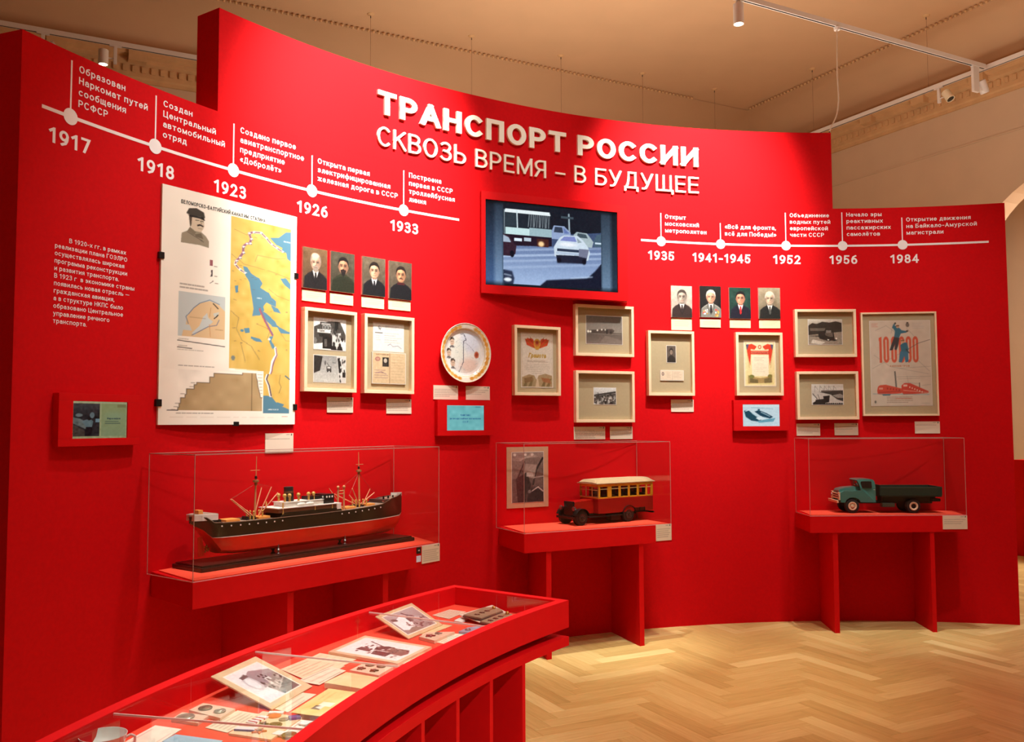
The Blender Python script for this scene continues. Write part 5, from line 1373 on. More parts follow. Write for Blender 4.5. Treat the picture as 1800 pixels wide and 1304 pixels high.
def hull(top):
    V, F = [], []; rows = None
    for x, d, w_, zt_, k in zip(SX, bd, bw, zd, zk):
        wz = max(zw, k + .004) if not top else max(zw, k + .004)
        if top: pr = [(w_, wz), (w_ + (d - w_) * .35, wz + (zt_ - wz) * .35), (w_ + (d - w_) * .75, wz + (zt_ - wz) * .7), (d, zt_), (d, zt_ + .005), (d - .003 if d > .004 else d * .5, zt_ + .005), (d - .003 if d > .004 else d * .5, zt_)]
        else:
            pr = [(.0015, k), (w_ * .62, k + (wz - k) * .03), (w_ * .9, k + (wz - k) * .22), (w_ * .98, k + (wz - k) * .55), (w_, wz)]
        rows = len(pr)
        for s in (1, -1):
            for yy, z in pr: V.append((x, YC + s * yy, z))
    m = 2 * rows
    for i in range(len(SX) - 1):
        for s in range(2):
            for j in range(rows - 1):
                a = i * m + s * rows + j; b = a + m
                F.append((a, a + 1, b + 1, b) if s else (a, b, b + 1, a + 1))
        if top:
            a = i * m + rows - 1; F.append((a, a + m, a + m + rows, a + rows))
        else:
            a = i * m; F.append((a, a + rows, a + m + rows, a + m))
    mb = MB(); mb.add(V, F)
    return mb
HB = mat('black_hull_paint', (34, 30, 20), .3, var=.12, scale=10, coat=.3); HR = mat('red_hull_paint', (206, 26, 12), .3, var=.1, scale=8, coat=.4)
DECK = mat('grey_deck', (150, 128, 110), .6, var=.12, scale=60); SHW = mat('ship_white', (226, 216, 206), .5); YEL = mat('ship_yellow', (206, 160, 80), .45); ORG = mat('orange_hatch', (236, 150, 72), .5); BRN = mat('teak_brown', (110, 70, 48), .5); SPAR = mat('spar_tan', (202, 134, 88), .5); BOOM = mat('boom_pale', (228, 156, 116), .5)
hull(True).build('topsides', [HB], sb, True)
hull(False).build('lower_hull', HR, sb, True)
mb = MB()
V = []
for x, w_, k in zip(SX, bw, zk):
    for s in (1, -1):
        for z in (zw - .0022, zw + .0016): V.append((x, YC + s * (w_ + .0012), max(z, k + .003)))
F = []
for i in range(len(SX) - 1):
    for s in (0, 2): F.append((i * 4 + s, i * 4 + s + 1, (i + 1) * 4 + s + 1, (i + 1) * 4 + s))
mesh_obj('waterline_stripe', V, F, SHW, sb)
V = [(x, YC + s * (max(0, d - .003)), z_ + .001) for x, d, z_ in zip(SX, bd, zd) for s in (1, -1)]
mesh_obj('deck', V, [(2 * i, 2 * i + 1, 2 * i + 3, 2 * i + 2) for i in range(len(SX) - 1)], DECK, sb)
mb = MB(); 
for x, d, z_ in zip(SX[4:-4], bd[4:-4], zd[4:-4]): pass
V = [(x, YC + s * (d + .0008), z_ + q) for x, d, z_ in zip(SX, bd, zd) for s in (1, -1) for q in (.003, .0065)]
mesh_obj('gunwale_line', V, [(i * 4 + s, i * 4 + s + 1, i * 4 + s + 5, i * 4 + s + 4) for i in range(len(SX) - 1) for s in (0, 2)], DECK, sb)
# raised midship sides
mb = MB(); mb.prism_y([(.50, .218), (.53, .245), (.93, .245), (.94, .218)], YC - .0855, YC + .0855); mb.build('midship_bulwark', HB, sb)
mb = MB(); mb.bbox(.495, .925, YC - .08, YC + .08, .245, .268, .002); mb.build('superstructure', BRN, sb)
mb = MB(); mb.box(.485, .935, YC - .084, YC + .084, .268, .2725); mb.box(.90, .93, YC - .086, YC - .080, .238, .27); mb.build('boat_deck', SHW, sb)
mb = MB(); mb.bbox(.56, .86, YC - .05, YC + .05, .2725, .296, .003); mb.box(.555, .87, YC - .055, YC + .055, .296, .299); mb.build('deck_house', SHW, sb)
mb = MB(); mb.bbox(.83, .90, YC - .06, YC + .06, .2725, .325, .002); mb.bbox(.74, .83, YC - .035, YC + .035, .299, .318, .002); mb.build('bridge', BLK, sb)
mb = MB(); 
for k in range(5): mb.box(.8285, .8298, YC - .05 + k * .021, YC - .038 + k * .021, .305, .316)
for k in range(3): mb.box(.84 + k * .02, .85 + k * .02, YC - .0606, YC - .06, .305, .316)
mb.build('bridge_windows', SHW, sb)
mb = MB(); mb.cone((.625, YC, .296), (.622, YC, .378), .028, .026, 20); mb.build('funnel', mat('funnel_black', (36, 30, 28), .5), sb, True)
MB().cone((.6232, YC, .345), (.6226, YC, .356), .0275, .0272, 20).build('funnel_band', BRN, sb, True)
for x, y in ((.575, -.03), (.60, -.04), (.665, -.035), (.58, .03), (.74, -.03), (.775, -.03)):
    v = MB(); v.cone((x, YC + y, .27), (x, YC + y, .325), .006, .006, 10); v.ball((x - .002, YC + y, .333), .0115, 10); o = v.build('ventilator', YEL, sb, True)
for x in (.525, .745, .87):
    MB().cone((x, YC - .078, .221), (x, YC - .078, .30 if x < .6 else .268), .004, .004, 8).build('stanchion', YEL, sb, True)
MB().cone((.527, YC + .07, .22), (.527, YC + .07, .30), .004, .004, 8).build('stanchion', YEL, sb, True)
# lifeboats
for x in (.66, .72):
    v = MB(); v.lathe([(.001, -.03), (.008, -.022), (.011, 0), (.008, .022), (.001, .03)], (x, YC - .066, .282), (1, 0, 0), 12); v.build('lifeboat', SHW, sb, True)
# hatches
for x0, x1, z in ((.20, .285, .2215), (.40, .475, .2205), (.945, .985, .2225), (1.01, 1.09, .2245), (1.175, 1.245, .231)):
    MB().bbox(x0, x1, YC - .036, YC + .036, z, z + .013, .002).build('hatch_cover', ORG, sb)
# poop and forecastle
mb = MB(); mb.prism([(.018, YC - .036), (.05, YC - .055), (.13, YC - .071), (.13, YC + .071), (.05, YC + .055), (.018, YC + .036)], .243, .273); mb.build('poop_house', SHW, sb)
MB().prism([(.02, YC - .03), (.135, YC - .062), (.135, YC + .062), (.02, YC + .03)], .272, .2745).build('poop_deck', DECK, sb)
MB().box(.05, .075, YC - .02, YC + .02, .2745, .293).build('stern_locker', ORG, sb)
MB().prism([(1.29, YC - .066), (1.36, YC - .052), (1.43, YC - .032), (1.47, YC - .012), (1.47, YC + .012), (1.43, YC + .032), (1.36, YC + .052), (1.29, YC + .066)], .245, .2625).build('forecastle', mat('dark_grey_paint', (70, 60, 54), .5), sb)
for x in (1.33, 1.37, 1.41): MB().cone((x, YC - .02, .2625), (x, YC - .02, .281), .006, .005, 8).build('winch', BLK, sb)
MB().cone((1.30, YC - .05, .252), (1.30, YC - .066, .252), .012, .012, 14).build('anchor_winch', STEEL, sb, True)
mb = MB(); mb.prism([(1.44, YC - .03), (1.507, YC - .0015), (1.507, YC + .0015), (1.44, YC + .03), (1.44, YC + .027), (1.5, YC), (1.44, YC - .027)], .272, .293); mb.build('bow_bulwark', SHW, sb)
for x in (.15, .175, .34, .385, 1.135, 1.16):
    mb = MB(); mb.cone((x, YC - .02, .232), (x, YC + .02, .232), .008, .008, 8); mb.box(x - .01, x + .01, YC - .026, YC + .026, .2195, .226); mb.build('cargo_winch', BLK, sb)
# kingposts
for x in (.955, 1.0):
    v = MB(); v.cone((x, YC - .03 + (.0 if x < .98 else .0), .222), (x, YC - .03, .352), .0058, .005, 10); v.ball((x, YC - .03, .357), .0095, 10); v.build('kingpost', SPAR, sb, True)
MB().cone((.955, YC - .03, .335), (1.0, YC - .03, .335), .003, .003, 8).cone((.955, YC - .03, .318), (1.0, YC - .03, .318), .003, .003, 8).build('kingpost_crossbar', SPAR, sb)
def mast(x, zb_, zt_, zx, booms, xt):
    v = MB(); v.cone((x, YC, zb_), (x + xt * .7, YC, zx), .0062, .005, 10); v.cone((x + xt * .7, YC, zx), (x + xt, YC, zt_), .0035, .0016, 8)
    o = v.build('mast', SPAR, sb, True)
    MB().lathe([(.004, -.020), (.008, -.018), (.008, -.004), (.016, -.002), (.016, .008), (.007, .008), (.004, .014)], (x + xt * .7, YC, zx), n=12).build('crosstree', mat('mast_top_tan', (150, 104, 62), .5) if 'mast_top_tan' not in bpy.data.materials else bpy.data.materials['mast_top_tan'], o, True)
    MB().cone((x + xt * .7, YC, zx + .016), (x + xt * .7, YC, zx + .03), .0075, .006, 10).build('mast_cap', BLK, o, True)
    MB().cone((x - .03, YC, zt_ - .075), (x + .03, YC, zt_ - .075), .0015, .0015, 6).build('yard', SPAR, o)
    for y in (-.03, .0, .03):
        for dx in (-.028, .028):
            q = MB(); q.cone((x + dx, YC + y, zb_), (x + dx, YC + y, zb_ + .035 + (.01 if y == 0 else 0)), .0045, .0045, 8); q.ball((x + dx, YC + y, zb_ + .04), .006, 8); q.build('samson_post', YEL, sb, True)
    for (dx, dz, y, s) in booms:
        MB().cone((x + s, YC + y * .5, zb_ + .015), (x + dx, YC + y, zb_ + dz), .0036, .0028, 6).build('cargo_boom', BOOM, sb, True)
        MB().cone((x + dx, YC + y, zb_ + dz), (x + xt * .7, YC, zx - .01), .0005, .0005, 3).build('rigging_line', BRN, sb)
mast(.40, .222, .553, .418, [(-.165, .115, -.03, -.02), (-.13, .11, .03, -.02), (.085, .165, -.03, .015), (.065, .16, .03, .01), (.135, .13, -.02, .02)], .008)
mast(1.15, .228, .556, .44, [(-.085, .115, -.03, -.02), (-.17, .085, .03, -.02), (-.082, .075, .0, -.02), (.058, .105, -.03, .015), (.14, .075, .02, .02)], -.01)
MB().cone((.93, YC + .02, .35), (1.0, YC - .02, .235), .0022, .0022, 6).build('cargo_boom', SPAR, sb)
# portholes along both sides
mb = MB()
for k in range(22):
    x = .15 + k * .0525
    if .52 < x < .93: continue
    for s in (1, -1):
        d = float(np.interp(x, SX, bd)); w0 = float(np.interp(x, SX, bw)); zt_ = float(np.interp(x, SX, zd)) - .013
        y = YC + s * (w0 + (d - w0) * .85 + .001)
        mb.cone((x, y, zt_), (x, y + s * .0016, zt_), .0042, .0042, 8)
mb.build('portholes', SHW, sb)
for x in (.05, .09): MB().cone((x, YC - .058 + (.008 if x < .07 else 0), .262), (x, YC - .062 + (.008 if x < .07 else 0), .262), .003, .003, 6).build('porthole', BLK, sb)
# rudder and propeller, keel posts
MB().prism_y([(.06, .155), (.085, .16), (.10, .06), (.065, .06)], YC - .002, YC + .002).build('rudder', HR, sb)
mb = MB(); mb.cone((.10, YC, .095), (.125, YC, .095), .005, .007, 8)
for k in range(4): mb.cone((.108, YC, .095), (.108, YC + .02 * math.cos(k * 1.571 + .4), .095 + .02 * math.sin(k * 1.571 + .4)), .004, .006, 6)
mb.build('propeller', BRASS, sb)
for x in (.50, .97):
    for y, m in ((YC - .075, STEEL), (YC - .03, BLK)):
        MB().lathe([(.012, 0), (.012, .004), (.006, .008), (.0045, .014), (.011, .022), (.006, .03), (.004, .036), (.003, .06 if y < YC else .028)], (x, y, .03), n=14).build('support_post', m, sb, True)

# ------------------------------------------------------------------ bus model
bs = empty('model_bus', (.4874, 6.2657 - .0, .8352), math.atan2(.5777, .8162), 'old red and yellow bus model with black mudguards in glass case', 'bus model')
BR = mat('bus_red', (150, 14, 14), .35, var=.05, coat=.4); BY = mat('bus_yellow', (226, 160, 36), .4, coat=.2); BCR = mat('bus_cream_trim', (226, 206, 150), .4)
TAN = mat('canvas_roof', (190, 164, 124), .8, var=.06, scale=60); TYRE = mat('tyre_black', (24, 22, 20), .7); GLZ = GLASS
y0, y1 = -.002, .206
mb = MB(); mb.bbox(.15, .686, y0, y1, .072, .178, .004); mb.build('lower_body', BR, bs)
mb = MB(); mb.bbox(.152, .684, y0 + .002, y1 - .002, .178, .186, .001); mb.bbox(.15, .686, y0, y1, .262, .287, .002)
for s, yy in ((0, y0), (1, y1 - .006)):
    for x in (.152, .235, .262, .350, .438, .455, .528, .545, .616, .668):
        pass
xs = [.15, .243, .352, .452, .548, .645, .686]
for yy in (y0, y1 - .007):
    for a, b in ((.150, .168), (.238, .276), (.345, .365), (.436, .454), (.525, .543), (.615, .686 - .0)):
        if a == .615: a = .662
        mb.box(a, b, yy, yy + .007, .186, .262)
    mb.box(.612, .628, yy, yy + .007, .186, .262)
for x in (.68,):
    for q in (y0, y0 + .06, y1 - .067, y1 - .007): mb.box(x, x + .006, q, q + .007, .186, .262)
mb.build('window_band', BY, bs)
mb = MB()
for q in (y0, y0 + .067, y0 + .134, y1 - .006): mb.box(.15, .155, q, q + .006, .186, .262)
mb.box(.15, .155, y0, y1, .186, .190); mb.box(.15, .155, y0, y1, .236, .240)
for yy in (y0 - .0005, y1 - .0025):
    for a, b in ((.168, .238), (.276, .345), (.365, .436), (.454, .525), (.543, .612), (.628, .662)): mb.box(a, b, yy, yy + .003, .243, .247)
mb.build('window_bars', BCR, bs)
for a, b in ((.168, .238), (.276, .345), (.365, .436), (.454, .525), (.543, .612), (.628, .662)):
    for yy in (y0 + .002, y1 - .004): MB().box(a, b, yy, yy + .001, .186, .262).build('window_pane', GLZ, bs)
MB().box(.152, .153, y0 + .006, y1 - .006, .19, .262).build('windscreen', GLZ, bs)
# seats and floor inside
mb = MB(); mb.box(.16, .68, y0 + .008, y1 - .008, .178, .180)
for x in (.22, .30, .38, .46, .54, .62):
    for y in (.03, .13): mb.box(x, x + .035, y, y + .05, .18, .20); mb.box(x + .03, x + .038, y, y + .05, .18, .235)
mb.build('seats', mat('dark_seat', (46, 20, 20), .6), bs)
# roof, rounded
V, F = [], []; nx = [.132, .15, .30, .55, .68, .70]
kz = [.0, .9, 1, 1, .9, .0]
for x, k in zip(nx, kz):
    for j in range(11):
        t = -1 + 2 * j / 10
        V.append((x, (y0 + y1) / 2 + t * (.112), .287 + (.03 * (1 - abs(t) ** 3)) * (k if k else .25)))
for i in range(len(nx) - 1):
    for j in range(10): a = i * 11 + j; F.append((a, a + 1, a + 12, a + 11))
b_ = len(V); V += [(x, (y0 + y1) / 2 + s * .112, .281) for x in (nx[0], nx[-1]) for s in (-1, 1)]
V2 = [(v[0], v[1], .282) for v in V[:len(nx) * 11]]; o_ = len(V); V += V2
for i in range(len(nx) - 1):
    for j in (0, 10): a = i * 11 + j; F.append((a, a + 11, o_ + a + 11, o_ + a))
    a = o_ + i * 11; F.append((a, a + 11, a + 21, a + 10))
for i in (0, len(nx) - 1):
    for j in range(10): a = i * 11 + j; F.append((a, a + 1, o_ + a + 1, o_ + a))
mesh_obj('roof', V[:], F, TAN, bs)
mb = MB(); mb.prism_y([(-.025, .075), (-.025, .150), (-.018, .160), (.152, .172), (.152, .075)], .052, .152); mb.build('bonnet', mat('bonnet_red', (176, 22, 16), .25, coat=.6), bs)
mb = MB(); mb.bbox(-.040, -.0255, .050, .154, .06, .165, .004); mb.build('radiator', BLK, bs)
for y in (.03, .174):
    MB().lathe([(.001, -.012), (.010, -.01), (.016, .008), (.0155, .010), (.001, .010)], (-.045, y, .118), (-1, 0, 0), 16).build('headlamp', STEEL, bs, True)
MB().bbox(-.062, -.055, -.01, .214, .045, .062, .002).build('bumper', BLK, bs)
MB().box(-.055, .66, .05, .06, .058, .07).box(-.055, .66, .144, .154, .058, .07).build('chassis', BLK, bs)
def wheel(parent, x, yc, r, wd, hub, disc=None, hole=False, side=-1):
    w_ = MB(); w_.lathe([(r * .6, -wd / 2), (r * .92, -wd / 2), (r, -wd * .3), (r, wd * .3), (r * .92, wd / 2), (r * .6, wd / 2)], (x, yc, r), (0, 1, 0), 28); o = w_.build('wheel', TYRE, parent, True)
    h = MB(); f = yc + side * (wd / 2 + .0006)
    h.lathe([(r * .6, 0), (r * .6, .003), (r * .5, .004), (r * .42, .001), (r * .22, .001), (r * .2, .006), (.001, .007)] if not hole else [(r * .6, 0), (r * .6, .004), (r * .5, .005), (r * .36, .001), (r * .33, .0004)], (x, f, r), (0, side, 0), 24)
    h.build('hub', hub, o, True)
    if hole: MB().cone((x, f, r), (x, f + side * .0006, r), r * .34, r * .34, 20).build('hub_recess', BLK, o)
    elif disc:
        for k in range(8): MB().cone((x + r * .3 * math.cos(k * .785), f, r + r * .3 * math.sin(k * .785)), (x + r * .3 * math.cos(k * .785), f + side * .0022, r + r * .3 * math.sin(k * .785)), r * .045, r * .045, 6).build('wheel_nut', disc, o)
    return o
HUBD = mat('dark_hub', (46, 36, 30), .4)
for x, y, s in ((0, .012, -1), (0, .192, 1), (.443, .012, -1), (.443, .192, 1)):
    wheel(bs, x, y, .055, .024, HUBD, STEEL, side=s)
def guard(parent, x, yc, r, wd, a0, a1, m, nm='mudguard'):
    V, F = [], []; n = 12
    for i in range(n + 1):
        t = math.radians(a0 + (a1 - a0) * i / n)
        for rr, yy in ((r, yc - wd / 2), (r, yc + wd / 2), (r + .003, yc + wd / 2), (r + .003, yc - wd / 2)): V.append((x + rr * math.cos(t), yy, .055 + rr * math.sin(t)))
    for i in range(n):
        for k in range(4): F.append((i * 4 + k, i * 4 + (k + 1) % 4, i * 4 + 4 + (k + 1) % 4, i * 4 + 4 + k))
    F += [(0, 1, 2, 3), (n * 4 + 3, n * 4 + 2, n * 4 + 1, n * 4)]
    mb = MB(); mb.add(V, F); mb.build(nm, m, parent)
for x_, y_ in ((0, .03), (0, .176), (.443, .024), (.443, .182)): MB().cone((x_, y_ - .004, .057), (x_, y_ + .004, .057), .060, .060, 24).build('wheel_arch', BLK, bs)
for y in (.006, .198): guard(bs, 0, y, .061, .034, 10, 165, BLK); guard(bs, .443, y, .062, .03, 0, 180, BLK)
MB().box(.06, .38, -.008, .022, .05, .056).box(.06, .38, .182, .212, .05, .056).build('running_board', BLK, bs)
MB().bbox(.27, .36, .0, .05, .02, .06, .003).build('fuel_tank', BLK, bs)
for z in (.075, .085, .095): MB().box(.50, .60, -.006, -.002, z - .002, z + .002).build('side_rail', BLK, bs)
for x in (.50, .55, .60): MB().box(x - .002, x + .002, -.006, -.002, .066, .10).build('side_rail', BLK, bs)
MB().bbox(.688, .70, .0, .204, .05, .062, .002).build('rear_bumper', BLK, bs)

# ------------------------------------------------------------------ lorry model
tk = empty('model_lorry', (2.5838, 6.7902 - .0, .8623), -math.radians(2.07), 'teal cab lorry model with dark green flatbed in glass case', 'lorry model')
TL = mat('teal_paint', (66, 122, 112), .3, var=.04, coat=.6); DG = mat('dark_green_paint', (26, 48, 38), .45, var=.1, scale=20); CRM = mat('cream_metal', (222, 196, 160), .35)
mb = MB()
# cab: loft of side outline, narrower roof
def loft_y(mb, outline, ya, yb, tap):
    """outline (x,z); tap(z) = inward taper"""
    n = len(outline)
    V = [(x, ya + tap(z), z) for x, z in outline] + [(x, yb - tap(z), z) for x, z in outline]
    mb.add(V, [tuple(range(n)), tuple(range(n, 2 * n))[::-1]] + [(i, n + i, n + (i + 1) % n, (i + 1) % n) for i in range(n)])
cab = [(.064, .082), (.176, .082), (.178, .20), (.174, .235), (.166, .250), (.145, .257), (.09, .258), (.052, .256), (.040, .250), (.052, .232), (.064, .190)]
loft_y(mb, cab, -.003, .193, lambda z: max(0, (z - .185) * .22)); mb.build('cab', TL, tk)
mb = MB(); loft_y(mb, [(-.088, .12), (-.088, .168), (-.078, .181), (-.03, .192), (.066, .200), (.066, .10), (-.05, .10)], .028, .162, lambda z: max(0, (z - .15) * .35)); mb.build('bonnet', TL, tk)
for ya, yb in ((-.004, .034), (.156, .194)):
    fo = [(-.088, .082), (-.09, .13), (-.082, .155), (-.06, .168), (.0, .166), (.066, .172), (.09, .150), (.09, .085), (.062, .085), (.056, .095), (.045, .108), (.025, .117), (0, .119), (-.026, .115), (-.045, .1), (-.054, .08)]
    mb = MB(); loft_y(mb, fo, ya, yb, lambda z: 0); mb.build('front_wing', TL, tk)
WD = mat('dark_window', (30, 22, 20), .1, coat=.5)
for y, s in ((-.0035, 1), (.1935, -1)):
    q = [(.078, .192), (.150, .192), (.150, .236), (.145, .240), (.074, .240), (.068, .230)]
    mb = MB(); mb.add([(x, y + s * max(0, (z - .185) * .22), z) for x, z in q] + [(x, y + s * (.002 + max(0, (z - .185) * .22)), z) for x, z in q], [tuple(range(6)), tuple(range(6, 12))[::-1]] + [(i, 6 + i, 6 + (i + 1) % 6, (i + 1) % 6) for i in range(6)]); mb.build('side_window', WD, tk)
MB().add([(.0605, .012, .196), (.0605, .178, .196), (.0455, .172, .240), (.0455, .018, .240), (.0585, .012, .195), (.0585, .178, .195), (.0435, .172, .240), (.0435, .018, .240)], [(0, 1, 2, 3), (4, 7, 6, 5), (0, 4, 5, 1), (1, 5, 6, 2), (2, 6, 7, 3), (3, 7, 4, 0)]).build('windscreen', mat('windscreen_glass', (110, 60, 56), .1, coat=.8), tk)
MB().box(.0425, .0460, .092, .098, .196, .240).build('screen_divider', TL, tk)
mb = MB(); mb.box(.0665, .175, -.0036, -.003, .1855, .1875); mb.box(.0665, .0680, -.0036, -.003, .09, .186); mb.build('door_gap', DG, tk)
MB().box(.16, .172, -.0055, -.003, .176, .179).build('door_handle', CRM, tk)
mb = MB(); mb.bbox(-.0975, -.089, .03, .16, .108, .118, .001); mb.bbox(-.0975, -.089, .03, .16, .142, .150, .001); mb.bbox(-.0975, -.089, .03, .16, .126, .134, .001); mb.bbox(-.099, -.089, -.002, .03, .098, .158, .002); mb.bbox(-.099, -.089, .16, .192, .098, .158, .002); mb.build('grille', CRM, tk)
MB().box(-.0895, -.0885, .03, .16, .10, .155).build('grille_dark', BLK, tk)
for y in (.014, .176): MB().lathe([(.001, .004), (.01, .003), (.0115, 0), (.0115, -.004)], (-.0995, y, .132), (-1, 0, 0), 14).build('headlamp', STEEL, tk, True)
MB().bbox(-.118, -.106, -.012, .202, .078, .098, .003).build('bumper', CRM, tk)
MB().box(-.108, -.086, .04, .05, .082, .092).box(-.108, -.086, .14, .15, .082, .092).build('bumper_bracket', BLK, tk)
MB().box(-.09, .62, .05, .062, .07, .088).box(-.09, .62, .128, .14, .07, .088).build('chassis', BLK, tk)
MB().bbox(.225, .32, .0, .05, .045, .078, .006).build('fuel_tank', mat('grey_green_tank', (70, 80, 68), .4), tk)
# flatbed
mb = MB(); mb.box(.205, .662, -.022, .212, .125, .134); mb.box(.24, .64, .04, .056, .088, .125); mb.box(.24, .64, .134, .15, .088, .125); mb.build('bed_floor', DG, tk)
for y in (-.024, .206): MB().bbox(.205, .664, y, y + .008, .134, .200, .001).build('side_board', DG, tk)
for y in (-.0255,):
    mb = MB(); mb.box(.205, .664, y, y + .0014, .192, .1945); mb.build('board_rib', mat('worn_green_edge', (82, 96, 76), .5), tk)
MB().bbox(.200, .208, -.022, .212, .134, .215, .001).build('head_board', DG, tk)
MB().bbox(.658, .666, -.022, .212, .134, .200, .001).build('tail_board', DG, tk)
MB().box(.60, .66, .0, .19, .088, .11).build('spare_carrier', BLK, tk)
for x in (.0, .455):
    for y, s in ((.014, -1), (.176, 1)): wheel(tk, x, y, .054, .032 if x < .1 else .044, CRM, BLK, hole=(x > .1), side=s)

# ------------------------------------------------------------------ tracks and lamps under the ceiling
ZT = 5.6
def track(name, p0, p1, label):
    d = (p1 - p0); L_ = d.length
    t = empty(name, p0, math.atan2(d.y, d.x), label, 'lighting track', 'white lighting tracks')
    MB().box(0, L_, -.02, .02, 0, .05).build('rail', TRKW, t)
    MB().box(0.01, L_ - .01, -.009, .009, -.0008, 0.0).build('slot', DARKM, t)
    return t
aB, bX, bL = 9.47, 6.33, 10.17
track('lighting_track', ab(-4, bL, ZT), ab(9.40, bL, ZT), 'white lighting track running behind the wall at upper left')
track('lighting_track', ab(2.0, bX, ZT), ab(9.43, bX, ZT), 'white lighting track crossing the ceiling at upper right, toward the corner')
track('lighting_track', ab(aB, 1.0, ZT), ab(aB, 10.2, ZT), 'white lighting track alongside the right wall')
def spot(p, rz, tilt, label, lit, drop=.20, side=-.085, r=.042, ln=.15, boxw=.034, m=None):
    """p: point under the track; gear box hangs down, the can sits beside it"""
    t = empty('track_spotlight', p, rz, label, 'spotlight', 'track spotlights')
    MB().bbox(-.06, .06, -.016, .016, -.012, 0, .002).build('adapter', TRKW, t)
    MB().bbox(-boxw / 2, boxw / 2, -.016, .016, -drop, -.0125, .003).build('gear_box', TRKW, t)
    c = Vector((side, 0, -drop * .72))
    ax = Vector((math.sin(tilt), 0, -math.cos(tilt)))
    MB().cone((0, 0, -drop * .72), c * 1.0, .007, .007, 8).build('pivot', TRKW, t)
    a = c - ax * ln / 2
    can = MB().lathe([(r * .9, 0), (r, .004), (r, ln - .01), (r, ln), (r * .86, ln), (r * .84, ln - .012), (.002, ln - .012)], a, ax, 24).build('lamp_can', m or TRKW, t, True)
    MB().cone(a + ax * (ln - .0115), a + ax * (ln - .006), r * .8, r * .8, 20).build('lens', LAMPE if lit else DARKM, can)
    return t
def on_track_px(px): return px
ROTA = ROT; ROTB = ROT + math.pi / 2
spot(ab(-4.73 * DA.x + 8.74 * DA.y, bL, ZT), ROTA, -.9, 'white spotlight half hidden behind the wall top, far left', False, drop=.2, side=.05)
spot(ab(-4.16 * DA.x + 9.13 * DA.y, bL, ZT), ROTA, 0.0, 'lit white spotlight pointing down above the left timeline', True, drop=.20, side=-.115, r=.05, ln=.16)
spot(ab(2.27 * DA.x + 8.10 * DA.y, bX, ZT), ROTA, 0.0, 'lit white spotlight pointing down at the top edge of the picture', True, drop=.20, side=.0, r=.05, ln=.2)
spot(ab(9.26, bX, ZT), ROTA, 0.5, 'white spotlight with a big square gear box near the track corner', False, drop=.30, side=.13, r=.05, boxw=.10)
spot(ab(aB, 6.95, ZT), ROTB, -.55, 'cream spotlight tilted toward the wall, beside the square gear box', False, drop=.19, side=-.12, r=.05, ln=.13, m=CAN)
# cord from the track down to the wall top
P0 = ab(7.07, 6.33, ZT - .001); P1 = cylp(-1.2, R + .17, 3.9)
cv = bpy.data.curves.new('white_cord', 'CURVE'); cv.dimensions = '3D'; cv.bevel_depth = .006; cv.bevel_resolution = 2
sp = cv.splines.new('BEZIER'); sp.bezier_points.add(3)
from_px = [(1468, 30, 8.60), (1472, 130, 8.3), (1474, 180, 8.0), (1458, 232, 7.22)]
for b, (px, py, dy) in zip(sp.bezier_points, from_px):
    ray = _f * 1558.74 + _rt * (px - 900) - _up * (py - 652)
    b.co = Vector((0, 0, 1.55)) + ray * (dy / ray.y) if py > 40 else P0 - Vector((0, 0, .02)); b.handle_left_type = b.handle_right_type = 'AUTO'
o = bpy.data.objects.new('white_cord', cv); COL.objects.link(o); o.data.materials.append(TRKW)
dg = bpy.context.evaluated_depsgraph_get(); me = bpy.data.meshes.new_from_object(o.evaluated_get(dg)); bpy.data.objects.remove(o)
o = bpy.data.objects.new('white_cord', me); COL.objects.link(o); tag(o, 'white cord hanging from the right track to the wall top', 'cord')
tg = MB().cone(P0 + Vector((0, 0, -.03)), P0, .03, .034, 16); tg.build('cord_socket', TRKW, o, True)
# suspension hooks
def hook(a, b, i, lb):
    t = empty('ceiling_hook', ab(a, b, ZC), 0, lb, 'ceiling hook', 'suspension wires of the tracks')
    MB().lathe([(.001, -.02), (.02, -.016), (.042, -.006), (.045, 0), (.001, 0)], (0, 0, 0), n=18).build('canopy', PLASTERD, t, True)
    MB().cone((0, 0, -.05), (0, 0, -.02), .006, .004, 8).build('hook', DARKM, t)
    MB().cone((0, 0, ZT - ZC + .05), (0, 0, -.05), .0022, .0022, 5).build('wire', mat('thin_wire', (140, 104, 80), .5) if i == 0 else bpy.data.materials['thin_wire'], t)
aa = [(-1.56, 10.28), (-.35, 10.9), (.85, 11.5), (2.06, 12.11), (3.23, 12.73)]
names = ['leftmost ceiling rose with thin wire, over the left end of the title', 'ceiling rose with thin wire, second from the left', 'ceiling rose with thin wire, over the middle of the title', 'ceiling rose with thin wire, over the title right end', 'ceiling rose with thin wire, near the ceiling corner']
for i, ((x, y), lb) in enumerate(zip(aa, names)): hook(x * DA.x + y * DA.y, bL, i, lb)
hook(aB, 4.25 * DB.x + 12.29 * DB.y, 1, 'ceiling rose with thin wire, left of the white cord')
hook(aB, 5.06 * DB.x + 10.63 * DB.y, 1, 'rightmost ceiling rose with thin wire, above the right wall track')

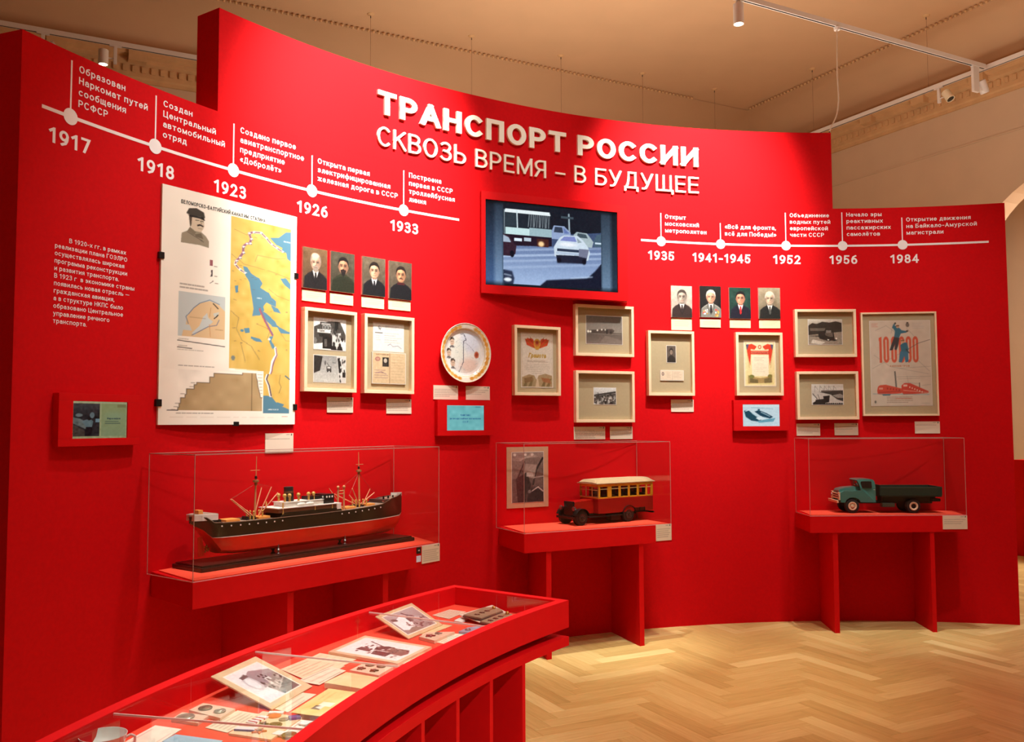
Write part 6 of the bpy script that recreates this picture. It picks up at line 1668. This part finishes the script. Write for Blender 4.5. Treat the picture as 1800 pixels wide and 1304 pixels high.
# ------------------------------------------------------------------ things far right
t = empty('red_display_plinth', (6.30, 10.20, 0), ROT, 'low red display plinth at the far right edge', 'plinth')
MB().bbox(-.28, 1.4, -.3, .4, .0, 1.11, .004).build('body', REDP, t)
t = empty('framed_panel', ab(AW + TH + 2.2 - .003, sP - 1.35, 0), ROT - math.pi / 2, 'tall pale framed panel on the wall beyond the arch', 'panel')
MB().box(-.75, .75, -.03, 0, .35, 2.6).build('board', mat('pale_olive_board', (196, 178, 140), .7), t)
mb = MB(); mb.box(-.78, -.75, -.045, 0, .32, 2.63); mb.box(.75, .78, -.045, 0, .32, 2.63); mb.box(-.75, .75, -.045, 0, 2.6, 2.63); mb.box(-.75, .75, -.045, 0, .32, .35)
mb.build('frame', mat('green_frame', (96, 92, 62), .5), t)
# ------------------------------------------------------------------ curved table vitrine in the foreground
VX, VY, RI, RO = 3.6518, 1.2125, 4.2159, 4.8196  # vitrine and contents below: coordinates scaled up about the camera, then baked in
RIM = .039; U0, U1 = -95.0, -54.3
ZV = .83
vt = empty('table_vitrine', (VX, VY, 0), 0, 'long curved red table vitrine under glass with slatted panel legs', 'display case')
c0 = (0, 0)
SEG = 70
mb = MB(); mb.arc(c0, RI, RI + RIM, U0, U1, .7206, ZV, SEG); mb.build('inner_rim_wall', REDP, vt)
mb = MB(); mb.arc(c0, RO - RIM, RO, U0, U1, .7206, ZV, SEG); mb.build('outer_rim_wall', REDP, vt)
du = math.degrees(RIM / 4.5)
mb = MB(); mb.arc(c0, RI + RIM + .0002, RO - RIM - .0002, U1 - du, U1, .7206, ZV, 4); mb.build('end_wall', REDP, vt)
mb = MB(); mb.arc(c0, RI + RIM + .0002, RO - RIM - .0002, U0, U0 + du, .7206, ZV, 4); mb.build('end_wall', REDP, vt)
mb = MB(); mb.arc(c0, RI + RIM + .0004, RO - RIM - .0004, U0 + du, U1 - du - .01, .7206, .7547, SEG); mb.build('felt_bed', REDF, vt)
# recess between box and ring, then ring
mb = MB(); mb.arc(c0, RI + .07, RO - .07, U0, U1 - 1.0, .6842, .7204, SEG); mb.build('recessed_riser', REDP, vt)
mb = MB(); mb.arc(c0, RI, RO, U0, U1, .6484, .684, SEG); mb.build('lower_shelf', REDP, vt)
mb = MB()
k = 0
u = -58.9
while u > -95:
    a = MB(); w_ = math.degrees(.022 / RI)
    a.arc(c0, RI + .002, RO - .05, u - w_ / 2, u + w_ / 2, 0, .6482, 1); a.build('leg', REDP, vt)
    u -= 3.22
# glass lids, one per bay
seams = [U1 - du - .1, -61.7, -69.5, -77.1, -84.8, U0 + du + .1]
for a, b in zip(seams[:-1], seams[1:]):
    mb = MB(); mb.arc(c0, RI + RIM + .001, RO - RIM - .001, b + .03, a - .03, .8212, .8262, 16)
    o = mb.build('glass_lid', GLASS, vt)
    e = MB(); e.arc(c0, RI + RIM + .001, RO - RIM - .001, b - .004, b + .03, .8212, .8264, 1)
    e.build('lid_edge', mat('lid_edge', (232, 205, 196), .3) if 'lid_edge' not in bpy.data.materials else bpy.data.materials['lid_edge'], o)

BED = .7550
PAP = [mat('paper_cream', (238, 216, 186), .7), mat('paper_white', (244, 236, 226), .7), mat('paper_tan', (226, 196, 156), .7)]
def sheet(name, pts, z, th, cv, label, cat, m=None, grp=None, zs=None):
    """thin sheet or board from four corners (metres); top at z, thickness th"""
    P = [Vector((p[0], p[1], (zs[i] if zs else z))) for i, p in enumerate(pts)]
    c = sum(P, Vector()) / 4; c.z = min(p.z for p in P) - th
    t = empty(name, c, 0, label, cat, grp)
    L = [p - c for p in P]
    up = Vector((0, 0, 1))
    lo = [p - up * th for p in L]
    MB().add(lo + L, [(3, 2, 1, 0), (4, 5, 6, 7), (0, 1, 5, 4), (1, 2, 6, 5), (2, 3, 7, 6), (3, 0, 4, 7)]).build('card', m or PAP[0], t)
    if cv is not None:
        e = Vector((0, 0, .0007))
        # corners run: 0 far-left .. as listed; picture wants bl, br, tr, tl
        picture('print', cv, [tuple(L[i] + e) for i in (3, 2, 1, 0)], t)
    return t
def docv(W_, H_, col, n, ink=(110, 92, 80), seed=1, mg=.1, al=.6):
    c = Cv(W_, H_, col); c.noise(4, 5, seed); c.rows(W_ * mg, H_ * .14, W_ * (1 - mg), H_ * .86, n, ink, .8, al, seed); return c
def matted(cv, W_, H_, col, mg):
    c = Cv(W_, H_, col); c.noise(4, 6, 3); h, w_ = cv.a.shape[:2]
    c.rect(mg - 2, mg - 2, W_ - mg + 2, H_ - mg + 2, (240, 230, 214)); yy = np.linspace(0, h - 1, H_ - 2 * mg).astype(int); xx = np.linspace(0, w_ - 1, W_ - 2 * mg).astype(int)
    c.a[mg:H_ - mg, mg:W_ - mg] = cv.a[yy][:, xx]; return c
G1 = 'papers in the table vitrine'
T_ = .0009
def q(z): return BED + z
# leaning photographs (corner order: back-left, back-right, front-right, front-left as read)
def leaning(bl, br, tr, tl, cv, label):
    P = [Vector(p) for p in (bl, br, tr, tl)]
    c = (P[0] + P[1]) / 2
    t = empty('leaning_photograph', c, 0, label, 'photograph', 'matted photographs in the vitrine')
    L = [p - c for p in P]; n = (L[1] - L[0]).cross(L[3] - L[0]).normalized()
    lo = [p - n * .003 for p in L]
    MB().add(lo + L, [(3, 2, 1, 0), (4, 5, 6, 7), (0, 1, 5, 4), (1, 2, 6, 5), (2, 3, 7, 6), (3, 0, 4, 7)]).build('mount_board', PAP[2], t)
    picture('print', cv, [tuple(p + n * .0006) for p in L], t)
    # easel wedge under it
    m1 = (L[3] + L[2]) / 2; m0 = (L[0] + L[1]) / 2; k_ = m0.lerp(m1, .8); s_ = (L[1] - L[0]).normalized()
    zt_ = k_.z - .006; zb = BED - c.z
    dv = (m1 - m0); dv.z = 0; dv.normalize()
    vs = [k_ + s_ * .03, k_ - s_ * .03]; 
    A = [Vector((p.x, p.y, zt_)) for p in vs]; B = [Vector((p.x + dv.x * .004, p.y + dv.y * .004, zt_)) for p in vs]
    MB().add([Vector((p.x, p.y, zb)) for p in A + B] + A + B, [(0, 1, 3, 2), (4, 6, 7, 5), (0, 4, 5, 1), (2, 3, 7, 6), (0, 2, 6, 4), (1, 5, 7, 3)]).build('easel', BLK, t)
    return t
leaning((-0.670, 2.516, 0.7597), (-0.608, 2.735, 0.7597), (-0.816, 2.860, 0.8162), (-0.883, 2.639, 0.8162), matted(photo_steam(), 96, 100, (214, 186, 146), 13), 'tilted matted photograph of a big cylinder above a crowd, nearest the viewer')
leaning((-0.385, 3.325, 0.7597), (-0.278, 3.553, 0.7597), (-0.416, 3.692, 0.8162), (-0.526, 3.443, 0.8162), matted(photo_launch(), 92, 72, (218, 184, 140), 9), 'tilted matted photograph with a pale diagonal shape, at the far part')
sheet('matted_photograph', [(-0.639, 3.120), (-0.551, 3.352), (-0.287, 3.182), (-0.379, 2.964)][::1], q(.010), .009, None, 'flat matted photograph with dark figures on white, between the tilted ones', 'photograph', PAP[2], 'matted photographs in the vitrine')
tt = bpy.data.objects['matted_photograph.001'] if 'matted_photograph.001' in bpy.data.objects else None
P = [(-0.639, 3.120), (-0.551, 3.352), (-0.287, 3.182), (-0.379, 2.964)]
c = tt.location
zz = q(.010) + .0007 - c.z
picture('print', matted(photo_tank(), 130, 92, (222, 188, 152), 10), [(P[i][0] - c.x, P[i][1] - c.y, zz) for i in (0, 3, 2, 1)][0:1] + [(P[3][0] - c.x, P[3][1] - c.y, zz), (P[2][0] - c.x, P[2][1] - c.y, zz), (P[1][0] - c.x, P[1][1] - c.y, zz)], tt)

sheet('paper_sheet', [(-0.719, 2.987), (-0.672, 3.137), (-0.531, 3.053), (-0.583, 2.918)], q(.0012), T_, docv(34, 34, (240, 214, 178), 5, seed=2, al=.3), 'cream paper sheet, rearmost of the overlapping sheets in the vitrine', 'paper', grp=G1)
sheet('paper_sheet', [(-0.754, 2.928), (-0.688, 3.082), (-0.553, 2.965), (-0.619, 2.780)], q(.0026), T_, docv(40, 40, (238, 212, 176), 7, seed=3), 'largest handwritten cream sheet, right of the nearest tilted photograph', 'paper', grp=G1)
sheet('paper_sheet', [(-0.667, 2.792), (-0.595, 2.953), (-0.538, 2.905), (-0.590, 2.750)], q(.0040), T_, docv(40, 18, (242, 222, 196), 3, seed=4), 'narrow printed strip on the overlapping cream sheets', 'paper', grp=G1)
sheet('booklet', [(-0.567, 2.716), (-0.523, 2.829), (-0.409, 2.766), (-0.441, 2.651)], q(.020), .0145, docv(34, 34, (238, 200, 148), 1, (150, 120, 90), 5, .2, .3), 'tan booklet raised above the felt beside the rim', 'booklet', PAP[2])
sheet('certificate_sheet', [(-0.604, 2.454), (-0.545, 2.671), (-0.451, 2.629), (-0.512, 2.420)], q(.016), .0009, None, 'orange toned document with a small photograph, near the front rim', 'paper', mat('orange_paper', (240, 196, 122), .7), G1)
tt = [o for o in bpy.data.objects if o.name.startswith('certificate_sheet')][0]
cq = Cv(80, 36, (242, 204, 136)); cq.noise(5, 8, 6); cq.ell(24, 18, 16, 12, (240, 184, 90), .5, 10); cq.rows(44, 8, 74, 14, 2, (190, 140, 70), .9, .6); cq.rect(16, 14, 28, 24, (90, 78, 66)); cq.poly([(18, 24), (22, 16), (28, 20), (28, 24)], (220, 214, 200)); cq.rect(28, 16, 40, 30, (246, 236, 214), .9)
P = [(-0.604, 2.454), (-0.545, 2.671), (-0.451, 2.629), (-0.512, 2.420)]; c = tt.location
picture('print', cq, [(P[i][0] - c.x, P[i][1] - c.y, q(.016) + .0007 - c.z) for i in (3, 2, 1, 0)], tt)
MB().box(-.03, .03, -.03, .03, BED - c.z, q(.0150) - c.z).build('riser', BLK, tt)
sheet('paper_sheet', [(-0.670, 2.532), (-0.626, 2.682), (-0.580, 2.664), (-0.623, 2.504)], q(.0012), T_, docv(40, 16, (240, 222, 192), 3, seed=7), 'printed strip between the nearest tilted photograph and orange document', 'paper', grp=G1)
sheet('paper_sheet', [(-0.809, 2.380), (-0.767, 2.519), (-0.697, 2.487), (-0.738, 2.341)], q(.0012), T_, docv(40, 22, (240, 222, 192), 5, seed=8), 'printed cream strip beside the medal card, nearest left', 'paper', grp=G1)
sheet('paper_sheet', [(-0.599, 2.316), (-0.572, 2.440), (-0.505, 2.419), (-0.538, 2.291)], q(.0012), T_, docv(34, 18, (244, 232, 214), 3, seed=9), 'white label half hidden by the front rim', 'paper', PAP[1], G1)
sheet('paper_sheet', [(-0.977, 2.267), (-0.948, 2.399), (-0.867, 2.369), (-0.891, 2.228)], q(.0012), T_, docv(40, 26, (246, 236, 216), 2, (200, 120, 110), 10, .2, .5), 'white paper with red pen marks beside the cup', 'paper', PAP[1], G1)
sheet('paper_sheet', [(-0.881, 2.275), (-0.866, 2.326), (-0.730, 2.279), (-0.742, 2.208)], q(.0026), T_, docv(44, 22, (158, 196, 214), 1, (90, 150, 180), 11, .3, .4), 'light blue paper at the bottom edge of the picture', 'paper', mat('paper_blue', (158, 196, 214), .7), G1)
sheet('paper_sheet', [(-0.335, 3.742), (-0.271, 3.855), (-0.198, 3.807), (-0.261, 3.671)], q(.0012), T_, docv(34, 24, (240, 216, 190), 6, seed=12), 'printed card in front of the shoulder boards', 'paper', grp=G1)
sheet('paper_sheet', [(-0.285, 3.289), (-0.225, 3.419), (-0.182, 3.401), (-0.239, 3.254)], q(.0012), T_, docv(40, 14, (244, 226, 196), 4, seed=13), 'printed strip by the rim in front of the red star badge block', 'paper', grp=G1)
sheet('paper_sheet', [(-0.360, 3.422), (-0.277, 3.573), (-0.239, 3.552), (-0.321, 3.394)], q(.0012), T_, docv(40, 10, (240, 206, 156), 1, seed=14, al=.2), 'yellowish strip behind the red star badge block', 'paper', PAP[2], G1)
sheet('paper_sheet', [(-0.378, 3.012), (-0.325, 3.139), (-0.296, 3.128), (-0.361, 2.990)], q(.0012), T_, docv(40, 10, (244, 226, 196), 3, seed=15), 'printed strip along the flat matted photograph', 'paper', grp=G1)

def badge_block(pts, z, th, label, items, m=None, name='badge_block'):
    t = sheet(name, pts, q(z), th, None, label, 'display block', m or mat('acrylic_cream', (228, 196, 168), .4) if 'acrylic_cream' not in bpy.data.materials else (m or bpy.data.materials['acrylic_cream']), 'badge blocks in the vitrine')
    return t
def medal(x, y, z, r, m, label, star=False, ribbon=None, ang=0.0, name='medal', cat='medal', grp='medals in the vitrine'):
    t = empty(name, (x, y, z + .0004), ang, label, cat, grp)
    if star:
        pts = []
        for k in range(10):
            rr = r if k % 2 == 0 else r * .45
            pts.append((rr * math.cos(k * math.pi / 5), rr * math.sin(k * math.pi / 5)))
        MB().prism(pts, 0, .004).build('star', m, t)
        MB().lathe([(r * .4, .004), (r * .38, .0055), (.001, .006)], (0, 0, 0), n=14).build('centre', STEEL, t, True)
    else:
        MB().lathe([(r * .96, 0), (r, .001), (r, .003), (r * .92, .0042), (r * .86, .0034), (r * .5, .0036), (r * .4, .005), (.001, .0055)], (0, 0, 0), n=24).build('disc', m, t, True)
        MB().add([(r * .3 * math.cos(a), r * .3 * math.sin(a), .0056) for a in [k * 1.2566 for k in range(5)]] + [(0, 0, .0062)], [(k, (k + 1) % 5, 5) for k in range(5)]).build('relief', m, t)
    if ribbon:
        MB().box(-r * .7, r * .7, r * 1.05, r * 2.3, 0, .003).build('ribbon', ribbon, t)
    return t
OLD = mat('tarnished_bronze', (112, 92, 66), .4, metal=.7, var=.2, scale=200); PEW = mat('pewter', (150, 148, 128), .35, metal=.6, var=.15, scale=200); RDE = mat('dark_red_enamel', (110, 34, 34), .25, coat=.5); OLV = mat('olive_bronze', (112, 100, 46), .35, metal=.6, var=.2, scale=150)
badge_block([(-0.895, 2.498), (-0.877, 2.560), (-0.770, 2.508), (-0.786, 2.430)], .010, .0095, 'cream block carrying two round medals', None)
medal(-0.853, 2.508, q(.0102), .019, OLD, 'round dark bronze medal, left on the cream block'); medal(-0.804, 2.481, q(.0102), .0165, PEW, 'round grey medal, right on the cream block')
badge_block([(-0.918, 2.429), (-0.909, 2.486), (-0.826, 2.457), (-0.834, 2.396)], .008, .0075, 'cream block with one large round medal, nearest the cup', None)
medal(-0.883, 2.440, q(.0082), .024, PEW, 'large round pewter medal nearest the cup')
badge_block([(-0.522, 2.883), (-0.488, 2.975), (-0.388, 2.923), (-0.420, 2.822)], .012, .0115, 'cream block with four dark badges near the rim', None)
for (x, y), lb in zip(((-0.487, 2.893), (-0.465, 2.935), (-0.426, 2.919), (-0.442, 2.869)), ('leftmost of four dark badges on the block', 'rearmost of four dark badges on the block', 'rightmost of four dark badges on the block', 'front one of four dark badges on the block')):
    medal(x, y, q(.0122), .0155, OLD, lb, star=(x in (-0.487, -0.442)), name='badge', cat='badge', grp='four dark badges')
badge_block([(-0.347, 3.326), (-0.326, 3.398), (-0.220, 3.401), (-0.285, 3.265)], .012, .0115, 'cream block carrying a dark red star badge', None)
medal(-0.306, 3.329, q(.0122), .02, RDE, 'dark red star badge on a cream block', star=True, name='badge', cat='badge', grp='enamel badges')
medal(-0.279, 3.367, q(.0122), .015, STEEL, 'silvery square edged badge beside the red star', star=True, name='badge', cat='badge', grp='enamel badges')
t = badge_block([(-0.206, 3.415), (-0.175, 3.480), (-0.115, 3.518), (-0.156, 3.396)], .010, .0095, 'block painted blue grey with the screen reflection, carrying a silver badge', None, mat('blue_grey_reflection', (150, 150, 168), .8), 'reflection_block')  # blue grey is the lit screen's reflection put into the colour
medal(-0.172, 3.434, q(.0102), .012, STEEL, 'silver badge on the blue grey reflection block', name='badge', cat='badge', grp='enamel badges')
sheet('small_card', [(-0.237, 3.621), (-0.209, 3.695), (-0.175, 3.673), (-0.204, 3.590)], q(.006), .0055, None, 'small thick white card beside the shoulder boards', 'card', PAP[1])
# card with ribbons and medals
t = sheet('medal_card', [(-0.730, 2.324), (-0.691, 2.499), (-0.570, 2.446), (-0.609, 2.277)], q(.006), .0055, None, 'tan card with striped ribbons and several medals', 'display card', PAP[2])
RIBW = mat('white_ribbon', (236, 222, 218), .7); RIBO = mat('orange_enamel', (214, 112, 50), .3, coat=.4); RIBP = mat('violet_ribbon', (96, 80, 130), .7); RIBR = mat('red_ribbon', (176, 60, 60), .7)
zt = q(.0062)
def obj_at(name, label, x, y, ang, parts, cat='medal'):
    t = empty(name, (x, y, zt), ang, label, cat, 'medals on the tan card')
    for nm, m, f in parts: f(MB()).build(nm, m, t, nm not in ('bar', 'stripe'))
    return t
A_ = math.radians(66)
obj_at('striped_ribbon', 'white and red striped ribbon bar at the back left of the tan card', -0.683, 2.420, A_, [('bar', RIBW, lambda b: b.box(-.03, .03, -.014, .014, 0, .004)), ('stripe', RIBR, lambda b: b.box(-.024, -.018, -.0142, .0142, .0001, .0044).box(-.008, -.002, -.0142, .0142, .0001, .0044).box(.008, .014, -.0142, .0142, .0001, .0044))], 'ribbon')
obj_at('ribbon_bar', 'white ribbon bar with violet edge at the near corner of the tan card', -0.692, 2.348, A_ - 1.3, [('bar', RIBW, lambda b: b.box(-.028, .028, -.008, .012, 0, .004)), ('stripe', RIBP, lambda b: b.box(-.028, .028, -.012, -.0082, 0, .004))], 'ribbon')
obj_at('medal', 'orange enamel medal with white ribbon on the tan card', -0.648, 2.454, 0, [('disc', RIBO, lambda b: b.lathe([(.019, 0), (.019, .003), (.012, .006), (.001, .007)], (0, 0, 0), n=20)), ('ribbon', RIBW, lambda b: b.box(-.02, .02, .012, .03, 0, .005))])
obj_at('medal', 'violet ribboned medal at the far right of the tan card', -0.598, 2.431, .4, [('disc', PEW, lambda b: b.lathe([(.013, 0), (.013, .003), (.001, .004)], (-.018, 0, 0), n=18)), ('ribbon', RIBP, lambda b: b.box(-.004, .026, -.012, .012, 0, .006))])
obj_at('medal', 'olive round medal in the middle of the tan card', -0.626, 2.382, 0, [('disc', OLV, lambda b: b.lathe([(.018, 0), (.0185, .003), (.013, .003), (.012, .005), (.001, .005)], (0, 0, 0), n=22))])
medal(-0.659, 2.387, zt, .015, OLD, 'dark star badge in the middle of the tan card', star=True, grp='medals on the tan card')
medal(-0.654, 2.332, zt, .02, RIBO, 'orange star medal at the front of the tan card', star=True, grp='medals on the tan card')
for x, y, lb in ((-0.521, 2.387, 'olive medal with ribbon behind the front rim, far one'), (-0.570, 2.310, 'olive medal with ribbon behind the front rim, near one')):
    medal(x, y, q(.004), .02, OLV, lb, ribbon=RIBW, ang=A_, name='ribboned_medal', grp='medals by the rim')
# shoulder boards on a slanting card
BRD = mat('shoulder_board_cloth', (150, 124, 96), .7, var=.12, scale=300, bump=.3); EDG = mat('dark_cloth_edge', (60, 48, 40), .8)
t = empty('support_card', (-.092, 3.678, BED), 0, 'white edged sloping card under the shoulder boards', 'support')
P = [(-0.219, 3.664, 0.020), (-0.088, 3.855, 0.020), (0.006, 3.689, 0.009), (-0.094, 3.511, 0.009)]
L = [Vector((p[0] + .092, p[1] - 3.678, p[2])) for p in P]
MB().add([v - Vector((0, 0, .0025)) for v in L] + L, [(3, 2, 1, 0), (4, 5, 6, 7), (0, 1, 5, 4), (1, 2, 6, 5), (2, 3, 7, 6), (3, 0, 4, 7)]).build('card', mat('white_card_b', (230, 216, 196), .6), t)
MB().box(-.05, .04, -.03, .05, 0, .006).build('riser', BLK, t)
def epaulette(pts, z0, z1, label):
    P = [Vector((*p, z)) for p, z in zip(pts, (z0, z0, z1, z1))]
    c = sum(P, Vector()) / 4
    a = ((P[1] - P[0]) + (P[2] - P[3])) / 2; b = ((P[3] - P[0]) + (P[2] - P[1])) / 2
    la, lb = a.length, b.length; a.normalize(); b = (b - a * b.dot(a)).normalized(); n = b.cross(a); n = n if n.z > 0 else -n
    t = bpy.data.objects.new('shoulder_board', None); COL.objects.link(t)
    Mx = Matrix.Identity(4)
    for i in range(3): Mx[i][0] = a[i]; Mx[i][1] = (n.cross(a))[i]; Mx[i][2] = n[i]; Mx[i][3] = c[i]
    t.matrix_world = Mx; t.empty_display_size = .02
    tag(t, label, 'shoulder board', 'pair of shoulder boards')
    hl, hw = la / 2 * .98, lb / 2 * .78
    out = [(-hl, -hw), (hl * .8, -hw), (hl, -hw * .4), (hl, hw * .4), (hl * .8, hw), (-hl, hw)]
    MB().prism([(x * 1.02, y * 1.06) for x, y in out], 0, .004).build('backing', EDG, t)
    MB().prism(out, .004, .009).build('cloth', BRD, t)
    for k in (-1.05, -.35, .35):
        pts_ = []
        for j in range(10):
            rr = .012 if j % 2 == 0 else .005
            pts_.append((k * hl * .6 + rr * math.cos(j * .6283), rr * math.sin(j * .6283)))
        MB().prism(pts_, .009, .0115).build('star', mat('dark_star', (70, 52, 40), .4, metal=.5) if 'dark_star' not in bpy.data.materials else bpy.data.materials['dark_star'], t)
    MB().ball((hl * .8, 0, .0125), .0085, 14).build('button', BRASS, t, True)
    MB().box(hl * .45, hl * .66, -.003, .003, .009, .0105).build('emblem', BRASS, t)
epaulette([(-0.186, 3.647), (-0.093, 3.802), (-0.047, 3.711), (-0.140, 3.539)], q(.0215), q(.0165), 'brown shoulder board with three stars, the farther of the pair')
epaulette([(-0.124, 3.534), (-0.031, 3.700), (0.004, 3.644), (-0.089, 3.473)], q(.0165), q(.0125), 'brown shoulder board with three stars, the nearer of the pair')
# the cup
t = empty('porcelain_cup', (-.988, 2.184, BED), 0, 'white porcelain cup with handle at the bottom left', 'cup')
CUP = mat('white_porcelain_cup', (226, 228, 222), .12, coat=.5)
MB().lathe([(.024, 0), (.029, .002), (.027, .005), (.042, .018), (.051, .036), (.0545, .052), (.053, .052), (.0495, .036), (.040, .020), (.020, .008), (.001, .008)], (0, 0, 0), n=40).build('bowl', CUP, t, True)
pts = [Vector((.051, .007, .042)), Vector((.062, .011, .048)), Vector((.071, .014, .043)), Vector((.071, .014, .031)), Vector((.060, .011, .020)), Vector((.047, .008, .020))]
MB().tube(pts, .0032, 8).build('handle', CUP, t, True)
